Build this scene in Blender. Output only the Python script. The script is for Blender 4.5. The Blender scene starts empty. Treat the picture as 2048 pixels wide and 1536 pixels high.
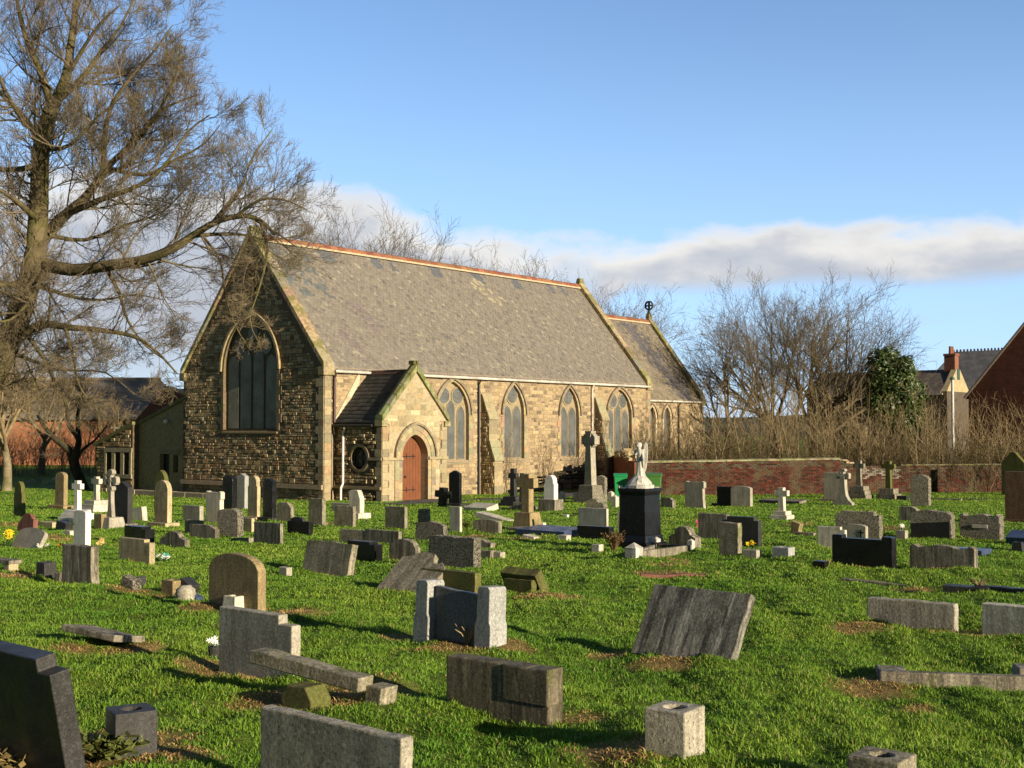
import bpy, bmesh, math, random
import numpy as np
from math import sin, cos, pi, radians, atan, atan2, sqrt
from mathutils import Vector, Matrix, Euler
from mathutils.geometry import tessellate_polygon
SC = bpy.context.scene
COL = SC.collection
random.seed(7)
RNG = np.random.default_rng(11)

# ------------------------------------------------------------ camera, light, sky
F = 2480.0                       # focal length in pixels of a 2048 wide picture
TH = atan(92 / F)
EYE = 3.05                       # eye height above the church floor (the lawn falls away from the camera)
cd = bpy.data.cameras.new('camera'); cam = bpy.data.objects.new('camera', cd); COL.objects.link(cam)
cam.location = (0, 0, EYE); cam.rotation_euler = (pi / 2 + TH, 0, 0)
cd.sensor_width = 36; cd.lens = F / 2048 * 36; cd.clip_start = 0.1; cd.clip_end = 4000
SC.camera = cam

SUN_EL = radians(13.5)
SUN_AZ = Vector((0.739, -0.674, 0)).normalized()     # towards the sun: right and behind the camera
sd = bpy.data.lights.new('sun', 'SUN'); sun = bpy.data.objects.new('sun', sd); COL.objects.link(sun)
sd.energy = 5.0; sd.angle = radians(0.6); sd.color = (1.0, 0.86, 0.64)
to_sun = SUN_AZ * cos(SUN_EL) + Vector((0, 0, sin(SUN_EL)))
sun.rotation_euler = (-to_sun).to_track_quat('-Z', 'Y').to_euler()
sun.location = (30, -30, 30)

W = bpy.data.worlds.new('World'); SC.world = W; W.use_nodes = True
nt = W.node_tree; nt.nodes.clear()
class NT:
    """small helper for node trees"""
    def __init__(s, nt): s.nt = nt
    def n(s, t, **kw):
        nd = s.nt.nodes.new(t)
        for k, v in kw.items(): setattr(nd, k, v)
        return nd
    def l(s, a, b): s.nt.links.new(a, b)
    def set(s, sock, v):
        if isinstance(v, bpy.types.NodeSocket): s.l(v, sock)
        elif v is not None: sock.default_value = v
    def m(s, op, a, b=None, c=None, clamp=False):
        nd = s.n('ShaderNodeMath', operation=op, use_clamp=clamp)
        s.set(nd.inputs[0], a); s.set(nd.inputs[1], b); s.set(nd.inputs[2], c)
        return nd.outputs[0]
    def mix(s, f, a, b, mode='MIX'):
        nd = s.n('ShaderNodeMix', data_type='RGBA', blend_type=mode)
        s.set(nd.inputs[0], f); s.set(nd.inputs[6], c4(a)); s.set(nd.inputs[7], c4(b))
        return nd.outputs[2]
    def noise(s, vec, scale, det=3, rough=0.5, dist=0.0):
        nd = s.n('ShaderNodeTexNoise'); s.set(nd.inputs['Vector'], vec)
        nd.inputs['Scale'].default_value = scale; nd.inputs['Detail'].default_value = det
        nd.inputs['Roughness'].default_value = rough; nd.inputs['Distortion'].default_value = dist
        return nd.outputs[0]
    def ramp(s, v, lo, hi, a=0.0, b=1.0):
        nd = s.n('ShaderNodeMapRange', interpolation_type='SMOOTHSTEP')
        s.set(nd.inputs[0], v); s.set(nd.inputs[1], lo); s.set(nd.inputs[2], hi); s.set(nd.inputs[3], a); s.set(nd.inputs[4], b)
        return nd.outputs[0]
    def mapping(s, vec, scale=(1, 1, 1), loc=(0, 0, 0)):
        nd = s.n('ShaderNodeMapping'); s.set(nd.inputs[0], vec)
        nd.inputs['Scale'].default_value = scale; nd.inputs['Location'].default_value = loc
        return nd.outputs[0]
def c4(c):
    if isinstance(c, tuple) and len(c) == 3: return (*c, 1)
    return c
q = NT(nt)
sky = q.n('ShaderNodeTexSky', sky_type='NISHITA', sun_disc=False)
sky.sun_elevation = SUN_EL; sky.sun_rotation = atan2(SUN_AZ.x, SUN_AZ.y)
sky.air_density = 1.0; sky.dust_density = 0.1; sky.ozone_density = 3.5
tc = q.n('ShaderNodeTexCoord'); sep = q.n('ShaderNodeSeparateXYZ'); q.l(tc.outputs['Generated'], sep.inputs[0])
az = q.m('ARCTAN2', sep.outputs[0], sep.outputs[1]); el = q.m('ARCSINE', sep.outputs[2])
cv = q.n('ShaderNodeCombineXYZ'); q.l(az, cv.inputs[0]); q.l(q.m('MULTIPLY', el, 2.1), cv.inputs[1])
n1 = q.noise(q.mapping(cv.outputs[0], (1, 1, 1), (3.1, 0.2, 0)), 11.0, 8, 0.55, 0.15)
n2 = q.noise(q.mapping(cv.outputs[0], (1, 1, 1), (8.3, 1.7, 0)), 2.6, 4, 0.5, 0.1)
# cloud bank: sharp-based bar on the right, softer and lower mass on the left
right = q.ramp(az, 0.05, 0.13)
top = q.m('ADD', q.ramp(az, -0.18, 0.08, 0.188, 0.142), q.m('MULTIPLY', right, 0.015))
bot = q.m('ADD', -0.03, q.m('MULTIPLY', q.ramp(az, -0.02, 0.10), 0.142))
wob = q.m('MULTIPLY', q.m('SUBTRACT', n1, 0.5), 0.075)
wob2 = q.m('MULTIPLY', q.m('SUBTRACT', n2, 0.5), 0.014)
e2 = q.m('ADD', q.m('ADD', el, wob), wob2)
mt = q.ramp(q.m('SUBTRACT', top, e2), -0.010, 0.013)
mb = q.ramp(q.m('SUBTRACT', q.m('ADD', el, q.m('MULTIPLY', wob, 0.3)), bot), -0.006, 0.012)
holes = q.ramp(q.m('ADD', n2, q.m('MULTIPLY', right, 0.30)), 0.30, 0.50)
low = q.ramp(q.noise(q.mapping(cv.outputs[0], (1, 2.2, 1), (1, 5, 0)), 9.0, 5, 0.5), 0.56, 0.74)
lowm = q.m('MULTIPLY', low, q.ramp(el, 0.14, 0.02, 0, 0.5))
mask = q.m('MAXIMUM', q.m('MULTIPLY', q.m('MULTIPLY', mt, mb), holes), lowm)
mask = q.m('MULTIPLY', mask, 0.93)
shade = q.m('ADD', q.m('MULTIPLY', q.m('SUBTRACT', top, el), -22.0), q.m('MULTIPLY', q.m('SUBTRACT', n1, 0.5), 2.4))
ccol = q.mix(q.ramp(shade, -0.95, 0.05), (3.5, 3.65, 4.05), (6.3, 6.0, 5.5))
skyc = q.mix(1.0, sky.outputs[0], (1.12, 1.12, 1.22), 'MULTIPLY')
skyc = q.mix(q.ramp(el, 0.02, 0.36, 0.62, 0.12), skyc, (3.9, 6.0, 9.2))
skyc = q.mix(mask, skyc, ccol)
# clear winter zenith and sky behind the camera dimmed to deepen shade on stones
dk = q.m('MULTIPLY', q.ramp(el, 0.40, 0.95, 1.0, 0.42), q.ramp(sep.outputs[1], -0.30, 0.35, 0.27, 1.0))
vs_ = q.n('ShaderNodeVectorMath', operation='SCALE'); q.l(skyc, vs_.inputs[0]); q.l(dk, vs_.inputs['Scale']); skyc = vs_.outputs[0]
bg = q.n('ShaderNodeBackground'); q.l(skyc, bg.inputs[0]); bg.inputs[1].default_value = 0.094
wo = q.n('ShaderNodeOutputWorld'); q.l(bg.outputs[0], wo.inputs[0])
SC.view_settings.view_transform = 'Standard'; SC.view_settings.look = 'None'
SC.view_settings.exposure = 0.70; SC.view_settings.gamma = 1

# ------------------------------------------------------------ picture <-> world
def ray(px, py):
    dx = (px - 1024) / F; dz = -(py - 768) / F
    return Vector((dx, cos(TH) - sin(TH) * dz, sin(TH) + cos(TH) * dz))
def at(px, py, Y):
    r = ray(px, py); return Vector((0, 0, EYE)) + r * (Y / r.y)
def proj(p):
    x, y, z = p[0], p[1], p[2] - EYE
    yc = cos(TH) * y + sin(TH) * z; zc = -sin(TH) * y + cos(TH) * z
    return 1024 + F * x / yc, 768 - F * zc / yc
def G(x, y):
    """height of the lawn"""
    x = np.asarray(x, float); y = np.asarray(y, float)
    a = 1.45 + 0.029 * y; b = 3.05; k = 0.5
    t = np.clip(0.5 + 0.5 * (b - a) / k, 0, 1)
    h = b * (1 - t) + a * t - k * t * (1 - t)
    amp = 0.042 * np.clip(1.15 - y / 60, 0.12, 1)
    bmp = (np.sin(1.9 * x + 0.7 * y + 1) * np.sin(1.3 * y - 0.5 * x) + 0.7 * np.sin(3.7 * x - 1.9 * y + 2) * np.sin(2.9 * y + 1.2 * x + 4)
           + 0.45 * np.sin(7.1 * x + 5.2 * y) * np.sin(6.3 * y - 4.4 * x + 1) + 1.1 * np.sin(0.45 * x + 0.31 * y))
    return EYE - h + amp * bmp
def ground_at(px, py):
    r = ray(px, py); s = 5.0
    for _ in range(60):
        p = Vector((0, 0, EYE)) + r * s
        d = p.z - float(G(p.x, p.y))
        if r.z >= -1e-4: break
        s += d / (-r.z) * 0.7
    p = Vector((0, 0, EYE)) + r * s
    return p

# ------------------------------------------------------------ mesh helpers
class MB:
    def __init__(s): s.v = []; s.f = []; s.c = []
    def add(s, vs, fs, col=None):
        o = len(s.v); s.v += [tuple(p) for p in vs]
        for f in fs: s.f.append(tuple(i + o for i in f)); s.c.append(col)
        return s
    def box(s, c, sz, M=None, col=None, top=1.0, topy=None):
        """box centred at c; the top face scaled by top"""
        x, y, z = (k / 2 for k in sz); ty = top if topy is None else topy
        vs = [(-x, -y, -z), (x, -y, -z), (x, y, -z), (-x, y, -z), (-x * top, -y * ty, z), (x * top, -y * ty, z), (x * top, y * ty, z), (-x * top, y * ty, z)]
        vs = [Vector(v) for v in vs]
        if M is not None: vs = [M @ v for v in vs]
        vs = [v + Vector(c) for v in vs]
        return s.add(vs, [(3, 2, 1, 0), (4, 5, 6, 7), (0, 1, 5, 4), (1, 2, 6, 5), (2, 3, 7, 6), (3, 0, 4, 7)], col)
    def prism(s, pts, a, b, fr, col=None, holes=()):
        """polygon pts in (u,v) extruded from n=a to n=b, mapped by fr(u,v,n)"""
        loops = [list(pts)] + [list(h) for h in holes]
        flat = [p for l in loops for p in l]
        tris = tessellate_polygon([[Vector((p[0], p[1], 0)) for p in l] for l in loops])
        n = len(flat)
        vs = [fr(p[0], p[1], a) for p in flat] + [fr(p[0], p[1], b) for p in flat]
        fs = []
        if not holes:
            fs += [tuple(range(n)), tuple(range(2 * n - 1, n - 1, -1))]
        else:
            fs += [tuple(t) for t in tris] + [tuple(i + n for i in reversed(t)) for t in tris]
        o = 0
        for l in loops:
            m = len(l)
            for i in range(m):
                j = (i + 1) % m
                fs.append((o + i, o + j, o + j + n, o + i + n))
            o += m
        return s.add(vs, fs, col)
    def tube(s, pts, r, n=6, col=None, cap=True):
        pts = [Vector(p) for p in pts]; m = len(pts)
        rr = r if isinstance(r, (list, tuple)) else [r] * m
        vs = []
        for i, p in enumerate(pts):
            t = (pts[min(i + 1, m - 1)] - pts[max(i - 1, 0)]).normalized()
            ref = Vector((0, 0, 1)) if abs(t.z) < 0.9 else Vector((1, 0, 0))
            u = t.cross(ref).normalized(); w = t.cross(u)
            for k in range(n):
                a = 2 * pi * k / n; vs.append(p + (u * cos(a) + w * sin(a)) * rr[i])
        fs = [(i * n + k, i * n + (k + 1) % n, (i + 1) * n + (k + 1) % n, (i + 1) * n + k) for i in range(m - 1) for k in range(n)]
        if cap: fs += [tuple(range(n)), tuple(range((m - 1) * n, m * n))]
        return s.add(vs, fs, col)
    def lathe(s, prof, n=12, c=(0, 0, 0), col=None, sx=1, sy=1):
        vs = []
        for (r, z) in prof:
            for k in range(n):
                a = 2 * pi * k / n; vs.append((c[0] + r * cos(a) * sx, c[1] + r * sin(a) * sy, c[2] + z))
        m = len(prof)
        fs = [(i * n + k, i * n + (k + 1) % n, (i + 1) * n + (k + 1) % n, (i + 1) * n + k) for i in range(m - 1) for k in range(n)]
        fs += [tuple(range(n)), tuple(range((m - 1) * n, m * n))]
        return s.add(vs, fs, col)
    def sphere(s, c, r, n=8, m=6, col=None, M=None):
        vs = []
        R = r if isinstance(r, (tuple, list)) else (r, r, r)
        for i in range(m + 1):
            ph = pi * i / m
            for k in range(n):
                a = 2 * pi * k / n
                v = Vector((R[0] * sin(ph) * cos(a), R[1] * sin(ph) * sin(a), R[2] * cos(ph)))
                if M is not None: v = M @ v
                vs.append(v + Vector(c))
        fs = [(i * n + k, i * n + (k + 1) % n, (i + 1) * n + (k + 1) % n, (i + 1) * n + k) for i in range(m) for k in range(n)]
        return s.add(vs, fs, col)
    def build(s, name, mat, parent=None, bevel=0, smooth=False, seg=1, recalc=True):
        me = bpy.data.meshes.new(name); me.from_pydata(s.v, [], s.f)
        if any(c is not None for c in s.c):
            at_ = me.attributes.new('col', 'FLOAT_COLOR', 'FACE')
            at_.data.foreach_set('color', np.array([(*(c or (0.3, 0.3, 0.3)), 1) for c in s.c], 'f').ravel())
        if recalc and len(s.f) < 20000:
            bm = bmesh.new(); bm.from_mesh(me); bmesh.ops.recalc_face_normals(bm, faces=bm.faces); bm.to_mesh(me); bm.free()
        if smooth: me.polygons.foreach_set('use_smooth', [True] * len(me.polygons))
        me.materials.append(mat)
        o = bpy.data.objects.new(name, me); COL.objects.link(o)
        if parent: o.parent = parent
        if bevel:
            b = o.modifiers.new('bevel', 'BEVEL'); b.width = bevel; b.segments = seg; b.limit_method = 'ANGLE'; b.angle_limit = radians(35)
        return o
def mesh_np(name, V, Q, mat, parent=None, colors=None, smooth=False):
    """V (n,3); Q (m,k) index array"""
    me = bpy.data.meshes.new(name); V = np.ascontiguousarray(V, 'f'); Q = np.ascontiguousarray(Q, 'i')
    m, k = Q.shape
    me.vertices.add(len(V)); me.vertices.foreach_set('co', V.ravel())
    me.loops.add(m * k); me.loops.foreach_set('vertex_index', Q.ravel())
    me.polygons.add(m); me.polygons.foreach_set('loop_start', np.arange(0, m * k, k, dtype='i'))
    try: me.polygons.foreach_set('loop_total', np.full(m, k, 'i'))
    except Exception: pass
    if smooth: me.polygons.foreach_set('use_smooth', np.ones(m, bool))
    me.update(calc_edges=True)
    if colors is not None:
        dom = 'FACE' if len(colors) == m else 'POINT'
        a = me.attributes.new('col', 'FLOAT_COLOR', dom)
        a.data.foreach_set('color', np.ascontiguousarray(np.concatenate([colors, np.ones((len(colors), 1))], 1), 'f').ravel())
    me.materials.append(mat)
    o = bpy.data.objects.new(name, me); COL.objects.link(o)
    if parent: o.parent = parent
    return o
def empty(name, loc=(0, 0, 0), rz=0, rot=None):
    o = bpy.data.objects.new(name, None); COL.objects.link(o)
    o.location = loc; o.rotation_euler = rot or (0, 0, rz); o.empty_display_size = 0.3
    return o
def tag(o, label, cat, group=None):
    o['label'] = label; o['category'] = cat
    if group: o['group'] = group
    return o
def struct(o): o['kind'] = 'structure'; return o
def stuff(o): o['kind'] = 'stuff'; return o

# ------------------------------------------------------------ materials
def new_mat(name, rough=0.8, spec=0.3):
    m = bpy.data.materials.new(name); m.use_nodes = True
    q = NT(m.node_tree); b = m.node_tree.nodes['Principled BSDF']
    b.inputs['Roughness'].default_value = rough; b.inputs['Specular IOR Level'].default_value = spec
    return m, q, b
def plain(name, c, rough=0.7, spec=0.3, var=0.15, scale=8, bump=0.0, metal=0.0):
    m, q, b = new_mat(name, rough, spec)
    tc = q.n('ShaderNodeTexCoord').outputs['Object']
    n = q.noise(tc, scale, 5, 0.6)
    b.inputs['Metallic'].default_value = metal
    q.l(q.mix(q.ramp(n, 0.3, 0.7), tuple(k * (1 - var) for k in c), tuple(min(1, k * (1 + var)) for k in c)), b.inputs['Base Color'])
    if bump:
        bp = q.n('ShaderNodeBump'); bp.inputs['Strength'].default_value = 1; bp.inputs['Distance'].default_value = bump
        q.l(q.noise(tc, scale * 4, 5, 0.65), bp.inputs['Height']); q.l(bp.outputs[0], b.inputs['Normal'])
    return m
def stone(name, c, var=0.25, speck=0.15, lich=0.0, streak=0.0, moss=0.0, rough=0.85, bump=0.004, bscale=40, spec=0.25, lichc=(0.50, 0.46, 0.34), chunk=0.0, pit=0.0):
    """weathered stone: mottling, crystal speckle, lichen, rain streaks, moss low down, relief"""
    m, q, b = new_mat(name, rough, spec)
    tco = q.n('ShaderNodeTexCoord'); oi = q.n('ShaderNodeObjectInfo')
    add = q.n('ShaderNodeVectorMath', operation='MULTIPLY_ADD'); cmb = q.n('ShaderNodeCombineXYZ')
    for i, k in enumerate((37.0, 91.0, 53.0)): q.l(q.m('MULTIPLY', oi.outputs['Random'], k), cmb.inputs[i])
    q.l(tco.outputs['Object'], add.inputs[0]); add.inputs[1].default_value = (1, 1, 1); q.l(cmb.outputs[0], add.inputs[2])
    v = add.outputs[0]
    dk = tuple(k * (1 - var) for k in c); lt = tuple(min(0.95, k * (1 + var)) for k in c)
    colr = q.mix(q.ramp(q.noise(v, 3.5, 6, 0.65), 0.32, 0.68), dk, lt)
    if speck:
        colr = q.mix(q.ramp(q.noise(v, 130, 2, 0.5), 0.52, 0.66, 0, speck), colr, tuple(min(0.9, k * 2.6 + 0.05) for k in c))
        colr = q.mix(q.ramp(q.noise(q.mapping(v, loc=(5, 5, 5)), 110, 2, 0.5), 0.54, 0.68, 0, speck), colr, tuple(k * 0.35 for k in c))
    if streak:
        st = q.noise(q.mapping(v, (14, 14, 1.3)), 1.0, 4, 0.6)
        colr = q.mix(q.ramp(st, 0.45, 0.60, 0, streak), colr, tuple(k * 0.28 for k in c))
        st2 = q.noise(q.mapping(v, (17, 17, 2.0), (3, 3, 3)), 1.0, 5, 0.65)
        colr = q.mix(q.ramp(st2, 0.55, 0.68, 0, streak * 0.75), colr, tuple(min(0.8, k * 3.0) for k in c))
    if lich:
        ln = q.noise(v, 34, 9, 0.8, 0.3)
        colr = q.mix(q.ramp(ln, 0.66 - lich * 0.22, 0.72 - lich * 0.12, 0, 0.7), colr, lichc)
    if moss:
        mn = q.noise(q.mapping(v, (1, 1, 0.6), (9, 2, 4)), 5, 6, 0.65)
        colr = q.mix(q.ramp(mn, 0.62 - moss * 0.3, 0.80 - moss * 0.3, 0, 0.8), colr, (0.10, 0.115, 0.025))
    fn = q.noise(q.mapping(v, loc=(7, 3, 1)), 48, 6, 0.8)
    if speck or lich or streak:
        colr = q.mix(q.ramp(fn, 0.36, 0.52, 0.55, 0), colr, tuple(k * 0.30 for k in c))
        colr = q.mix(q.ramp(fn, 0.53, 0.66, 0, 0.55), colr, tuple(min(0.85, k * 2.0 + 0.03) for k in c))
    h = q.noise(v, bscale, 6, 0.7)
    if chunk:
        vo = q.n('ShaderNodeTexVoronoi', feature='F1'); q.l(q.mapping(v, (1, 1, 1.25)), vo.inputs['Vector']); vo.inputs['Scale'].default_value = chunk
        ck = q.noise(v, chunk * 0.9, 5, 0.75, 0.8)
        h = q.m('ADD', q.m('MULTIPLY', h, 0.5), q.m('MULTIPLY', ck, 2.2))
        colr = q.mix(q.ramp(ck, 0.43, 0.56), tuple(k * 0.22 for k in c), q.mix(0.5, colr, tuple(min(0.9, k * 1.5) for k in c)))
    if pit:
        pn = q.noise(v, 55, 4, 0.6)
        colr = q.mix(q.ramp(pn, 0.62, 0.70, 0, pit), colr, (0.02, 0.02, 0.018))
        h = q.m('SUBTRACT', h, q.ramp(pn, 0.60, 0.70, 0, pit))
    q.l(colr, b.inputs['Base Color'])
    bp = q.n('ShaderNodeBump'); bp.inputs['Distance'].default_value = bump; bp.inputs['Strength'].default_value = 1
    q.l(h, bp.inputs['Height']); q.l(bp.outputs[0], b.inputs['Normal'])
    rr = q.ramp(q.noise(v, 6, 4), 0.3, 0.7, max(0.05, rough - 0.1), min(1, rough + 0.1)); q.l(rr, b.inputs['Roughness'])
    return m
def attr_mat(name, rough=0.85, nscale=14, var=0.35, bump=0.01, bscale=30, spec=0.2, dirt=None, mul=1.0, trans=0.0):
    """uses the per-face colour of real stones, slates or leaves and roughens it"""
    m, q, b = new_mat(name, rough, spec)
    a = q.n('ShaderNodeAttribute', attribute_name='col'); tc = q.n('ShaderNodeTexCoord').outputs['Object']
    n = q.noise(tc, nscale, 6, 0.7)
    f = q.ramp(n, 0.28, 0.72, 1 - var, 1 + var)
    c = q.n('ShaderNodeVectorMath', operation='SCALE'); q.l(a.outputs['Color'], c.inputs[0]); q.l(q.m('MULTIPLY', f, mul), c.inputs['Scale'])
    out = c.outputs[0]
    if dirt:
        out = q.mix(q.ramp(q.noise(tc, dirt[1], 5, 0.65), dirt[2], dirt[3], 0, dirt[4]), out, dirt[0])
    q.l(out, b.inputs['Base Color'])
    if bump:
        bp = q.n('ShaderNodeBump'); bp.inputs['Distance'].default_value = bump; q.l(q.noise(tc, bscale, 6, 0.7), bp.inputs['Height']); q.l(bp.outputs[0], b.inputs['Normal'])
    if trans:
        b.inputs['Transmission Weight'].default_value = 0
        tr = q.n('ShaderNodeBsdfTranslucent'); q.l(out, tr.inputs[0]); mx = q.n('ShaderNodeMixShader'); mx.inputs[0].default_value = trans
        q.l(b.outputs[0], mx.inputs[1]); q.l(tr.outputs[0], mx.inputs[2])
        q.l(mx.outputs[0], m.node_tree.nodes['Material Output'].inputs[0])
    return m
M = {}
M['grey'] = stone('grey granite', (0.33, 0.30, 0.235), 0.2, 0.35, 0.15, 0.25, 0.1, bump=0.004)
M['weath'] = stone('weathered grey stone', (0.215, 0.19, 0.14), 0.35, 0.2, 0.45, 0.8, 0.15, bump=0.006)
M['lichen'] = stone('lichened stone', (0.22, 0.195, 0.135), 0.35, 0.25, 0.75, 0.5, 0.35, bump=0.008)
M['rough'] = stone('rock faced granite', (0.42, 0.38, 0.28), 0.3, 0.3, 0.2, 0, 0.15, bump=0.045, bscale=30, chunk=40)
M['sand'] = stone('olive sandstone', (0.29, 0.22, 0.11), 0.2, 0.08, 0.1, 0.25, 0.25, bump=0.004)
M['tan'] = stone('tan sandstone', (0.44, 0.36, 0.21), 0.25, 0.08, 0.2, 0.35, 0.15, bump=0.005)
M['moss'] = stone('mossy stone', (0.12, 0.105, 0.036), 0.35, 0.1, 0.15, 0.3, 0.8, bump=0.006)
M['black'] = stone('polished black granite', (0.010, 0.010, 0.011), 0.2, 0.0, 0, 0, 0, rough=0.28, bump=0.0003, spec=0.35)
M['dark'] = stone('dark granite', (0.034, 0.033, 0.031), 0.25, 0.25, 0.05, 0.2, 0, rough=0.5, bump=0.001)
M['white'] = stone('white marble', (0.72, 0.69, 0.62), 0.1, 0.0, 0.0, 0.10, 0, rough=0.6, bump=0.001)
M['pale'] = stone('pale stone', (0.58, 0.53, 0.41), 0.2, 0.1, 0.1, 0.35, 0.05, bump=0.005)
M['blue'] = stone('blue grey granite', (0.31, 0.31, 0.29), 0.12, 0.35, 0, 0.15, 0, rough=0.65, bump=0.001)
M['bluedark'] = stone('dark blue granite panel', (0.115, 0.12, 0.125), 0.12, 0.3, 0, 0.1, 0, rough=0.45, bump=0.0008)
M['blueslab'] = stone('blue polished slab', (0.05, 0.07, 0.13), 0.2, 0.1, 0, 0, 0, rough=0.35, bump=0.0005)
M['red'] = stone('red granite', (0.20, 0.085, 0.06), 0.25, 0.3, 0.2, 0.3, 0.1, bump=0.004)
M['conc'] = stone('pitted concrete', (0.36, 0.325, 0.25), 0.2, 0.15, 0.2, 0.4, 0.1, bump=0.008, pit=0.7)
M['brownst'] = stone('brown stone', (0.12, 0.07, 0.04), 0.25, 0.3, 0.1, 0.3, 0.1, bump=0.01)
M['streaky'] = stone('black streaked slab', (0.19, 0.18, 0.145), 0.45, 0.25, 0.25, 1.0, 0.1, bump=0.006)
M['sooty'] = stone('sooty hewn block', (0.13, 0.11, 0.07), 0.4, 0.2, 0.35, 0.6, 0.3, bump=0.010)
M['statue'] = stone('weathered white statue marble', (0.56, 0.54, 0.47), 0.15, 0.0, 0.1, 0.5, 0, rough=0.7, bump=0.001)

# ------------------------------------------------------------ the lawn
CH = Vector((-7.58, 50.0, 0)); CA = atan2(0.777, 0.630)          # church corner and the direction of its long axis
LX, LY = cos(CA), sin(CA)
def to_ch(x, y):
    dx, dy = np.asarray(x) - CH.x, np.asarray(y) - CH.y
    return dx * LX + dy * LY, -dx * LY + dy * LX                  # along the nave, across it (0 = south wall)
def ch_w(u, v, z=0): return Vector((CH.x + u * LX - v * LY, CH.y + u * LY + v * LX, z))
SPOTS = []        # straw coloured worn patches: (x, y, radius)
def straw(x, y):
    """0..1 how brown and worn the turf is"""
    x = np.asarray(x, float); y = np.asarray(y, float)
    wob = 0.5 + 0.25 * (np.sin(9.1 * x + 3.3 * y) + np.sin(7.7 * y - 5.1 * x + 2)) * np.sin(4.3 * x + 1.1 * y) + 0.2 * np.sin(23 * x + 11 * y) * np.sin(19 * y - 13 * x)
    s = np.zeros_like(x)
    for (sx, sy, r) in SPOTS:
        msk = (np.abs(x - sx) < 2 * r) & (np.abs(y - sy) < 2 * r)
        if not msk.any(): continue
        d = np.hypot(x[msk] - sx, y[msk] - sy) / (r * .80)
        s[msk] = np.maximum(s[msk], np.clip(1.55 - d - 0.7 * wob[msk], 0, 1))
    return np.clip(s * 1.1, 0, 0.75)
def tone(x, y):
    """slow variation of the greens"""
    return (np.sin(0.9 * x + 0.4 * y) * np.sin(0.7 * y - 0.3 * x + 1) + 0.8 * np.sin(2.6 * x - 1.1 * y) * np.sin(2.2 * y + 0.9 * x)
            + 0.6 * np.sin(6.1 * x + 2.2 * y + 1) * np.sin(5.3 * y - 3.1 * x))

def build_lawn():
    ys = np.concatenate([np.linspace(-30, 2, 14), np.geomspace(2.3, 75, 330), np.geomspace(78, 1500, 40)])
    t = np.linspace(-1, 1, 301); t = np.sign(t) * (np.abs(t) * 0.62 + 0.38 * 9 * np.maximum(0, np.abs(t) - 0.82) ** 1.3)
    X = np.outer(np.maximum(ys, 6) + 9, t); Y = np.repeat(ys[:, None], len(t), 1)
    Z = G(X, Y)
    n, m = X.shape
    V = np.stack([X, Y, Z], -1).reshape(-1, 3)
    i = (np.arange(n - 1)[:, None] * m + np.arange(m - 1)[None]).ravel()
    Q = np.stack([i, i + 1, i + m + 1, i + m], -1)
    s = straw(X.ravel(), Y.ravel())[:, None]; tn = tone(X.ravel(), Y.ravel())[:, None]
    g = np.array([[0.115, 0.175, 0.020]]) * (1 + 0.16 * tn)
    b = np.array([[0.26, 0.155, 0.07]])
    C = g * (1 - s) + b * s
    mat = attr_mat('turf', 0.95, 5.0, 0.4, 0.05, 14, 0.1, dirt=((0.10, 0.13, 0.018), 1.3, 0.5, 0.7, 0.5))
    o = mesh_np('ground', V, Q, mat, colors=C, smooth=True)
    struct(o)

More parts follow.
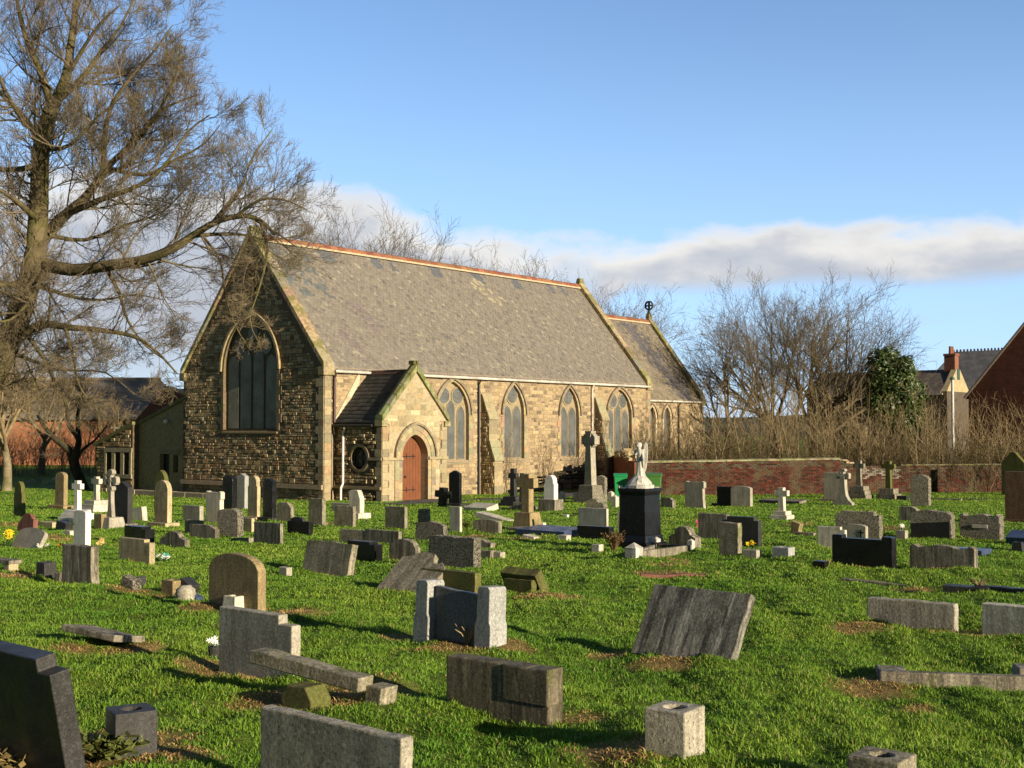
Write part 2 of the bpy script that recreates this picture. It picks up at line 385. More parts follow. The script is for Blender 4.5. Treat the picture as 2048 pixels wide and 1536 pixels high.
def build_grass():
    """individual blades near the camera, growing sparser and broader with distance"""
    yb = [3.6, 6, 8, 10, 13, 17, 22, 29, 38, 50, 64]
    dens = [9000, 8500, 6800, 5000, 3200, 1900, 1050, 520, 270, 140]
    P = []
    for a, b, d in zip(yb[:-1], yb[1:], dens):
        area = (b - a) * (0.44 * (a + b) + 3.2)
        n = int(area * d)
        y = RNG.uniform(a, b, n); x = RNG.uniform(-1, 1, n) * (0.44 * y + 1.6)
        P.append(np.stack([x, y], -1))
    P = np.concatenate(P); x, y = P[:, 0], P[:, 1]
    # clumps: keep more blades where a tuft noise is high
    tuft = np.sin(11 * x + 5 * y) * np.sin(9.7 * y - 6 * x) + np.sin(23.1 * x - 17 * y + 1) * np.sin(19.7 * y + 13 * x)
    keep = RNG.random(len(x)) < 0.72 + 0.22 * tuft
    u, v = to_ch(x, y)
    inside = ((u > -0.1) & (u < 33) & (v > -0.05) & (v < 17)) | ((u > 0.5) & (u < 4.5) & (v > -2.8) & (v < 0))
    inside |= path_mask(x, y)
    keep &= ~inside
    x, y, tuft = x[keep], y[keep], tuft[keep]
    z = G(x, y) - 0.008
    n = len(x); s = straw(x, y); tn = tone(x, y)
    far = np.clip(y / 9.0, 1, 5)
    hgt = (0.017 + 0.026 * RNG.random(n) ** 2.0) * (1 + 0.28 * tuft) * (1 - 0.45 * s) * (1 + 0.10 * (far - 1)) * (1 + 0.25 * np.clip(tn, 0, 1))
    wid = (0.0024 + 0.0022 * RNG.random(n)) * far ** 0.95
    yaw = RNG.uniform(0, 2 * pi, n); lean = RNG.uniform(0.1, 1.0, n) + 0.4 * s; la = RNG.uniform(0, 2 * pi, n)
    wx, wy = np.cos(yaw) * wid, np.sin(yaw) * wid
    lx, ly = np.cos(la) * lean * hgt, np.sin(la) * lean * hgt
    base = np.stack([x, y, z], -1)
    w = np.stack([wx, wy, np.zeros(n)], -1)
    mid = base + np.stack([lx * 0.35, ly * 0.35, hgt * 0.62], -1)
    tip = base + np.stack([lx, ly, hgt * (1.0 - 0.25 * np.minimum(lean, 1))], -1)
    V = np.stack([base - w, base + w, mid + w * 0.7, tip, mid - w * 0.7], 1).reshape(-1, 3)
    k = np.arange(n)[:, None] * 5
    T = np.concatenate([k + [0, 1, 2], k + [0, 2, 4], k + [4, 2, 3]], 1).reshape(-1, 3)
    g1, g2, g3 = np.array([0.130, 0.270, 0.022]), np.array([0.250, 0.360, 0.040]), np.array([0.080, 0.185, 0.016])
    r = RNG.random(n)[:, None]
    t01 = np.clip(0.5 + 0.34 * tn, 0, 1)[:, None]
    c = g1 * (1 - t01) + g2 * t01
    c = np.where(r < 0.22, g3, c); c = np.where(r > 0.96, np.array([0.34, 0.30, 0.11]), c)
    c = c * RNG.uniform(0.75, 1.25, (n, 1))
    st = np.array([0.46, 0.29, 0.12]) * RNG.uniform(0.6, 1.4, (n, 1))
    is_s = (RNG.random(n) < s * 1.1)[:, None]
    c = np.where(is_s, st, c)
    mat = attr_mat('grass blades', 0.55, 2.0, 0.1, 0, 1, 0.25, trans=0.35)
    o = mesh_np('grass', V, T, mat, colors=np.repeat(c, 3, 0))
    stuff(o); tag(o, 'short green lawn grass with worn straw coloured patches between the graves', 'grass')

def path_mask(x, y):
    u, v = to_ch(x, y)
    return ((u > -1.6) & (u < 34) & (v > -5.3 + 0.12 * np.sin(u)) & (v < -3.9 + 0.1 * np.sin(1.3 * u))) | ((u > 1.2) & (u < 3.9) & (v > -4.5) & (v < -2.6)) | ((u > 11) & (u < 30) & (v > -4.5) & (v < -1.6))

def build_path():
    us = np.arange(-1.6, 34.01, 0.4); vs = np.linspace(0, 1, 5)
    V, Q = [], []
    def strip(f0, f1, us):
        o = len(V)
        for u in us:
            for t in vs:
                v = f0(u) * (1 - t) + f1(u) * t
                p = ch_w(u, v); V.append((p.x, p.y, float(G(p.x, p.y)) + 0.012))
        for i in range(len(us) - 1):
            for j in range(4):
                a = o + i * 5 + j; Q.append((a, a + 1, a + 6, a + 5))
    strip(lambda u: -5.3 + 0.12 * sin(u), lambda u: -3.9 + 0.1 * sin(1.3 * u) if u < 11 else -1.6, us)
    strip(lambda u: -3.89, lambda u: -2.6, np.arange(1.2, 3.9, 0.3))
    mt = plain('worn tarmac', (0.115, 0.105, 0.095), 0.9, 0.2, 0.3, 3, 0.004)
    struct(mesh_np('path', np.array(V), np.array(Q), mt))
build_path()

# ------------------------------------------------------------ masonry, slates
PAL_WALL = [(0.40, 0.295, 0.155), (0.33, 0.24, 0.125), (0.43, 0.33, 0.185), (0.27, 0.195, 0.105), (0.38, 0.24, 0.12), (0.19, 0.14, 0.08), (0.36, 0.285, 0.17), (0.44, 0.35, 0.205), (0.32, 0.205, 0.115)]
PAL_SOUTH = [(0.37, 0.285, 0.165), (0.34, 0.26, 0.15), (0.39, 0.305, 0.18), (0.31, 0.235, 0.14), (0.36, 0.265, 0.155), (0.18, 0.14, 0.095), (0.33, 0.255, 0.155), (0.37, 0.285, 0.17), (0.24, 0.185, 0.12)]
PAL_ASH = [(0.36, 0.29, 0.175), (0.33, 0.265, 0.16), (0.38, 0.31, 0.19), (0.35, 0.25, 0.145), (0.26, 0.225, 0.15), (0.31, 0.26, 0.16)]
def in_poly(p, poly):
    x, y = p; c = False; n = len(poly)
    for i in range(n):
        x1, y1 = poly[i]; x2, y2 = poly[i - 1]
        if (y1 > y) != (y2 > y) and x < (x2 - x1) * (y - y1) / (y2 - y1) + x1: c = not c
    return c
def masonry(mb, outer, holes, fr, rng, pal, rows=(0.12, 0.2), wid=(0.18, 0.5), prot=(0.008, 0.045), gap=0.010, jit=0.008, z0=None):
    us = [p[0] for p in outer]; vs = [p[1] for p in outer]
    v = min(vs)
    while v < max(vs):
        hh = rng.uniform(*rows); u = min(us) - rng.uniform(0, 0.3)
        while u < max(us):
            w = rng.uniform(*wid) * (0.6 + hh / rows[1] * 0.5)
            sub = 1 if hh < rows[0] * 1.35 or rng.random() < 0.75 else 2
            for s_ in range(sub):
                a, b = u + gap, u + w - gap; c, d = v + s_ * hh / sub + gap * 0.8, v + (s_ + 1) * hh / sub - gap * 0.8
                cs = [(a, c), (b, c), (b, d), (a, d)]
                mid = [((a + b) / 2, c), ((a + b) / 2, d), ((a + b) / 2, (c + d) / 2)]
                if all(in_poly(p, outer) for p in cs) and not any(in_poly(p, h) for h in holes for p in cs + mid) and not any(a < hx < b and c < hz < d for h in holes for hx, hz in h):
                    pr = rng.uniform(*prot); ins = min(0.022, pr * 0.5 + 0.004)
                    J = lambda: rng.uniform(-jit, jit)
                    bk = [fr(x + J() * 0.5, z + J() * 0.5, -0.005) for x, z in cs]
                    cx, cz = (a + b) / 2, (c + d) / 2
                    f = [fr(x + (ins if x < cx else -ins) + J(), z + (ins if z < cz else -ins) + J(), pr * rng.uniform(0.6, 1.2)) for x, z in cs]
                    cl = pal[min(len(pal) - 1, int(rng.random() ** 1.0 * len(pal)))]; k = rng.uniform(0.78, 1.2)
                    mb.add(bk + f, [(4, 5, 6, 7), (0, 1, 5, 4), (1, 2, 6, 5), (2, 3, 7, 6), (3, 0, 4, 7)], tuple(x * k for x in cl))
            u += w
        v += hh
def quoins(mb, fr, u0, u1, z0, z1, rng, pal, n0=0.02, alt=0.0):
    z = z0; i = 0
    while z < z1 - 0.05:
        h = min(rng.uniform(0.26, 0.40), z1 - z)
        ex = alt if i % 2 else 0
        a, b = (u0, u1 + ex) if alt >= 0 else (u0 + ex, u1)
        cl = rng.choice(pal); k = rng.uniform(0.85, 1.12)
        mb.prism([(a, z + 0.004), (b, z + 0.004), (b, z + h - 0.004), (a, z + h - 0.004)], -0.05, n0 + rng.uniform(0, 0.006), fr, tuple(c * k for c in cl))
        z += h; i += 1
def arch_pts(w, zs, rise, n=8, c=0.0):
    """pointed arch from right springing over the apex to left springing"""
    h = w / 2; R = (h * h + rise * rise) / (2 * h)      # circle centred on the springing line
    pts = []
    cx = c + h - R; a1 = atan2(rise, -(h - R) + 0) if R >= h else 0
    a1 = math.acos(max(-1, min(1, (R - h) / R)))
    for i in range(n + 1):
        a = a1 * i / n; pts.append((cx + R * cos(a), zs + R * sin(a)))
    L = [(2 * c - x, z) for x, z in reversed(pts[:-1])]
    return pts + L
def light_poly(c, w, z0, zs, rise, n=6):
    return [(c - w / 2, z0), (c + w / 2, z0)] + arch_pts(w, zs, rise, n, c)
def circ(c, z, r, n=20, lobes=0, d=0.0):
    return [(c + r * (1 - d * (0.5 + 0.5 * cos(lobes * 2 * pi * i / n))) * cos(2 * pi * i / n), z + r * (1 - d * (0.5 + 0.5 * cos(lobes * 2 * pi * i / n))) * sin(2 * pi * i / n)) for i in range(n)]
def band(mb, inner, outer, a, b, fr, pal=None, rng=None, col=None, every=1):
    """strip between two open outlines, as separate voussoirs"""
    for i in range(0, len(inner) - 1, every):
        j = min(i + every, len(inner) - 1)
        pts = inner[i:j + 1] + list(reversed(outer[i:j + 1]))
        cl = col or tuple(k * rng.uniform(0.88, 1.1) for k in rng.choice(pal))
        mb.prism(pts, a, b, fr, cl)

church = empty('church', (CH.x, CH.y, 0), CA)
tag(church, 'Victorian stone church with grey slate roof, gabled porch and lean-to vestry beyond the graves', 'church')
NL, NW, NE, NR = 24.2, 9.29, 5.6, 11.33      # nave length, width, eaves, ridge
FS = lambda u, v, n: Vector((u, -n, v))             # south wall
FW = lambda u, v, n: Vector((-n, u, v))             # west gable, u = across
FPW = lambda u, v, n: Vector((0.6 - n, u, v))       # west wall of the porch
FPS = lambda u, v, n: Vector((u, -2.7 - n, v))      # front of the porch
mat_rubble = attr_mat('rubble stone', 0.92, 9, 0.30, 0.014, 28, 0.15, dirt=((0.07, 0.06, 0.045), 2.2, 0.55, 0.8, 0.45))
mat_south = attr_mat('sunlit wall stone', 0.92, 9, 0.25, 0.010, 28, 0.15, dirt=((0.20, 0.15, 0.10), 1.8, 0.56, 0.8, 0.35))
mat_ash = attr_mat('dressed sandstone', 0.9, 7, 0.2, 0.004, 30, 0.15, dirt=((0.17, 0.16, 0.09), 2.0, 0.55, 0.75, 0.55))
mat_cope = attr_mat('coping stone', 0.9, 6, 0.3, 0.008, 25, 0.15, dirt=((0.13, 0.135, 0.035), 2.4, 0.42, 0.62, 0.8))
mat_pane = plain('protective window panel', (0.105, 0.11, 0.105), 0.6, 0.25, 0.22, 1.6)
mat_paneW = plain('dusty west window panel', (0.24, 0.23, 0.185), 0.85, 0.1, 0.2, 1.6)
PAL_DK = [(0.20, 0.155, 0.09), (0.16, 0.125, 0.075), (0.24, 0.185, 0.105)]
mat_lead = plain('leaded quatrefoil glass', (0.15, 0.155, 0.145), 0.35, 0.4, 0.5, 9)
mat_iron = plain('black painted iron', (0.02, 0.018, 0.017), 0.5, 0.4)
mat_gut = plain('pale painted gutter', (0.52, 0.48, 0.41), 0.6, 0.3, 0.3, 1.5)
mat_white = plain('white painted pipe', (0.75, 0.73, 0.68), 0.5)
mat_hood = plain('weathered hood mould', (0.22, 0.18, 0.12), 0.9, 0.1, 0.35, 5, 0.004)
rg = random.Random(5)

def window(fr, kind, c, S, mat_p, hood_w, sill, spring, apex, parent=church, hoodc=None, pal=None, dk=.82):
    pal = pal or PAL_ASH
    """returns the opening outline; builds surround, tracery, panels and hood mould"""
    w = empty('window', (0, 0, 0)); w.parent = parent
    hole = light_poly(c, hood_w - 0.34 * S, sill, spring, apex - spring - 0.12 * S, 8)
    ins = arch_pts(hood_w - 0.10 * S, spring, apex - spring - 0.03, 10, c)
    out = arch_pts(hood_w + 0.12 * S, spring, apex - spring + 0.10, 10, c)
    hm = MB(); hm_in = [(c + hood_w / 2 - 0.05, spring - 0.02)] + ins + [(c - hood_w / 2 + 0.05, spring - 0.02)]
    hm_out = [(c + hood_w / 2 + 0.06, spring - 0.02)] + out + [(c - hood_w / 2 - 0.06, spring - 0.02)]
    band(hm, hm_in, hm_out, 0.0, 0.11, fr, col=(1, 1, 1)); hm.c = [None] * len(hm.c)
    hm.build('hood_mould', hoodc or mat_hood, w)
    su = MB()
    h_in = arch_pts(hood_w - 0.34 * S, spring, apex - spring - 0.12 * S, 10, c)
    band(su, h_in, ins, -0.03, 0.03, fr, pal, rg, every=2)
    for sgn in (-1, 1):
        e0, e1 = (hood_w / 2 - 0.17 * S), (hood_w / 2 + 0.0)
        z = sill - 0.02; i = 0
        while z < spring:
            h = min(rg.uniform(0.24, 0.36), spring - z); ex = 0.14 * (i % 2)
            a, b = sorted((c + sgn * e0, c + sgn * (e1 + ex)))
            su.prism([(a, z + .003), (b, z + .003), (b, z + h - .003), (a, z + h - .003)], -0.03, 0.034 + rg.uniform(0, .004), fr, tuple(k * rg.uniform(.88, 1.1) for k in rg.choice(pal))); z += h; i += 1
    # sloping sill
    a, b = c - hood_w / 2 + 0.12, c + hood_w / 2 - 0.12
    p = [fr(a, sill - 0.16, -0.05), fr(b, sill - 0.16, -0.05), fr(b, sill - 0.16, 0.07), fr(a, sill - 0.16, 0.07), fr(a, sill + 0.05, -0.3), fr(b, sill + 0.05, -0.3), fr(b, sill - 0.10, 0.07), fr(a, sill - 0.10, 0.07)]
    su.add(p, [(0, 1, 2, 3), (4, 5, 6, 7), (3, 2, 6, 7), (1, 2, 6, 5), (0, 3, 7, 4)], pal[min(4, len(pal) - 1)])
    su.build('surround', mat_ash, w)
    # tracery slab filling the opening, with pierced lights
    lights, circles = kind
    slab = MB(); LP = [light_poly(c + x, lw, sill + 0.06, zs, r) for x, lw, zs, r in lights]; CP = [circ(c + x, z, r) for x, z, r in circles]
    slab.prism(hole, -0.30, -0.16, fr, tuple(k * dk for k in (0.36, 0.29, 0.18))); slab.build('tracery', mat_ash, w)
    for (x, lw, zs, r), P in zip(lights, LP):
        f = MB(); big = light_poly(c + x, lw + 0.07, sill + 0.03, zs, r + 0.04)
        f.prism(big, -0.16, -0.125, fr, tuple(k * dk for k in (0.38, 0.31, 0.19)), holes=[P]); f.build('light_frame', mat_ash, w)
        g = MB(); g.prism(P, -0.157, -0.118 + rg.uniform(-.004, .004), fr); g.c = [None] * len(g.c); g.build('pane', mat_p, w)
    for (x, z, r), P in zip(circles, CP):
        f = MB(); f.prism(circ(c + x, z, r + 0.055), -0.16, -0.115, fr, tuple(k * dk for k in (0.38, 0.31, 0.19)), holes=[P]); f.build('roundel_frame', mat_ash, w)
        g = MB(); g.prism(P, -0.157, -0.122, fr); g.c = [None] * len(g.c); g.build('pane', mat_p, w)
        l = MB()
        for k in range(4):      # quatrefoil seen through the panel
            a = pi / 4 + k * pi / 2; cc = (c + x + cos(a) * r * .42, z + sin(a) * r * .42)
            l.prism(circ(cc[0], cc[1], r * .36, 12), -0.122, -0.117, fr, holes=[circ(cc[0], cc[1], r * .29, 12)])
        l.c = [None] * len(l.c); l.build('quatrefoil', mat_lead, w)
    return hole

k3 = ([(-0.70, 0.50, 3.72, 0.42), (0.0, 0.52, 3.98, 0.42), (0.70, 0.50, 3.72, 0.42)], [(-0.46, 4.60, 0.36), (0.46, 4.60, 0.36)])
k2 = ([(-0.37, 0.62, 3.72, 0.5), (0.37, 0.62, 3.72, 0.5)], [(0.0, 4.72, 0.38)])
kw = ([(-1.25, 0.66, 5.82, 0.42), (-0.42, 0.66, 6.02, 0.45), (0.42, 0.68, 6.02, 0.45), (1.25, 0.66, 5.82, 0.42)], [(-0.86, 6.64, 0.36), (0.86, 6.64, 0.36), (0, 7.2, 0.3)])
holesS = [window(FS, k3, 7.78, 1, mat_pane, 2.5, 1.68, 3.76, 5.36), window(FS, k2, 12.18, 1, mat_pane, 1.86, 1.68, 3.80, 5.34),
          window(FS, k2, 16.68, 1, mat_pane, 1.86, 1.68, 3.80, 5.32), window(FS, k3, 21.2, 1, mat_pane, 2.56, 1.68, 3.76, 5.34)]
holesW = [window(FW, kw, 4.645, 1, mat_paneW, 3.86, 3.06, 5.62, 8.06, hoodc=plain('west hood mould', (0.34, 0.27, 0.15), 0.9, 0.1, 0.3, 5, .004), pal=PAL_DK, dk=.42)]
# belfry opening high in the gable with its own hood
vent = light_poly(4.55, 0.72, 8.78, 9.62, 0.62)
hm = MB(); band(hm, arch_pts(1.0, 9.35, 0.95, 8, 4.55), arch_pts(1.22, 9.35, 1.08, 8, 4.55), 0, 0.09, FW, col=(0.3, 0.25, 0.16)); hm.c = [None] * len(hm.c)
ve = empty('vent_opening'); ve.parent = church; hm.build('hood_mould', mat_hood, ve)
lv = MB(); lv.prism(vent, -0.34, -0.30, FW)
for i in range(7): lv.prism([(4.22, 8.8 + i * .16), (4.88, 8.8 + i * .16), (4.88, 8.86 + i * .16), (4.22, 8.86 + i * .16)], -0.28, -0.2 + 0, FW)
lv.c = [None] * len(lv.c); lv.build('louvre', plain('dark louvre', (0.025, 0.02, 0.018), 0.8), ve)
holesW.append(vent)

# walls: mortar backing pierced by the openings plus every facing stone
MORT = (0.20, 0.155, 0.10)
south = [(0, -0.6), (NL, -0.6), (NL, NE), (0, NE)]
west = [(0, -0.6), (NW, -0.6), (NW, NE), (NW / 2, NR), (0, NE)]
wl = MB()
wl.prism(south, -0.45, 0.0, FS, (0.30, 0.23, 0.15), holes=holesS)
ins = [(0.36, -0.6), (NL - 0.3, -0.6), (NL - 0.3, NE - 0.12), (0.36, NE - 0.12)]
bt = [[(9.7, -1), (10.4, -1), (10.4, 4.75), (9.7, 4.75)], [(18.8, -1), (19.5, -1), (19.5, 4.75), (18.8, 4.75)], [(0.55, -1), (4.42, -1), (4.42, 3.6), (2.5, 5.6), (0.55, 3.6)]]
hs_big = []
for (c, w, z0, zs, za) in ((7.78, 2.5, 1.52, 3.76, 5.36), (12.18, 1.86, 1.52, 3.8, 5.34), (16.68, 1.86, 1.52, 3.8, 5.32), (21.2, 2.56, 1.52, 3.76, 5.34)):
    hs_big.append(light_poly(c, w + 0.02, z0, zs, za - zs))
masonry(wl, ins, hs_big + bt, FS, rg, PAL_SOUTH, (0.11, 0.21), (0.16, 0.46), (0.004, 0.022), 0.007, 0.005)
quoins(wl, FS, 0.0, 0.36, -0.5, NE, rg, PAL_ASH, 0.035, 0.0)
quoins(wl, FS, NL - 0.30, NL, -0.5, NE, rg, PAL_ASH, 0.02, -0.12)
wl.build('south_wall', mat_south, church, recalc=False)
ww = MB()
ww.prism(west, -0.45, 0.0, FW, (0.16, 0.12, 0.072), holes=holesW)
hw_big = [light_poly(4.645, 3.88, 2.9, 5.62, 2.44), light_poly(4.55, 1.0, 8.7, 9.35, 0.95)]
wi = [(0.3, -0.5), (NW - 0.02, -0.5), (NW - 0.02, NE), (NW / 2, NR - 0.15), (0.3, NE)]
masonry(ww, wi, hw_big + [[(-1, .64), (20, .64), (20, .84), (-1, .84)]], FW, rg, PAL_WALL, (0.10, 0.22), (0.14, 0.42), (0.004, 0.034), 0.010, 0.012)
quoins(ww, FW, 0.0, 0.30, -0.5, NE, rg, [(0.30, 0.25, 0.16), (0.26, 0.22, 0.14), (0.24, 0.18, 0.12)], 0.03, 0.16)
ww.prism([(0, 0.65), (NW, 0.65), (NW, 0.83), (0, 0.83)], 0, 0.13, FW, (0.33, 0.26, 0.17))
ww.build('west_wall', mat_rubble, church, recalc=False)
ew = MB()
ew.prism(west, 0, -0.45, lambda u, v, n: Vector((NL - 0.45 - n, u, v)), (0.25, 0.19, 0.12))
ew.prism([(0, -0.6), (NL, -0.6), (NL, NE), (0, NE)], 0, 0.45, lambda u, v, n: Vector((u, NW - 0.45 + n, v)), (0.25, 0.19, 0.12))
ew.build('rear_wall', mat_rubble, church)

# slate roofs: every slate a little tilted plate
def slates(name, mat, P0, U, D, L, S, rows, w=0.30, skew=None, pal=None, rng=rg, thick=0.014):
    """P0 = eaves start, U = unit along eaves, D = unit up the slope"""
    N = U.cross(D).normalized()
    if N.z < 0: N = -N
    V, Q, C = [], [], []
    hr = S / rows
    for r in range(rows):
        u = -w * (0.5 if r % 2 else 0) * rng.uniform(.9, 1.1)
        while u < L:
            a, b = max(0, u + 0.004), min(L, u + w - 0.004)
            if b - a > 0.04:
                l0 = thick * rng.uniform(1.0, 2.6); j = rng.uniform(-.012, .012) * (1 if r else 0)
                s0, s1 = r * hr + j, min(S, (r + 1) * hr + 0.05)
                l1, l2 = l0 * rng.uniform(.7, 1.3), 0.002
                i = len(V)
                for (uu, ss, nn) in ((a, s0, l0), (b, s0, l1), (b, s1, l2), (a, s1, l2), (a, s0, -0.02), (b, s0, -0.02)):
                    V.append(P0 + U * uu + D * ss + N * nn)
                Q += [(i, i + 1, i + 2, i + 3), (i + 4, i + 5, i + 1, i)]
                g = pal(u / L, (s0) / S, rng); C += [g, g]
            u += w
    # underlay
    i = len(V); V += [P0 - N * 0.02, P0 + U * L - N * 0.02, P0 + U * L + D * S - N * 0.02, P0 + D * S - N * 0.02]
    Q.append((i, i + 1, i + 2, i + 3)); C.append((0.08, 0.075, 0.07))
    return mesh_np(name, np.array(V), np.array(Q), mat, church, colors=np.array(C))
def pal_nave(a, s, rng):
    r = rng.random(); k = rng.uniform(0.88, 1.12)
    c = (0.170, 0.150, 0.124)
    if r < 0.05: c = (0.225, 0.20, 0.155)
    elif r < 0.10: c = (0.125, 0.115, 0.105)
    blot = sin(31 * a + 3) * sin(11 * s + 2 + 7 * a) + 0.6 * sin(67 * a + 9 * s)
    if a < 0.22 and blot > 0.85 and r < .8: c = (0.150, 0.124, 0.118)
    if s > 0.88 and sin(43 * a + 1) + 0.5 * sin(97 * a) > 0.7: c = (0.10, 0.105, 0.115)
    if a < 0.1 and s > 0.55 and r < 0.4: c = (0.10, 0.11, 0.11)
    d = ((a - 0.57 - (1 - s) * 0.16) / 0.035) ** 2 + ((s - 0.80) / 0.13) ** 2
    if d < 1 and r < 0.30: c = (0.28, 0.245, 0.16)
    return tuple(x * k for x in c)
def pal_chan(a, s, rng):
    k = rng.uniform(0.8, 1.2); c = (0.175, 0.148, 0.108)
    if rng.random() < max(0, 1.5 - abs(a - (0.55 + (1 - s) * 0.25)) * 7) * 0.75 * (0.4 + 0.6 * (s < .92)): c = (0.10, 0.092, 0.095)
    return tuple(x * k for x in c)
def pal_dark(a, s, rng):
    k = rng.uniform(0.7, 1.3); return (0.068 * k, 0.067 * k, 0.064 * k)
mat_slate = attr_mat('slate', 0.75, 12, 0.22, 0.004, 40, 0.35)
sl = sqrt((NW / 2) ** 2 + (NR - NE) ** 2)
U = Vector((1, 0, 0)); D = Vector((0, NW / 2, NR - NE)).normalized(); D2 = Vector((0, -NW / 2, NR - NE)).normalized()
slates('roof', mat_slate, Vector((0.42, -0.14 * D.y / 0.63 * 0.6, NE - 0.14)), U, D, NL - 0.8, sl + 0.12, 44, 0.21, pal=pal_nave)
slates('rear_roof', mat_slate, Vector((0.42, NW + 0.1, NE - 0.14)), U, D2, NL - 0.8, sl + 0.12, 8, 0.8, pal=pal_nave)
CX0, CX1, CI, CE, CR = NL, 31.5, 0.88, 4.86, 9.8
slc = sqrt((NW / 2 - CI) ** 2 + (CR - CE) ** 2)
Dc = Vector((0, NW / 2 - CI, CR - CE)).normalized(); Dc2 = Vector((0, -(NW / 2 - CI), CR - CE)).normalized()
slates('chancel_roof', mat_slate, Vector((CX0, CI - 0.1, CE - 0.12)), U, Dc, CX1 - CX0 - 0.3, slc + 0.1, 36, 0.21, pal=pal_chan)
slates('rear_chancel_roof', mat_slate, Vector((CX0, NW - CI + 0.1, CE - 0.12)), U, Dc2, CX1 - CX0 - 0.3, slc + 0.1, 7, 0.8, pal=pal_chan)
# ridge tiles
mat_ridge = attr_mat('terracotta ridge', 0.8, 10, 0.25, 0.004, 30, 0.2)
def ridge(x0, x1, y, z, name='ridge_tiles', pal=((0.26, 0.11, 0.06), (0.21, 0.085, 0.045), (0.30, 0.13, 0.07)), mortar=True, s=0.20):
    rb = MB(); x = x0
    while x < x1 - 0.05:
        e = min(x1, x + 0.45); c = tuple(k * rg.uniform(.85, 1.15) for k in rg.choice(pal)); dz = rg.uniform(-.008, .008)
        pr = [(-s, -s * .85), (-s * .5, 0.0), (0, 0.06), (s * .5, 0.0), (s, -s * .85)]
        rb.prism([(a, b + dz) for a, b in pr] + [(s - .02, -s * .9), (0, 0), (-s + .02, -s * .9)], x + 0.004, e - 0.004, lambda u, v, n: Vector((n, y + u, z + v)), c)
        x = e
    if mortar:
        rb.prism([(-s - .03, -s * .85 - .07), (-s - .015, -s * .85 + .015), (-s + .03, -s * .85 + .02), (-s + .03, -s * .85 - .07)], x0, x1, lambda u, v, n: Vector((n, y + u, z + v)), (0.46, 0.37, 0.24))
    rb.build(name, mat_ridge, church)
ridge(0.42, NL - 0.35, NW / 2, NR + 0.10)
ridge(CX0, CX1 - 0.3, NW / 2, CR + 0.08)
# copings on the three gables
def coping(name, x0, x1, y0, y1, ze, zr, lift=0.28, th=0.22, over=0.12, pal=PAL_ASH[:3] + PAL_ASH[4:]):
    cb = MB(); ym = (y0 + y1) / 2
    for sg in (-1, 1):
        ye = (y0 - over) if sg < 0 else (y1 + over)
        n = 9
        for i in range(n):
            t0, t1 = i / n + .003, (i + 1) / n - .003
            ya, yb = ye + (ym - ye) * t0, ye + (ym - ye) * t1
            za, zb = ze - .10 + (zr + .05 - ze + .10) * t0, ze - .10 + (zr + .05 - ze + .10) * t1
            c = tuple(k * rg.uniform(.8, 1.05) for k in rg.choice(pal)); j = rg.uniform(-.006, .006)
            m = (x0 + x1) / 2
            cs = []
            for (y, z) in ((ya, za), (yb, zb)):
                cs += [(x0, y, z), (x1, y, z), (x1, y, z + lift + j), (m, y, z + lift + th * .35 + j), (x0, y, z + lift + j)]
            cb.add(cs, [(0, 1, 2, 3, 4), (9, 8, 7, 6, 5), (0, 1, 6, 5), (1, 2, 7, 6), (2, 3, 8, 7), (3, 4, 9, 8), (4, 0, 5, 9)], c)
        # kneeler stone
        cb.box(((x0 + x1) / 2, ye + (-sg) * 0.16, ze - 0.16), (x1 - x0 + .04, 0.36, 0.34), None, PAL_ASH[1])
    cb.box(((x0 + x1) / 2, ym, zr + lift + 0.08), (x1 - x0 + .02, 0.30, 0.26), None, (0.2, 0.19, 0.1), top=0.7)
    cb.build(name, mat_cope, church, bevel=0.01)
coping('west_coping', -0.13, 0.44, 0, NW, NE, NR)
coping('east_coping', NL - 0.40, NL + 0.08, 0, NW, NE, NR)
coping('chancel_coping', CX1 - 0.34, CX1 + 0.06, CI, NW - CI, CE, CR)
# chancel walls with two lancets
cw = MB(); FC = lambda u, v, n: Vector((u, CI - n, v))
lan = [light_poly(x, 0.72, 2.0, 3.75, 0.62) for x in (25.75, 27.35)]
cw.prism([(CX0, -.6), (CX1, -.6), (CX1, CE), (CX0, CE)], -0.4, 0, FC, (0.33, 0.26, 0.16), holes=lan)
masonry(cw, [(CX0 + .05, -.5), (CX1 - .3, -.5), (CX1 - .3, CE - .1), (CX0 + .05, CE - .1)], [light_poly(x, 1.02, 1.85, 3.75, 0.78) for x in (25.75, 27.35)], FC, rg, PAL_SOUTH, (.12, .2), (.2, .5), (.005, .025), .008, .006)
quoins(cw, FC, CX1 - .3, CX1, -.5, CE, rg, PAL_ASH, .02, -.1)
cw.prism([(CI, -.6), (NW - CI, -.6), (NW - CI, CE), (NW / 2, CR), (CI, CE)], 0, .4, lambda u, v, n: Vector((CX1 - n, u, v)), (0.3, 0.23, 0.15))
cw.prism([(CX0, -.6), (CX1, -.6), (CX1, CE), (CX0, CE)], 0, 0.4, lambda u, v, n: Vector((u, NW - CI - n, v)), (0.3, 0.23, 0.15))
cw.build('chancel_wall', mat_south, church, recalc=False)
for x in (25.75, 27.35):
    w = empty('chancel_window'); w.parent = church
    h_ = MB(); band(h_, arch_pts(1.06, 3.7, .82, 8, x), arch_pts(1.2, 3.7, .90, 8, x), 0, .09, FC, col=(1, 1, 1)); h_.c = [None] * len(h_.c); h_.build('hood_mould', mat_hood, w)
    f = MB(); f.prism(light_poly(x, 1.0, 1.86, 3.75, .78), -.05, .03, FC, (0.46, .37, .24), holes=[light_poly(x, 0.72, 2.0, 3.75, 0.62)]); f.build('surround', mat_ash, w)
    g = MB(); g.prism(light_poly(x, 0.72, 2.0, 3.75, 0.62), -.25, -.2, FC); g.c = [None] * len(g.c); g.build('pane', mat_pane, w)
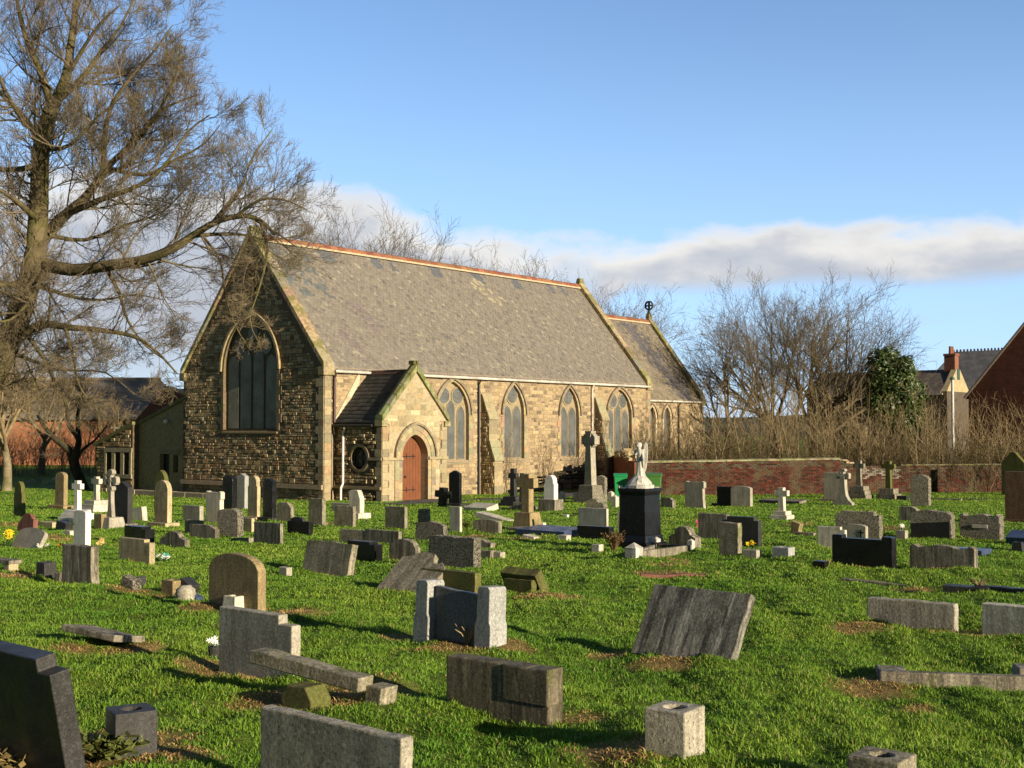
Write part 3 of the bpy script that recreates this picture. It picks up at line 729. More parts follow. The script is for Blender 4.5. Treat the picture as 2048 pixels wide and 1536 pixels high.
# wheel cross finial
fb = MB(); cz = CR + 1.02; cxx = CX1 - 0.14
fb.lathe([(.16, 0), (.16, .12), (.09, .3), (.08, .42)], 8, (cxx, NW / 2, CR + .28))
FF = lambda u, v, n: Vector((cxx + n, NW / 2 + u, cz + v))
fb.prism(circ(0, 0, .30, 24), -.06, .06, FF, holes=[circ(0, 0, .235, 24)])
for a in range(4):
    A = a * pi / 2; pts = [(.03, -.03), (.03, .03), (.27, .05), (.27, -.05)]
    fb.prism([(x * cos(A) - y * sin(A), x * sin(A) + y * cos(A)) for x, y in pts], -.085, .085, FF)
fb.prism(circ(0, 0, .055, 10), -.09, .09, FF)
fb.tube([(cxx, NW / 2, cz - .42), (cxx, NW / 2, cz - .3)], .07, 6)
fb.build('finial_cross', plain('dark weathered finial', (0.045, 0.045, 0.04), 0.9), church)
# buttresses with two weatherings
for x in (10.05, 19.15):
    b = empty('buttress'); b.parent = church
    body, cap = MB(), MB(); hw = .30
    prof = [(0, -.6), (.80, -.6), (.80, 1.55), (.56, 2.45), (.56, 3.35), (.30, 3.75) if False else (.52, 3.45), (.05, 4.72), (0, 4.72)]
    prof = [(0, -.6), (.80, -.6), (.80, 1.60), (.48, 2.55), (.48, 3.50), (.02, 4.72), (0, 4.72)]
    FB = lambda u, v, n: Vector((x + n, -u, v))
    body.prism(prof, -hw, hw, FB, (0.26, .21, .14))
    FBw = lambda u, v, n: Vector((x - hw - n, -u, v))
    masonry(body, prof, [], FBw, rg, PAL_WALL, (.12, .2), (.14, .34), (.01, .05), .008, .008)
    for (p0, p1) in (((.80, 1.60), (.48, 2.55)), ((.48, 3.50), (.02, 4.72))):
        d = (Vector(p1) - Vector(p0)); 
        for i in range(3):
            a, e = Vector(p0) + d * (i / 3 + .005), Vector(p0) + d * ((i + 1) / 3 - .005)
            nrm = Vector((d.y, -d.x)).normalized()
            t = .07 if i else .085
            cap.prism([tuple(a), tuple(e), tuple(e + nrm * t), tuple(a + nrm * t)], -hw - .025, hw + .025, FB, (0.30 * rg.uniform(.9, 1.1), .275, .165))
    FBs = lambda z0, z1, n0: quoins(cap, lambda u, v, n: Vector((x - hw + u, -n0 - n, v)), 0.0, 2 * hw, z0, z1, rg, PAL_ASH, .012)
    FBs(-.5, 1.60, .80); FBs(2.55, 3.50, .48)
    body.build('buttress_body', mat_rubble, b, recalc=False); cap.build('weathering', mat_ash, b)
# gutters and downpipes
g = MB()
for (x0, x1, y, z) in ((0.42, .6 + .5, -.2, NE - .17), (3.4, NL - .3, -.2, NE - .17)):
    g.tube([(x0, y, z), (x1, y, z)], .06, 8)
g.tube([(0.42, -.2, NE - .17), (NL - .3, -.2, NE - .17)], .055, 8)
g.c = [None] * len(g.c); g.build('gutter', mat_gut, church)
g = MB(); g.tube([(CX0, CI - .18, CE - .15), (CX1 - .3, CI - .18, CE - .15)], .055, 8); g.c = [None] * len(g.c); g.build('chancel_gutter', mat_gut, church)
for (x, mt, dy) in ((9.52, mat_iron, 0), (18.55, mat_gut, 0), (0.5, plain('brown downpipe', (0.09, .05, .04), .5), 0), (28.55, mat_iron, CI)):
    d = MB(); z1 = (NE if dy == 0 else CE) - .2
    z0 = 3.35 if x == 0.5 else 0
    d.tube([(x, dy - .2, z1), (x, dy - .09, z1 - .22), (x, dy - .085, z0)], .05, 7)
    for z in (z1 - .6, (z1 + z0) / 2, z0 + .6): d.box((x, dy - .06, z), (.14, .1, .06))
    d.c = [None] * len(d.c); d.build('downpipe', mt, church)

# ---------------- porch
PZ = 3.45; PA = 5.42; p0, p1, pc = 0.6, 4.37, 2.485
DB, DW, DS, DR = 0.10, 1.5, 1.95, 0.92          # door base, width, springing, rise
door_hole = light_poly(pc, DW, DB - .3, DS, DR, 10)
order2 = light_poly(pc, DW + .62, DB - .3, DS, DR + .30, 10)
pf = MB()
front = [(p0, -.6), (p1, -.6), (p1, PZ), (pc, PA + .1), (p0, PZ)]
pf.prism(front, -.5, 0, FPS, (0.38, .31, .2), holes=[door_hole])
masonry(pf, [(p0 + .3, -.5), (p1 - .3, -.5), (p1 - .3, PZ - .1), (p1, PZ), (pc, PA), (p0, PZ), (p0 + .3, PZ - .1)], [light_poly(pc, DW + .92, -.6, DS, DR + .46, 10)], FPS, rg, [(0.40, .335, .20), (.36, .30, .18), (.42, .355, .22), (.32, .265, .16), (.38, .29, .165)], (.17, .27), (.28, .6), (.004, .014), .005, .003)
quoins(pf, FPS, p0, p0 + .3, -.5, PZ, rg, PAL_ASH, .025, .12); quoins(pf, FPS, p1 - .3, p1, -.5, PZ, rg, PAL_ASH, .025, -.12)
pf.build('porch_front_wall', mat_ash, church, recalc=False)
po = MB()
for (wa, ra, wb, rb_, n0, n1) in ((DW, DR, DW + .36, DR + .18, -.18, .02), (DW + .36, DR + .18, DW + .78, DR + .38, -.05, .045)):
    band(po, arch_pts(wa, DS, ra, 14, pc), arch_pts(wb, DS, rb_, 14, pc), n0, n1, FPS, PAL_ASH, rg, every=2)
for sg in (-1, 1):
    for (e0, e1, n1) in ((DW / 2, DW / 2 + .2, .02), (DW / 2 + .2, DW / 2 + .44, .045)):
        z = -.3
        while z < DS - .1:
            h = min(rg.uniform(.28, .42), DS - .08 - z); a, b = sorted((pc + sg * e0, pc + sg * e1))
            po.prism([(a, z), (b, z), (b, z + h - .006), (a, z + h - .006)], -.18, n1, FPS, tuple(k * rg.uniform(.85, 1.08) for k in rg.choice(PAL_ASH))); z += h
po.build('door_arch', mat_ash, church)
hm = MB(); band(hm, arch_pts(DW + .80, DS, DR + .40, 12, pc), arch_pts(DW + .96, DS, DR + .50, 12, pc), 0, .12, FPS, col=(1, 1, 1)); hm.c = [None] * len(hm.c); hm.build('hood_mould', mat_hood, church)
for (a, b, fr_, z0_, n_, cl_) in ((p0 - .03, pc - DW / 2 - .02, FPS, DS - .10, .09, (.34, .28, .17)), (pc + DW / 2 + .02, p1 + .03, FPS, DS - .10, .09, (.34, .28, .17)), (-2.72, -1.95, FPW, DS - .10, .08, (.28, .24, .15)), (-.93, 0, FPW, DS - .10, .08, (.28, .24, .15)), (-2.7, 0, FPW, .70, .12, (.30, .23, .13))):
    stc = MB(); stc.prism([(a, z0_), (b, z0_), (b, z0_ + .11), (a, z0_ + .11)], 0, n_, fr_, cl_); stc.build('string_course', mat_ash, church)
dr = empty('door'); dr.parent = church
dl = MB(); n = 9; leafp = light_poly(pc, DW - .02, DB, DS, DR, 10)
dl.prism(leafp, -.44, -.38, FPS)
dl.c = [None] * len(dl.c); dl.build('door_leaf', plain('orange brown boarded door', (0.175, 0.062, 0.026), .55, .3, .12, 3), dr)
gr = MB()
for i in range(1, n):
    x = pc - DW / 2 + DW * i / n
    zt = DS + DR * (1 - abs((x - pc) / (DW / 2)) ** 1.7) - .05
    gr.prism([(x - .006, DB + .02), (x + .006, DB + .02), (x + .006, zt), (x - .006, zt)], -.38, -.377, FPS)
gr.c = [None] * len(gr.c); gr.build('board_joint', plain('dark joint', (.10, .035, .015), .8), dr)
for z in (.62, 1.98):
    h = MB(); x0 = pc - DW / 2 + .02
    h.prism([(x0, z - .022), (x0 + 1.15, z - .016), (x0 + 1.15, z + .016), (x0, z + .022)], -.377, -.36, FPS)
    for t in (.55, .95):
        for s_ in (-1, 1): h.tube([FPS(x0 + t, z, -.366), FPS(x0 + t + .08, z + s_ * .05, -.366), FPS(x0 + t + .03, z + s_ * .11, -.366)], .012, 4)
    h.c = [None] * len(h.c); h.build('hinge', mat_iron, dr)
h = MB(); h.lathe([(.05, 0), (.05, .02)], 10); h.tube([(0.04 * cos(a), 0.04 * sin(a), .03) for a in np.linspace(0, 2 * pi, 10)], .008, 4)
h.v = [tuple(FPS(pc - .2 + p[0], 1.15 + p[1], -.38 + p[2])) for p in h.v]; h.c = [None] * len(h.c); h.build('handle', mat_iron, dr)
stp = MB(); stp.box((pc, -2.9, DB - .12), (1.75, .62, .22)); stp.c = [None]; stp.c = [None] * len(stp.f); stp.build('doorstep', plain('red tiled step', (.30, .10, .07), .7), church, bevel=.01)
ps = MB()
ring = circ(-1.44, DS - .02, .46, 24)
sidep = [(-2.7, -.6), (0, -.6), (0, PZ - .15), (-2.7, PZ - .15)]
ps.prism(sidep, -.4, 0, FPW, (.12, .095, .06), holes=[ring])
masonry(ps, [(-2.42, -.5), (0, -.5), (0, PZ - .18), (-2.42, PZ - .18)], [circ(-1.44, DS - .02, .60, 24), [(-3, .61), (1, .61), (1, .83), (-3, .83)], [(-3, DS - .11), (1, DS - .11), (1, DS + .01), (-3, DS + .01)]], FPW, rg, PAL_WALL, (.10, .2), (.14, .4), (.012, .07), .011, .012)
quoins(ps, FPW, -2.7, -2.42, -.5, PZ - .15, rg, [(0.30, 0.25, 0.16), (0.26, 0.22, 0.14)], .02, .1)
ps.build('porch_side_wall', mat_rubble, church, recalc=False)
ps2 = MB(); ps2.prism(sidep, 0, .4, lambda u, v, n: Vector((p1 - n, u, v)), (.35, .28, .18)); ps2.build('porch_rear_wall', mat_rubble, church)
rw = empty('round_window'); rw.parent = church
r_ = MB(); band(r_, circ(-1.44, DS - .02, .45, 24) + [circ(-1.44, DS - .02, .45, 24)[0]], circ(-1.44, DS - .02, .56, 24) + [circ(-1.44, DS - .02, .56, 24)[0]], -.04, .05, FPW, [(.19, .155, .095), (.16, .13, .08)], rg, every=3); r_.build('ring', mat_ash, rw)
r_ = MB(); r_.prism(circ(-1.44, DS - .02, .45, 24), -.22, -.18, FPW); r_.c = [None] * len(r_.c); r_.build('pane', plain('dark glass', (.03, .035, .04), .2, .5), rw)
r_ = MB()
for k in range(4):
    a = k * pi / 2 + pi / 4; r_.prism(circ(-1.44 + cos(a) * .2, DS - .02 + sin(a) * .2, .20, 14), -.18, -.14, FPW, holes=[circ(-1.44 + cos(a) * .2, DS - .02 + sin(a) * .2, .155, 14)])
r_.c = [None] * len(r_.c); r_.build('quatrefoil', plain('dark tracery', (.10, .09, .07), .9), rw)
# porch roof
spz = PA - PZ; Dp = Vector((pc - p0, 0, spz)).normalized(); Dp2 = Vector((pc - p1, 0, spz)).normalized(); slp = sqrt((pc - p0) ** 2 + spz ** 2)
V0 = Vector((0, 1, 0))
slates('porch_roof', mat_slate, Vector((p0, -2.42, PZ)) - Dp * .16, V0, Dp, 2.4, slp + .16, 13, .24, pal=pal_dark)
slates('porch_roof', mat_slate, Vector((p1, -2.42, PZ)) - Dp2 * .16, V0, Dp2, 2.4, slp + .16, 13, .24, pal=pal_dark)
rb = MB(); y = -2.4
while y < 0:
    rb.prism([(-.14, -.13), (-.06, 0), (0, .05), (.06, 0), (.14, -.13), (0, -.02)], y, min(0, y + .38), lambda u, v, n: Vector((pc + u, n, PA + .06 + v)), (.10 * rg.uniform(.8, 1.2), .06, .05)); y += .385
rb.build('porch_ridge_tiles', mat_ridge, church)
cb = MB()
for sg in (-1, 1):
    xe = pc + sg * ((p1 - p0) / 2 + .10)
    for i in range(5):
        t0, t1 = i / 5 + .004, (i + 1) / 5 - .004
        xa, xb = xe + (pc - xe) * t0, xe + (pc - xe) * t1; za, zb = PZ - .10 + (spz + .12) * t0, PZ - .10 + (spz + .12) * t1
        cs = []
        for (x, z) in ((xa, za), (xb, zb)): cs += [(x, -2.82, z), (x, -2.40, z), (x, -2.40, z + .26), (x, -2.61, z + .33), (x, -2.82, z + .26)]
        cb.add(cs, [(0, 1, 2, 3, 4), (9, 8, 7, 6, 5), (0, 1, 6, 5), (1, 2, 7, 6), (2, 3, 8, 7), (3, 4, 9, 8), (4, 0, 5, 9)], tuple(k * rg.uniform(.7, .9) for k in (.30, .28, .15)))
    cb.box((xe - sg * .14, -2.61, PZ - .14), (.34, .44, .22), None, (.34, .29, .17))
cb.box((pc - .09, -2.61, PA + .36), (.13, .3, .16), None, (.10, .09, .04)); cb.box((pc + .09, -2.61, PA + .36), (.13, .3, .16), None, (.10, .09, .04))
cb.build('porch_coping', mat_cope, church, bevel=.008)
g = MB(); g.tube([(p0 - .17, -2.3, PZ - .22), (p0 - .17, -.02, PZ - .22)], .06, 8); g.c = [None] * len(g.c); g.build('porch_gutter', mat_iron, church)
d = MB(); d.tube([(p0 - .17, -.75, PZ - .22), (p0 - .17, -.75, PZ - .34), (p0 - .09, -.58, PZ - .5), (p0 - .09, -.58, .9), (p0 - .2, -.58, .72), (p0 - .2, -.58, 0)], .045, 7)
d.c = [None] * len(d.c); d.build('white_downpipe', mat_white, church)
# pale flashing on the nave wall above the porch roof
fl = MB(); fl.prism([(p0 - .05, PZ + .02), (p0 + .20, PZ - .02), (pc - .55, PA - .38), (pc - .55, PA - .02), (pc - .62, PA - .05)], .0, .05, FS, (0.50, .43, .30)); fl.build('porch_flashing', mat_ash, church)

# ---------------- lean-to vestry on the north side
vw = MB(); vy0, vym, vy1 = NW + .02, 13.4, 16.5; vz0, vz1 = 4.62, 2.3
zt = lambda y: vz0 + (vz1 - vz0) * (y - vy0) / (vy1 - vy0)
FV = lambda u, v, n: Vector((0.5 - n, u, v))
dh = [(11.0, -.4), (11.75, -.4), (11.75, 1.95), (11.0, 1.95)]; wh = [(10.35, 1.1), (10.72, 1.1), (10.72, 1.9), (10.35, 1.9)]
vw.prism([(vy0, -.6), (vym, -.6), (vym, zt(vym)), (vy0, zt(vy0))], -.35, 0, FV, (.30, .25, .13), holes=[dh, wh])
FV2 = lambda u, v, n: Vector((0.15 - n, u, v))
w3 = [[(x, .95), (x + .42, .95), (x + .42, 2.12 if False else 1.98), (x, 1.98)] for x in (13.62, 14.35, 15.08)]
vw.prism([(vym, -.6), (vy1, -.6), (vy1, zt(vy1)), (vym, zt(vym) )], -.5, 0, FV2, (.13, .10, .06), holes=w3)
masonry(vw, [(vym, -.5), (vy1, -.5), (vy1, zt(vy1)), (vym, zt(vym))], [[(13.45, .8), (15.65, .8), (15.65, 2.2), (13.45, 2.2)]], FV2, rg, PAL_WALL, (.14, .24), (.2, .5), (.012, .05), .01, .01)
for i, x in enumerate((13.45, 14.05, 14.78, 15.51)): vw.prism([(x, .8), (x + (.16 if i in (0, 3) else .28), .8), (x + (.16 if i in (0, 3) else .28), 2.0), (x, 2.0)], -.02, .05, FV2, (.34, .29, .18))
vw.prism([(13.4, 2.0), (15.7, 2.0), (15.7, 2.2), (13.4, 2.2)], -.02, .06, FV2, (.3, .26, .17)); vw.prism([(13.4, .76), (15.7, .76), (15.7, .95), (13.4, .95)], -.02, .07, FV2, (.3, .26, .17))
vw.prism([(10.2, 1.95), (11.9, 1.95), (11.9, 2.12), (10.2, 2.12)], -.02, .03, FV, (.26, .22, .14))
vw.prism([(vy1, -.6), (vy1 - .3, -.6), (vy1 - .3, 2.2), (vy1, 2.2)], -5.5, -.35, FV, (.3, .24, .15))
vw.build('vestry_wall', mat_rubble, church, recalc=False)
mat_dko = plain('dark vestry openings', (.02, .022, .02), .4)
for nm_, h_, f_ in [('vestry_door', dh, FV), ('vestry_window', wh, FV)] + [('vestry_window', w_, FV2) for w_ in w3]:
    vd = MB(); vd.prism(h_, -.34, -.22 if f_ is FV else -.3, f_); vd.c = [None] * len(vd.c); vd.build(nm_, mat_dko, church)
vc = MB(); vc.prism([(vy0 - .02, zt(vy0)), (vym, zt(vym)), (vym, zt(vym) + .16), (vy0 - .02, zt(vy0) + .16)], -.5, .08, FV, (.19, .17, .085)); vc.prism([(vym - .05, zt(vym)), (vy1 + .1, zt(vy1) - .03), (vy1 + .1, zt(vy1) + .12), (vym - .05, zt(vym) + .15)], -.5, .08, FV2, (.19, .17, .085))
vc.build('vestry_coping', mat_cope, church)
vr = MB(); vr.prism([(vy0, zt(vy0) - .05), (vy1 + .2, zt(vy1) - .12), (vy1 + .2, zt(vy1)), (vy0, zt(vy0) + .06)], -6, -.5, FV, (.09, .085, .08)); vr.build('vestry_roof', mat_slate, church)
lp = MB(); lp.sphere((.38, 11.15, 3.45), (.1, .14, .1), 8, 6); lp.box((.45, 11.15, 3.5), (.12, .08, .08)); lp.c = [None] * len(lp.c); lp.build('wall_lamp', mat_white, church)
# low stone kerb along the foot of the vestry
ke = MB()
for i in range(7): ke.box((-0.9 + rg.uniform(-.02, .02), 4.4 + i * 1.25, .16), (.5, 1.22, .34 + rg.uniform(0, .02)), None, (.34, .29, .19))
for i in range(9): ke.box((-1.12, 4.2 + i * .95, 0), (.16, .9, .30), None, (.17, .13, .08))
ke.build('terrace_kerb', mat_ash, church, bevel=.012)

# ------------------------------------------------------------ graves
_fm = {}
def flower_mat(c):
    if c not in _fm: _fm[c] = plain('petals %.2f %.2f %.2f' % c, c, .6, .2, .1, 20)
    return _fm[c]
GA = radians(-39.04)                             # stones stand square to the church, faces to the west
def uvec(yaw): return Vector((cos(GA + yaw), sin(GA + yaw), 0))
def profile(shape, w, h, rng=None, wear=0.0):
    a, b = -w / 2, w / 2
    arc = lambda cx, cz, r0, r1, a0, a1, n=8: [(cx + r0 * cos(a0 + (a1 - a0) * i / n), cz + r1 * sin(a0 + (a1 - a0) * i / n)) for i in range(n + 1)]
    if shape == 'flat': P = [(a, 0), (b, 0), (b, h), (a, h)]
    elif shape == 'bump': P = [(a, 0), (b, 0), (b, h * .93), (b * .35, h * .94), (b * .1, h), (a * .4, h * .97), (a, h * .95)]
    elif shape == 'camber': P = [(a, 0), (b, 0)] + arc(0, h - w * .12, w / 2, w * .12, 0, pi, 10)
    elif shape == 'round': P = [(a, 0), (b, 0)] + arc(0, h - w * .30, w / 2, w * .30, 0, pi, 14)
    elif shape == 'segment':      # shoulders then a wide arc
        s = w * .10; P = [(a, 0), (b, 0), (b, h * .72)] + arc(0, h * .74, w / 2 - .02, h * .26, .15, pi - .15, 14) + [(a, h * .72)]
    elif shape == 'full': P = [(a, 0), (b, 0)] + arc(0, h - w * .5, w / 2, w * .5, 0, pi, 16)
    elif shape == 'gothic':
        P = [(a, 0), (b, 0)] + arch_pts(w, h - w * .72, w * .72, 8)
    elif shape == 'shoulder':
        s = w * .09; P = [(a, 0), (b, 0), (b, h - w * .72), (b - s, h - w * .66)] + arc(0, h - w * .52, w / 2 - s, w * .52, 0, pi, 14) + [(a + s, h - w * .66), (a, h - w * .72)]
    elif shape == 'peak': P = [(a, 0), (b, 0), (b, h - w * .22), (b * .1, h), (-b * .1, h), (a, h - w * .22)]
    elif shape == 'step': P = [(a, 0), (b, 0), (b, h * .88), (b * .76, h * .88), (b * .76, h), (a * .76 if wear >= 0 else a, h), (a * .76, h * .88), (a, h * .88)]
    elif shape == 'stepr': P = [(a, 0), (b, 0), (b, h * .87), (b * .66, h * .87), (b * .66, h), (a, h)]
    elif shape == 'nib': P = [(a, 0), (b, 0), (b, h * .90), (b * .74, h * .90), (b * .74, h), (a, h)]
    elif shape == 'notch':   # slim waist, ears at the top, spread foot
        P = [(a * .98, 0), (b * .98, 0), (b * .90, h * .35), (b * .88, h * .72), (b, h * .76), (b, h * .96), (b * .82, h), (b * .6, h * .965), (a * .6, h * .965), (a * .82, h), (a, h * .96), (a, h * .76), (a * .88, h * .72), (a * .90, h * .35)]
    elif shape == 'flare': P = [(a * 1.0, 0), (b * 1.0, 0), (b * .93, h * .2), (b * .88, h * .5), (b * .90, h * .85), (b * .92, h), (a * .92, h), (a * .90, h * .85), (a * .88, h * .5), (a * .93, h * .2)]
    elif shape == 'serp': P = [(a, 0), (b, 0), (b, h * .90), (b * .86, h), (b * .70, h * .86), (b * .42, h * .90)] + [(b * .25, h * .98), (0, h * 1.0), (a * .25, h * .98)] + [(a * .42, h * .90), (a * .70, h * .86), (a * .86, h), (a, h * .90)]
    elif shape == 'hump': P = [(a, 0), (b, 0), (b, h * .5), (b * .78, h * .58), (b * .62, h * .62)] + arc(0, h * .62, w * .29, h * .38, .1, pi - .1, 10) + [(a * .62, h * .62), (a * .78, h * .58), (a, h * .5)]
    elif shape == 'ogee': P = [(a, 0), (b, 0), (b, h * .74), (b * .8, h * .80), (b * .5, h * .88), (b * .22, h * .97), (0, h), (a * .22, h * .97), (a * .5, h * .88), (a * .8, h * .80), (a, h * .74)]
    elif shape == 'curver': P = [(a, 0), (b, 0), (b, h * .70), (b * .85, h * .80), (b * .65, h * .93), (b * .4, h), (a * .6, h), (a, h * .96)]
    elif shape == 'pillars': P = [(a, 0), (b, 0), (b, h * .97), (b * .96, h), (b * .66, h), (b * .66, h * .90), (a * .66, h * .90), (a * .66, h), (a * .96, h), (a, h * .97)]
    elif shape == 'broken': P = [(a, 0), (b, 0), (b, h * .55), (b * .7, h * .72), (b * .4, h * .70), (b * .2, h * .95), (a * .3, h), (a * .7, h * .85), (a, h * .8)]
    elif shape == 'wave': P = [(a, 0), (b, 0), (b, h * .62), (b * .8, h * .66), (b * .5, h * .92), (b * .1, h), (a * .3, h * .98), (a * .6, h * .72), (a * .85, h * .6), (a, h * .5)]
    else: raise ValueError(shape)
    if wear > 0 and rng:
        Q = []
        for i in range(len(P)):
            p, q_ = P[i], P[(i + 1) % len(P)]; L = sqrt((q_[0] - p[0]) ** 2 + (q_[1] - p[1]) ** 2)
            n = max(1, int(L / .06))
            for k in range(n):
                t = k / n; x, z = p[0] + (q_[0] - p[0]) * t, p[1] + (q_[1] - p[1]) * t
                jx = rng.uniform(-wear, wear) if i != 0 else 0; jz = rng.uniform(-wear, wear) if i != 0 else 0
                Q.append((x + jx, z + jz))
        P = Q
    return P
def px_scale(P, yaw=0):
    u = uvec(yaw); a, b = proj(P - u * .3), proj(P + u * .3); return (b[0] - a[0]) / .6
def solve_h(P, yt):
    """height of a point above P that shows at picture row yt"""
    lo, hi = 0, 12
    for _ in range(30):
        m = (lo + hi) / 2
        if proj((P[0], P[1], P[2] + m))[1] > yt: lo = m
        else: hi = m
    return hi
STONES = []
grng = random.Random(21)
GROUP = 'gravestones standing in the churchyard lawn'
def hs(label, xl, xr, yt, yb, shape='flat', mat='grey', side=None, th=None, lean=0.0, tilt=0.0, yaw=None, base=None, sink=.25, name='headstone', cat='gravestone', wear=None, bevel=.006, group=GROUP, front=None, taper=None):
    """upright stone from its outline in the picture: face xl..xr, top yt, foot yb (all full-size pixels)"""
    yaw = radians(grng.uniform(-2.5, 2.5)) if yaw is None else radians(yaw)
    P = ground_at((xl + xr) / 2, yb)
    if base: pass
    s = px_scale(P, yaw); w = (xr - xl) / s
    lean, tilt = radians(lean), radians(tilt)
    h = solve_h(P, yt) / max(.3, cos(lean))
    if th is None:
        n = Vector((-sin(GA + yaw), cos(GA + yaw), 0)); a, b = proj(P), proj(P + n * .3)
        th = (side or 7) / max(5, (b[0] - a[0]) / .3); th = min(max(th, .07), .34)
    if wear is None: wear = {'rough': .012, 'lichen': .007, 'weath': .004, 'moss': .005, 'conc': .004}.get(mat, .0015 if mat in ('sand', 'tan', 'pale', 'grey', 'red', 'brownst') else 0)
    pr = profile(shape, w, h, grng, wear)
    pr = [(x, (z if z > 1e-6 else -sink)) for x, z in pr]
    if taper: pr = [(x * (1 - taper * max(0, z) / h), z) for x, z in pr]
    mb = MB(); mb.prism(pr, -th / 2, th / 2, lambda u, v, n: Vector((u, n, v)))
    bh = 0
    rot = Euler((-lean, tilt, GA + yaw), 'XYZ')
    if base or front:
        r = empty('gravestone', P, rot=rot)
        o = mb.build(name, M[mat], r, bevel=bevel, seg=2)
        if base:
            bw, bhh, bd = base[:3]
            bb = MB(); bb.box((0, 0, bhh / 2 - .12), (w * bw, th * bd, bhh + .24)); bb.build('plinth', M[base[3] if len(base) > 3 else mat], r, bevel=.008, seg=2)
        if front: front(r, w, h, th)
    else:
        r = mb.build(name, M[mat], None, bevel=bevel, seg=2); r.location = P; r.rotation_euler = rot
    if len(label.split()) > 16: print('LONG', label)
    tag(r, label, cat, group)
    STONES.append((P.x, P.y, w))
    return r

def cross(label, xc, yt, yb, arm, mat='grey', steps=2, name='cross', style='plain', shaft=None, armz=.72, yaw=None, lean=0, tilt=0, baseh=0.28, basew=2.2, th=1.0, bmat=None, head=.17, tap=True):
    """cross on a stepped base: arm = picture width of the arms, yb = foot of the base"""
    yaw = radians(grng.uniform(-2, 2)) if yaw is None else radians(yaw)
    P = ground_at(xc, yb); s = px_scale(P, yaw); W_ = arm / s; H = solve_h(P, yt)
    sw = (shaft / s) if shaft else W_ * .30; t = sw * th
    r = empty('cross_monument', P, rot=Euler((-radians(lean), radians(tilt), GA + yaw), 'XYZ'))
    b = MB(); z = -.15
    bh = H * baseh; z0 = 0
    for i in range(steps):
        f = 1 - i / max(1, steps) * .48; hh = bh / steps
        b.box((0, 0, z0 + hh / 2 - (.1 if i == 0 else 0)), (W_ * basew / 2.2 * f * 1.15, W_ * basew / 2.2 * f * 1.0, hh + (.2 if i == 0 else 0)), None, top=.97 if steps > 1 else .72)
        z0 += hh
    if steps: b.build('base', M[bmat or mat], r, bevel=.012, seg=2)
    c = MB(); FR = lambda u, v, n: Vector((u, n, v)); za = z0 + (H - z0) * armz
    a_ = sw / 2; k = 1.18 if tap else 1
    if style == 'plain':
        c.prism([(-a_ * k, z0 - .02), (a_ * k, z0 - .02), (a_, za - a_), (W_ / 2, za - a_), (W_ / 2, za + a_), (a_, za + a_), (a_, H), (-a_, H), (-a_, za + a_), (-W_ / 2, za + a_), (-W_ / 2, za - a_), (-a_, za - a_)], -t / 2, t / 2, FR)
    elif style == 'celtic':
        c.prism([(-a_ * 1.25, z0 - .02), (a_ * 1.25, z0 - .02), (a_ * .85, za - a_ * 2), (a_ * .75, za - a_ * .8), (W_ / 2, za - a_ * 1.1), (W_ / 2, za + a_ * 1.1), (a_ * .75, za + a_ * .8), (a_ * 1.1, H), (-a_ * 1.1, H), (-a_ * .75, za + a_ * .8), (-W_ / 2, za + a_ * 1.1), (-W_ / 2, za - a_ * 1.1), (-a_ * .75, za - a_ * .8), (-a_ * .85, za - a_ * 2)], -t / 2, t / 2, FR)
        R = W_ * .47; c.prism(circ(0, za, R, 24), -t * .40, t * .40, FR, holes=[circ(0, za, R * .72, 24)])
    elif style == 'floral':
        R = W_ / 2
        def arm_(ang):
            pts = [(.0, -a_ * .55), (R * .45, -a_ * .6), (R * .62, -a_ * 1.5), (R * .86, -a_ * 1.35), (R, -a_ * .55), (R * 1.0, a_ * .55), (R * .86, a_ * 1.35), (R * .62, a_ * 1.5), (R * .45, a_ * .6), (0, a_ * .55)]
            return [(x * cos(ang) - y * sin(ang), za + x * sin(ang) + y * cos(ang)) for x, y in pts]
        for i in range(4): c.prism(arm_(i * pi / 2), -t / 2 - i * .002, t / 2 + i * .002, FR)
        c.prism([(-a_ * 1.5, z0 - .02), (a_ * 1.5, z0 - .02), (a_ * .8, z0 + (za - z0) * .45), (a_ * .7, za - R * .7), (-a_ * .7, za - R * .7), (-a_ * .8, z0 + (za - z0) * .45)], -t * .45, t * .45, FR)
        c.prism(circ(0, za, a_ * .9, 12), -t * .6, t * .6, FR)
    elif style == 'flared':
        R = W_ * .5
        for i in range(3):
            ang = i * pi / 2; pts = [(0, -a_ * .5), (R * .5, -a_ * .5), (R * .72, -a_ * 1.1), (R, -a_ * .9), (R * 1.05, 0), (R, a_ * .9), (R * .72, a_ * 1.1), (R * .5, a_ * .5), (0, a_ * .5)]
            c.prism([(x * cos(ang) - y * sin(ang), za + x * sin(ang) + y * cos(ang)) for x, y in pts], -t / 2 - i * .002, t / 2 + i * .002, FR)
        c.prism([(-W_ * .78, -.2), (W_ * .78, -.2), (W_ * .74, H * .06), (W_ * .48, H * .14), (W_ * .30, H * .26), (a_ * 1.05, H * .42), (a_ * .85, za), (-a_ * .85, za), (-a_ * 1.05, H * .42), (-W_ * .30, H * .26), (-W_ * .48, H * .14), (-W_ * .74, H * .06)], -t * .55, t * .55, FR)
    c.build(name, M[mat], r, bevel=.008, seg=2)
    tag(r, label, 'cross monument', 'stone crosses over the graves')
    STONES.append((P.x, P.y, W_)); return r

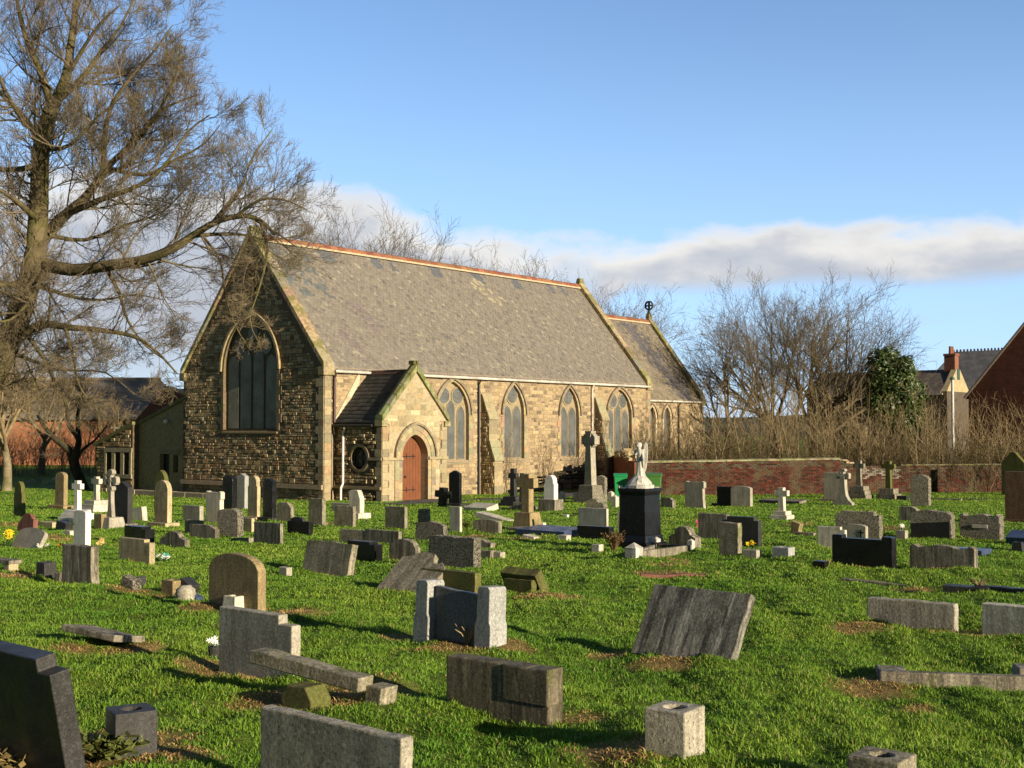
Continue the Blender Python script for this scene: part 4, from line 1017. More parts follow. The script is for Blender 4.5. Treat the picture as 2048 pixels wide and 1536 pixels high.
def block(label, px, pyb, w, d, h, mat, rz=0, name='stone_block', cat='stone block', lean=0, tilt=0, top=1.0, hole=None, sink=.08, group=None, P=None, wear=.004, lift=0, bevel=.008):
    """loose or vase block given in metres, foot centre at a picture point"""
    P = P or ground_at(px, pyb)
    mb = MB(); hh = h + sink
    if hole:
        n = 16; x, y = w / 2, d / 2; sq = []
        for i in range(n):
            a = 2 * pi * i / n; m_ = max(abs(cos(a)), abs(sin(a))); sq.append((x * cos(a) / m_, y * sin(a) / m_))
        ho = [(hole * cos(2 * pi * i / n), hole * sin(2 * pi * i / n)) for i in range(n)]
        vs = [(a * 1.0, b * 1.0, -sink) for a, b in sq] + [(a * top, b * top, h) for a, b in sq] + [(a, b, h) for a, b in ho] + [(a, b, h * .35) for a, b in ho]
        fs = [tuple(range(n))]
        for i in range(n):
            j = (i + 1) % n
            fs += [(i, j, n + j, n + i), (n + i, n + j, 2 * n + j, 2 * n + i), (2 * n + i, 2 * n + j, 3 * n + j, 3 * n + i)]
        fs.append(tuple(range(3 * n, 4 * n)))
        mb.add(vs, fs)
    else:
        # slightly irregular hewn block
        nx, ny = max(2, int(w / .12)), 2
        J = lambda k=1: grng.uniform(-wear, wear) * k
        pr = []
        for i in range(nx + 1): pr.append((-w / 2 + w * i / nx + (J() if 0 < i < nx else 0), -sink))
        pr.append((w / 2 + J(), h * .5))
        for i in range(nx + 1): pr.append((w / 2 * top - w * top * i / nx + (J() if 0 < i < nx else 0), h + J()))
        pr.append((-w / 2 + J(), h * .5))
        mb.prism(pr, -d / 2, d / 2, lambda u, v, n: Vector((u, n, v)))
    o = mb.build(name, M[mat], None, bevel=bevel, seg=2)
    o.location = P + Vector((0, 0, lift)); o.rotation_euler = Euler((-radians(lean), radians(tilt), GA + radians(rz)), 'XYZ')
    tag(o, label, cat, group); return o

def flowers(label, px, py, spread, n, cols, green=True, kind='flower_bunch', h=.12, P=None, pr=.022, pot=None):
    P = P or ground_at(px, py); r = empty(kind, P)
    g = MB()
    for i in range(max(4, n)):
        a = grng.uniform(0, 2 * pi); l = grng.uniform(.2, 1) * spread
        p = Vector((cos(a) * l, sin(a) * l, h * grng.uniform(.5, 1)))
        g.tube([(cos(a) * l * .15, sin(a) * l * .15, 0), (p.x * .6, p.y * .6, p.z * .7), tuple(p)], .004, 3)
        for k in range(2):
            q_ = p * grng.uniform(.4, .8); d = Vector((grng.uniform(-1, 1), grng.uniform(-1, 1), grng.uniform(0, 1))).normalized() * .05; s_ = d.cross(Vector((0, 0, 1))) * .35
            g.add([q_, q_ + d * .5 + s_, q_ + d, q_ + d * .5 - s_], [(0, 1, 2, 3)])
    g.build('stems', M['leafg'], r)
    for ci, c in enumerate(cols):
        f = MB()
        for i in range(max(1, n // len(cols))):
            a = grng.uniform(0, 2 * pi); l = grng.uniform(0, 1) * spread; p = Vector((cos(a) * l, sin(a) * l, h * grng.uniform(.7, 1.25)))
            nn = Vector((grng.uniform(-.6, .6), grng.uniform(-1, .1), grng.uniform(.2, 1))).normalized(); t = nn.orthogonal().normalized(); b = nn.cross(t)
            for k in range(7):
                an = 2 * pi * k / 7; d = t * cos(an) + b * sin(an); e = t * cos(an + .5) + b * sin(an + .5)
                f.add([p, p + d * pr + nn * pr * .2, p + (d + e) * pr * .8 + nn * pr * .1, p + e * pr + nn * pr * .2], [(0, 1, 2, 3)])
            f.sphere(p + nn * .004, pr * .28, 6, 4)
        f.build('blooms', flower_mat(c), r)
    if pot:
        pb = MB(); pb.lathe([(pot * .7, -.02), (pot, h * .75), (pot * 1.05, h * .8), (pot * .9, h * .8), (pot * .8, h * .6)], 12); pb.build('pot', M['dark'] if pot < .05 else M['white'], r)
    tag(r, label, 'flowers'); return r
M['leafg'] = plain('leaf green', (.05, .12, .02), .6, .3, .4, 10)
M['teal'] = plain('teal wrapping', (.02, .30, .22), .4)

def deco(kind):
    def f(r, w, h, th):
        b = MB(); F0 = lambda u, v, n: Vector((u, -th / 2 - n, v))
        if kind == 'plaque':
            b.prism([(-.18 * w, .42 * h), (.20 * w, .42 * h), (.20 * w, .56 * h), (-.18 * w, .56 * h)], -.01, .012, F0); b.build('plaque', M['pale'], r, bevel=.003)
        elif kind == 'panel':
            b.prism([(-.48 * w, 0), (.47 * w, 0), (.47 * w, .62 * h), (0, .56 * h), (-.48 * w, .50 * h)], -.01, .006, F0); b.build('smooth_panel', M['dark'], r, bevel=.003)
        elif kind == 'gold':
            b.prism([(.10 * w, .14 * h), (.38 * w, .14 * h), (.38 * w, .22 * h), (.10 * w, .22 * h)], -.01, .003, F0); b.build('gold_line', flower_mat((.45, .30, .06)), r)
        elif kind == 'cross':
            x, z, s_ = .28 * w, .5 * h, .13 * w
            b.prism([(x - s_ * .22, z - s_ * 1.5), (x + s_ * .22, z - s_ * 1.5), (x + s_ * .22, z + s_ * .3), (x + s_, z + s_ * .3), (x + s_, z + s_ * .7), (x + s_ * .22, z + s_ * .7), (x + s_ * .22, z + s_ * 1.4), (x - s_ * .22, z + s_ * 1.4), (x - s_ * .22, z + s_ * .7), (x - s_, z + s_ * .7), (x - s_, z + s_ * .3), (x - s_ * .22, z + s_ * .3)], -.01, .006, F0); b.build('carved_cross', M['black'], r)
        elif kind == 'lid':
            b.prism([(-.38 * w, h - .01), (.20 * w, h - .01), (.18 * w, h + .05), (0, h + .085), (-.2 * w, h + .085), (-.36 * w, h + .05)], -th * .9, -th * .1, F0); b.build('vase_lid', M['dark'], r, bevel=.006)
    return f
# --- left part of the picture
hs('narrow moss green gravestone with a curved shouldered top beside the left tree trunk', 31, 47, 963, 1032, 'shoulder', 'moss', side=8)
hs('brown round-topped gravestone on a slab base before the dark forked tree', 114, 131, 944, 1017, 'round', 'sand', side=8, base=(1.9, .12, 3))
cross('bright white marble cross on stepped base beside the brown round-topped stone', 155, 961, 1040, 17, 'white', 3, shaft=6.5, armz=.80, baseh=.26, basew=4.0, th=.85)
cross('small cream marble cross on a stepped base in front of the vestry wall', 193, 953, 1023, 15, 'pale', 3, shaft=5.5, armz=.80, baseh=.33, basew=3.9, th=.85)
cross('grey carved cross with leafy arms on a tall tapering shaft near the vestry', 222, 946, 1056, 26, 'grey', 1, style='floral', armz=.83, baseh=.20, basew=2.2, shaft=7, th=.75)
hs('tall dark granite gravestone with pointed top, left of the twin sandstone ones', 233, 260, 964, 1054, 'peak', 'dark', side=10, base=(1.3, .10, 2.4, 'weath'))
hs('mossy sandstone gravestone with pointed arch directly behind the cream rounded one', 312, 333, 940, 1026, 'gothic', 'moss', side=8)
hs('tall cream sandstone gravestone with rounded top on a flat base near the vestry door', 313, 339, 960, 1052, 'full', 'tan', side=9, base=(1.45, .09, 3.2, 'tan'))
hs('reddish granite gravestone with wavy top leaning behind a grey slab at far left', 38, 70, 1027, 1066, 'wave', 'red', side=9, lean=8, tilt=-8)
hs('smooth grey slab leaning back before the reddish wavy stone at far left', 25, 78, 1058, 1097, 'camber', 'grey', side=8, lean=28)
hs('tall bright white marble pillar stone behind the dark flared one', 152, 176, 1020, 1104, 'camber', 'white', side=11, taper=.02)
hs('dark streaked upright slab with flared foot before the white marble pillar stone', 128, 192, 1090, 1166, 'flare', 'weath', side=16, bevel=.01)
hs('polished black gravestone with a raised block at its end, left part of the yard', 257, 300, 1052, 1088, 'stepr', 'black', side=18)
hs('low tan sandstone slab with a corner step, in front of the black block stone', 243, 304, 1077, 1120, 'stepr', 'tan', side=11)
hs('small lichened stone with arched centre and low shoulders, right of the tan slab', 324, 374, 1062, 1094, 'hump', 'weath', side=10)
hs('low dark slab just behind a chipped twin, left of the rock-faced stone', 373, 404, 1040, 1068, 'flat', 'weath', side=7)
hs('low grey weathered slab with chipped corner before its twin', 383, 434, 1049, 1077, 'curver', 'weath', side=9)
hs('rock-faced grey granite stone between the eared grey stone and the plain grey slab', 440, 481, 1017, 1073, 'camber', 'rough', side=12)
hs('tall light grey stone with eared top and slim waist, left of four tall ones', 414, 445, 982, 1046, 'notch', 'pale', side=8)
hs('small grey slab on the lawn beside the cream rounded gravestone', 370, 403, 1011, 1043, 'flat', 'grey', side=8)
hs('tall black round-topped gravestone, first of the row of four under the west window', 449, 469, 951, 1018, 'round', 'black', side=9)
hs('tall grey gravestone with peaked top, second of the row of four under the west window', 477, 493, 947, 1018, 'peak', 'blue', side=8)
hs('tall cream sandstone gravestone with rounded shoulders, third of the row of four', 499, 518, 951, 1039, 'shoulder', 'tan', side=8, base=(1.3, .08, 2.4, 'tan'))
hs('tall dark peaked gravestone on a dark base, fourth of the row of four', 529, 549, 957, 1040, 'peak', 'black', side=8, base=(1.7, .08, 3.2, 'dark'))
hs('low mossy grey stone with sloping corner, right of the four tall ones', 557, 585, 1005, 1042, 'curver', 'lichen', side=7)
hs('squat polished black block stone with a lidded vase on top', 578, 622, 1042, 1067, 'flat', 'black', side=8, front=deco('lid'))
hs('plain grey weathered slab with pale right edge, below the four tall stones', 510, 563, 1045, 1088, 'flat', 'weath', side=6)
hs('small tan upright stone half hidden behind the plain grey slab', 490, 506, 1036, 1063, 'flat', 'tan', side=6)
hs('mossy square stone on a low base left of the porch corner', 620, 648, 997, 1051, 'flat', 'lichen', side=7, base=(1.15, .07, 1.6, 'weath'))
hs('brown weathered block stone in front of a small pale rounded one', 671, 709, 1012, 1052, 'flat', 'lichen', side=6)
hs('pale stone with rounded top on a stepped base beside the porch downpipe', 702, 724, 980, 1037, 'curver', 'pale', side=9, base=(1.5, .16, 2.8))
hs('pitted grey slab with cracked top standing before the porch', 773, 812, 1013, 1056, 'flat', 'lichen', side=6)
hs('small rock-faced dark stone with pale side before the porch', 839, 857, 1018, 1050, 'flat', 'rough', side=7)
hs('low rock-faced stone with curved top, behind the big rock-faced slab', 835, 891, 1043, 1080, 'camber', 'rough', side=8)
hs('big rock-faced slab of dark speckled granite with pale right edge, centre of the yard', 864, 955, 1073, 1134, 'flat', 'rough', side=15, wear=.012)
hs('lichen-streaked slab leaning back with pale right edge, behind the olive arched stone', 609, 700, 1083, 1146, 'bump', 'lichen', side=12, lean=12)
hs('long low slab wall with worn top and pale end, behind the black block', 732, 800, 1060, 1087, 'flat', 'weath', side=7)
hs('broken low slab with triangular edge at the left end of the long slab wall', 683, 735, 1059, 1083, 'curver', 'lichen', side=7)
hs('polished black memorial with square end block between two lichened slabs', 702, 757, 1082, 1122, 'stepr', 'black', side=16)
hs('dark weathered stone with rounded corners right of the black memorial', 783, 836, 1077, 1121, 'round', 'weath', side=10)
hs('olive brown sandstone gravestone with broad arched top, left foreground', 424, 523, 1106, 1216, 'segment', 'sand', side=16, bevel=.008)
hs('blue-grey speckled slab with a stepped corner and pale end, left foreground', 444, 590, 1222, 1356, 'stepr', 'grey', side=18, bevel=.008)
hs('large lichened slab with bright white top edge cut off by the bottom of the picture', 524, 806, 1441, 1610, 'flat', 'conc', side=23, bevel=.008)
hs('big dark granite gravestone with stepped top tilting in the bottom left corner', -14, 156, 1290, 1548, 'nib', 'dark', side=24, lean=-11, th=.095)
hs('lichened slab fallen back on the turf left of the big rock-faced slab', 762, 862, 1115, 1178, 'broken', 'lichen', side=10, lean=52)
hs('dark mossy low slab behind the three-piece grey memorial', 852, 955, 1140, 1188, 'flat', 'moss', side=12)
# --- middle
hs('tall polished black gravestone with peaked top right of the porch door', 900, 921, 941, 1012, 'peak', 'black', side=5, base=(1.9, .10, 4, 'dark'))
hs('tall plain white stone in front of the tall black peaked one', 901, 922, 1013, 1063, 'flat', 'pale', side=4)
cross('small black cross leaning against the dark base by the tall black stone', 885, 975, 1014, 26, 'black', 0, shaft=10, armz=.66, tilt=5, tap=False)
hs('brown stone with wavy top beside the large stone cross', 950, 1000, 1038, 1065, 'camber', 'weath', side=8)
cross('dark stone cross on a stepped dark base, leftmost of three crosses before the nave', 1027, 937, 1012, 16, 'dark', 3, shaft=8, armz=.74, baseh=.26, basew=4.6)
cross('olive grey stone cross between a dark one and a larger one', 1047, 946, 1020, 25, 'weath', 2, shaft=9, armz=.76, baseh=.22, basew=2.6)
cross('large weathered stone cross on a tapered block base before the nave', 1055, 948, 1060, 34, 'sand', 1, shaft=15, armz=.77, baseh=.32, basew=2.3, yaw=0, tap=False, th=.8)
hs('small white marble gravestone with shouldered arch on a wide base near the bench', 1092, 1112, 950, 1021, 'shoulder', 'white', side=8, base=(1.6, .36, 2.2, 'weath'))
cross('tall Celtic ring cross on a rough rock base before the nave buttress', 1181, 862, 1006, 27, 'grey', 1, style='celtic', shaft=12, armz=.83, baseh=.25, basew=2.6, bmat='rough', yaw=-4)
hs('tall rock-faced slab with rounded top right of the Celtic ring cross', 1191, 1212, 951, 1004, 'round', 'rough', side=5)
hs('rough hewn boulder stone at the foot of the Celtic ring cross', 1176, 1211, 997, 1020, 'broken', 'rough', side=8)
hs('streaked light grey slab standing just behind a low black memorial', 1158, 1215, 1016, 1066, 'flat', 'pale', side=4)
hs('low polished black memorial with a gold line before the streaked grey slab', 1159, 1223, 1052, 1078, 'flat', 'black', side=10, base=(1.12, .07, 2.4, 'black'), front=deco('gold'))
hs('narrow white slab half hidden behind the black angel plinth', 1238, 1252, 1023, 1066, 'flat', 'pale', side=6)
hs('tall stone with white marble edge half hidden behind the black angel plinth', 1296, 1315, 973, 1033, 'notch', 'grey', side=9)
hs('small dark low stone with rounded corner right of the black angel plinth', 1325, 1348, 995, 1016, 'curver', 'weath', side=6)
hs('grey stone with eared top and slim waist in front of the brick wall', 1371, 1410, 962, 1016, 'notch', 'grey', side=5)
hs('polished black upright block on a black base in front of the brick wall', 1436, 1466, 973, 1012, 'flat', 'black', side=4, base=(1.5, .10, 3, 'black'))
hs('grey stone with curved top right of the black block before the brick wall', 1464, 1503, 972, 1012, 'camber', 'grey', side=5)
hs('wide grey slab with speckled face partly behind the dark blue granite stone', 1399, 1456, 1027, 1076, 'flat', 'weath', side=6)
hs('dark blue granite gravestone with stepped shoulders beside the lichened upright slab', 1448, 1520, 1033, 1092, 'step', 'dark', side=7)
hs('upright lichened slab with pale edge before the dark blue granite stone', 1442, 1480, 1045, 1109, 'flat', 'lichen', side=8)
hs('low grey stone with curved top behind the white marble kerb posts', 1343, 1396, 1052, 1096, 'hump', 'weath', side=12, taper=-.02)
# --- right
cross('small pale cross on a stepped base standing alone in the right lawn', 1564, 975, 1038, 26, 'pale', 2, shaft=10, armz=.76, baseh=.26, basew=2.6)
hs('pale grey streaked slab on a base before the broken brick wall', 1651, 1683, 945, 1002, 'flat', 'grey', side=6, base=(1.2, .1, 3, 'weath'))
cross('flared grey monument with a small trefoil cross head before the brick wall', 1687, 937, 1010, 26, 'grey', 0, style='flared', armz=.80, shaft=11, yaw=0)
cross('tall dark grey cross on dark steps before the gap in the brick wall', 1719, 921, 998, 22, 'weath', 3, shaft=8, armz=.80, baseh=.34, basew=3.6)
cross('tall greenish cross on dark steps, rightmost cross before the brick wall', 1778, 922, 998, 26, 'moss', 2, shaft=9, armz=.80, baseh=.28, basew=2.8, bmat='weath')
hs('rock-faced round-topped slab standing before the brick wall at right', 1824, 1860, 949, 1012, 'round', 'rough', side=5)
hs('huge brown stone pedestal with dark cap at the right edge of the picture', 2014, 2074, 943, 1046, 'flat', 'brownst', side=20, base=(1.06, .10, 1.1, 'brownst'))
hs('tall olive stone with ogee top behind the brown pedestal at the right edge', 2006, 2052, 903, 990, 'ogee', 'moss', side=8)
hs('wide rock-faced gravestone with stepped top corners behind the long black memorial', 1674, 1762, 1022, 1080, 'step', 'rough', side=7)
hs('grey stone with carved cross in its corner just behind the long black memorial', 1690, 1734, 1048, 1086, 'camber', 'grey', side=5, front=deco('cross'))
hs('pale grey low slab left of the long black memorial', 1637, 1692, 1053, 1096, 'stepr', 'pale', side=4)
hs('long polished black memorial with raised end blocks, right part of the yard', 1668, 1788, 1071, 1132, 'pillars', 'black', side=9)
hs('small weathered stone with curved top behind the cambered rock-faced one', 1801, 1838, 1013, 1042, 'curver', 'weath', side=6)
hs('rock-faced gravestone with cambered top and smooth lower panel, right lawn', 1825, 1906, 1020, 1075, 'camber', 'rough', side=8, front=deco('panel'))
hs('rock-faced gravestone with scrolled top corners and a small plaque, right lawn', 1923, 2004, 1027, 1076, 'serp', 'rough', side=9, front=deco('plaque'))
hs('long light grey stone with scrolled corners, right of the black memorial', 1822, 1952, 1090, 1133, 'serp', 'weath', side=7)
hs('long concrete slab standing on edge in the right foreground', 1736, 1912, 1200, 1255, 'flat', 'conc', side=8, bevel=.012)
hs('smooth pale grey slab on edge cut off by the right side of the picture', 1968, 2110, 1211, 1268, 'flat', 'pale', side=10)
hs('big dark streaked slab with pale edge leaning far back, right of centre foreground', 1268, 1463, 1190, 1312, 'flat', 'streaky', side=24, lean=33, th=.085, wear=.003, sink=.05)
# tilted mossy slab with its fallen capping
hs('mossy slab tipping forward with a pale top face, behind the three-piece memorial', 1021, 1092, 1140, 1182, 'flat', 'moss', th=.14, lean=-30)
hs('low mossy base stone in front of the tipping mossy slab', 1012, 1068, 1158, 1186, 'flat', 'moss', side=10)
# far small stones on the left lawn, in the shade of the church
for i, (x, y, h, m_, lb) in enumerate([(62, 966, 7, 'grey', 'tiny grey stone in the shaded grass beyond the leftmost tree trunk'), (78, 965, 8, 'weath', 'tiny dark stone in the shaded grass, centre of the three far left ones'), (110, 961, 6, 'pale', 'tiny pale stone at the sunny edge of the far left grass'), (95, 968, 5, 'grey', 'tiny low grey stone in the shaded grass left of the forked tree')]):
    hs(lb, x - 4, x + 4, y - h, y, 'camber', m_, side=3)
# --- three-piece grey memorial
r = empty('memorial'); Pm = ground_at(925, 1283); r.location = Pm; r.rotation_euler = (radians(-3), 0, GA + radians(-2))
s_ = px_scale(Pm); FR = lambda u, v, n: Vector((u, n, v))
b = MB(); b.prism([(-.29, -.2), (.20, -.2), (.20, .385), (.05, .40), (-.10, .405), (-.29, .425)], -.03, .03, FR); b.build('panel', M['bluedark'], r, bevel=.004)
for sx in (-1, 1):
    p = MB(); x = -.385 if sx < 0 else .30
    p.prism([(x - .085, -.2), (x + .085, -.2), (x + .085, .16), (x + .068, .20), (x + .066, .44), (x + .05, .465), (x - .05, .465), (x - .066, .44), (x - .068, .20), (x - .085, .16)], -.10, .10, FR); p.build('pillar', M['blue'], r, bevel=.006, seg=2)
tag(r, 'blue-grey granite memorial of a dark panel between two thick pillars, centre foreground', 'memorial', GROUP); STONES.append((Pm.x, Pm.y, .9))
# --- dark hewn blocks in the centre foreground
P = ground_at(985, 1425)
block('long dark lichened block in the centre foreground beside the chipped block', 0, 0, .60, .13, .30, 'sooty', P=P, wear=.004)
P2 = ground_at(1068, 1444)
base_b = block('rough square footing stone under the chipped lichened block', 0, 0, .27, .14, .11, 'sooty', P=P2 + uvec(0) * .02, wear=.006)
block('chipped lichened block resting on the rough footing stone, centre foreground', 0, 0, .32, .15, .20, 'sooty', P=P2 + Vector((0, 0, .112)) - uvec(0) * .01, wear=.006, sink=0)
block('pale vase block with a dark hole on top, right of centre foreground', 1350, 1502, .22, .22, .215, 'conc', hole=.055, rz=4)
block('dark lichened vase block cut off by the bottom of the picture', 1765, 1582, .235, .21, .16, 'lichen', hole=.05)
block('dark granite vase block with a hole on top beside the big tilting gravestone', 262, 1500, .20, .20, .20, 'dark', rz=-20, hole=.05, bevel=.003)
block('white painted tapering vase block below the olive arched gravestone', 470, 1222, .22, .18, .15, 'pale', top=.80, hole=.05, wear=.003)
# fallen beam on a tilted block
P = ground_at(612, 1417)
block('mossy wedge-shaped block propping the fallen stone beam', 0, 0, .26, .16, .14, 'moss', P=P, top=.6)
P = ground_at(618, 1395)
block('long fallen stone beam lying askew before the blue-grey slab', 0, 0, .94, .13, .085, 'lichen', P=P + Vector((0, 0, .13)), tilt=4, sink=0, wear=.006, rz=2)
block('broken end piece of the fallen stone beam', 0, 0, .13, .14, .10, 'lichen', P=ground_at(762, 1404), wear=.01, tilt=6)
block('flat broken slab with rough lit edge lying tilted on the left lawn', 0, 0, .62, .30, .05, 'weath', P=ground_at(205, 1284) + Vector((0, 0, .04)), tilt=3, lean=9, sink=0, rz=6, wear=.006)
block('low bench-like stone at the far left edge of the lawn', 10, 1140, .55, .2, .05, 'weath', lift=.10, sink=0)
block('short tan support under the bench-like stone at far left', 22, 1143, .14, .14, .12, 'tan')
block('dark cube vase block left of the dark flared slab', 92, 1155, .20, .17, .20, 'dark', hole=.045)
block('small dark cube stone touching the dark flared slab', 121, 1165, .12, .1, .13, 'weath')
block('broken rubble lump on the worn strip left of the black urn pieces', 262, 1176, .22, .12, .12, 'rough', tilt=8, wear=.015)
block('dark rubble wedge beside the broken lump on the worn strip', 282, 1172, .1, .1, .11, 'dark', tilt=-10, wear=.01)
block('tan vase block left of the grey ringed urn', 344, 1188, .22, .14, .16, 'sand', hole=.04)
block('tipped polished black block behind the grey ringed urn', 376, 1190, .2, .14, .12, 'dark', tilt=22, lift=.05)
block('small blue glossy slab piece right of the grey ringed urn', 392, 1200, .13, .1, .05, 'blueslab', tilt=14)
u_ = MB(); u_.lathe([(.10, -.03), (.11, .02), (.10, .045), (.115, .06), (.10, .09), (.105, .105), (.07, .13), (.06, .15)], 14); u_ = u_.build('urn', M['grey'], smooth=True); u_.location = ground_at(371, 1199); tag(u_, 'grey ringed stone urn broken beside the olive arched gravestone', 'urn')
block('cut stone with a white end and a dark flank, left of the leaning lichened slab', 571, 1150, .16, .10, .11, 'grey')
block('small greenish square stone between the white pillar stone and the dark peaked one', 200, 1058, .32, .14, .36, 'sand', sink=.1)
block('pale upturned book-shaped stone beside the dark peaked gravestone', 281, 1040, .42, .16, .34, 'pale', tilt=-10, wear=.01)
block('pale broken slab lying before the reddish wavy stone', 100, 1052, .7, .3, .10, 'tan', wear=.012)
block('dark sculpture fragment on the turf left of the white marble pillar stone', 128, 1062, .4, .2, .22, 'dark', tilt=12, wear=.02)
block('white broken marble piece at the foot of the white marble pillar stone', 139, 1070, .3, .16, .09, 'pale', tilt=-5, wear=.015)
block('fallen flat slab left of the plain grey slab under the west window', 492, 1082, .5, .35, .06, 'weath', lean=5, tilt=-4)
block('pale striped stone slab lying tilted in front of the path', 962, 1020, 1.0, .6, .10, 'pale', lean=-12, lift=.06)
block('long pale slab fallen across the turf behind the wavy brown stone', 990, 1042, 1.1, .35, .07, 'pale', tilt=10, lift=.07)
block('grey top slab resting behind the brown block stone near the porch', 687, 1024, .9, .2, .28, 'grey')
block('polished dark blue ledger slab lying on the turf in mid yard', 1103, 1068, 1.25, .8, .07, 'blueslab', lean=-3, lift=.05, wear=0)
block('small pale stone fragment before the dark blue ledger slab', 1063, 1076, .3, .2, .05, 'pale', wear=.02)
block('pale broken corner stone right of the dark blue ledger slab', 1129, 1081, .22, .15, .11, 'pale', wear=.01)
block('little white block before the worn patch right of the large stone cross', 1132, 1034, .16, .1, .07, 'white')
block('upper of two dark broken stones right of the big rock-faced slab', 975, 1097, .22, .14, .14, 'weath', wear=.02, tilt=12)
block('lower dark broken stone right of the big rock-faced slab', 976, 1116, .24, .14, .12, 'weath', wear=.015)
block('small dark block with pale end, outermost stone right of the big rock-faced slab', 995, 1116, .22, .13, .10, 'conc')
block('wide square footing of the large weathered cross', 1058, 1063, .85, .5, .08, 'weath')
block('small light stone at the foot of the large weathered cross', 1084, 1058, .16, .12, .15, 'pale', wear=.01)
block('flat grey ledger slab behind the small pale cross', 1566, 1006, 1.7, .7, .12, 'weath', lean=-4)
block('worn rubble stone left of the pale low slab, upright piece', 1592, 1068, .22, .18, .26, 'sand', tilt=8, wear=.02)
block('dark kerb length lying right of the worn rubble stone', 1610, 1072, .45, .12, .08, 'weath')
block('small bluish vase block alone in the right lawn', 1567, 1112, .28, .22, .14, 'blue', hole=.05)
block('small dark vase stone with dry stalks left of the long black memorial', 1642, 1135, .18, .14, .09, 'black')
block('square grey vase stone with a white flower behind the long black memorial', 1804, 1077, .2, .16, .17, 'grey', hole=.05)
block('dark vase stone before the brick wall right of the greenish cross', 1806, 1000, .42, .3, .17, 'dark')
block('low kerb stone before the brick wall at right', 1894, 1000, 1.2, .2, .07, 'weath')
block('thin pale kerb stone right of the low one before the brick wall', 1950, 1000, 1.1, .16, .05, 'weath')
block('sunken kerb rail with dark end in the right lawn', 1775, 1172, 1.15, .10, .04, 'weath', tilt=1.5)
block('dark sunken ledger edge with dry twigs at the right', 1935, 1180, .5, .2, .05, 'dark', rz=6)
block('dark sunken kerb running out of the picture at the right', 2005, 1184, .55, .14, .06, 'dark', rz=-3)
block('blue polished ledger slab behind the long light grey scrolled stone', 1922, 1106, .85, .5, .08, 'blueslab', wear=0)
block('blue polished slab tilted at the right edge behind a dark vase', 2050, 1088, .6, .4, .10, 'blueslab', lean=-18, lift=.1)
block('glossy dark vase with pale facets at the right edge', 2036, 1102, .2, .16, .16, 'dark', top=.8, hole=.05)
block('small squared vase stone holding the yellow flowers', 1504, 1114, .25, .18, .12, 'grey')
block('little stone at the left of the dry shrub by the angel plinth', 1195, 1105, .16, .14, .13, 'pale', wear=.012)
block('long red brick edging strip sunk in the turf', 1345, 1153, .86, .10, .035, 'red', rz=38, wear=.012)
block('white block at the left picture edge behind the big tilting gravestone', 6, 1440, .14, .12, .13, 'pale')
block('second white block under it at the far left edge', 8, 1478, .16, .14, .12, 'pale', wear=.01)
# kerbed grave at the right foreground
P = ground_at(1920, 1375); kg = empty('kerbed_grave', P, rot=Euler((0, radians(.5), GA + radians(30)), 'XYZ'))
for nm, c, sz in (('kerb', (0, 0, .02), (1.05, .075, .15)), ('kerb', (-.43, .14, .04), (.19, .20, .10)), ('corner_block', (.58, .02, .03), (.14, .13, .17)), ('corner_block', (.56, .28, .05), (.28, .20, .12))):
    b = MB(); b.box(c, sz); b.build(nm, M['weath'], kg, bevel=.01, seg=2)
tag(kg, 'sunken grey grave kerb with corner blocks in the right foreground', 'grave kerb')
# white marble kerb set with posts before the angel
P = ground_at(1310, 1098); kk = empty('kerb_set', P, rz=GA)
def postk(r, px, py, w=.11, h=.16, m='statue'):
    p = ground_at(px, py); l = (p - r.location); l.rotate(Euler((0, 0, -r.rotation_euler.z)))
    b = MB(); b.box((l.x, l.y, l.z + h / 2 - .05), (w, w, h + .1)); b.box((l.x, l.y, l.z + h + w * .2), (w * 1.08, w * 1.08, w * .4), None, top=.08); b.build('kerb_post', M[m], r, bevel=.004); return l
a = postk(kk, 1268, 1113, .2, .13); c = postk(kk, 1311, 1096, .13, .15); d = postk(kk, 1382, 1098, .10, .13)
for (p_, q_) in ((a, c), (a, d), (c, d)):
    b = MB(); t = (q_ - p_).normalized(); n_ = Vector((-t.y, t.x, 0)) * .035; z1 = .07
    b.add([p_ - n_ + Vector((0, 0, -.1)), p_ + n_ + Vector((0, 0, -.1)), p_ + n_ + Vector((0, 0, z1)), p_ - n_ + Vector((0, 0, z1)), q_ - n_ + Vector((0, 0, -.1)), q_ + n_ + Vector((0, 0, -.1)), q_ + n_ + Vector((0, 0, z1)), q_ - n_ + Vector((0, 0, z1))], [(0, 1, 2, 3), (4, 5, 6, 7), (0, 1, 5, 4), (1, 2, 6, 5), (2, 3, 7, 6), (3, 0, 4, 7)])
    b.build('kerb_rail', M['weath'], kk, bevel=.004)
tag(kk, 'white marble kerb with three capped posts at the foot of the black angel plinth', 'grave kerb')
# pointed kerb posts near the Celtic cross
kp = empty('posted_kerb', ground_at(1150, 1004), rz=GA)
for (x, y) in ((1124, 1003), (1153, 1005), (1172, 1006)): postk(kp, x, y, .20, .34, 'pale')
tag(kp, 'pale pointed kerb posts left of the Celtic ring cross', 'grave kerb')
kp = empty('posted_kerb', ground_at(1235, 1003), rz=GA)
for (x, y) in ((1222, 1003), (1246, 1004), (1230, 1014)): postk(kp, x, y, .20, .34, 'pale')
tag(kp, 'pale pointed kerb posts between the rock-faced slab and the black angel plinth', 'grave kerb')
# extra carved details
def plate_on(o, w, h, th): pass
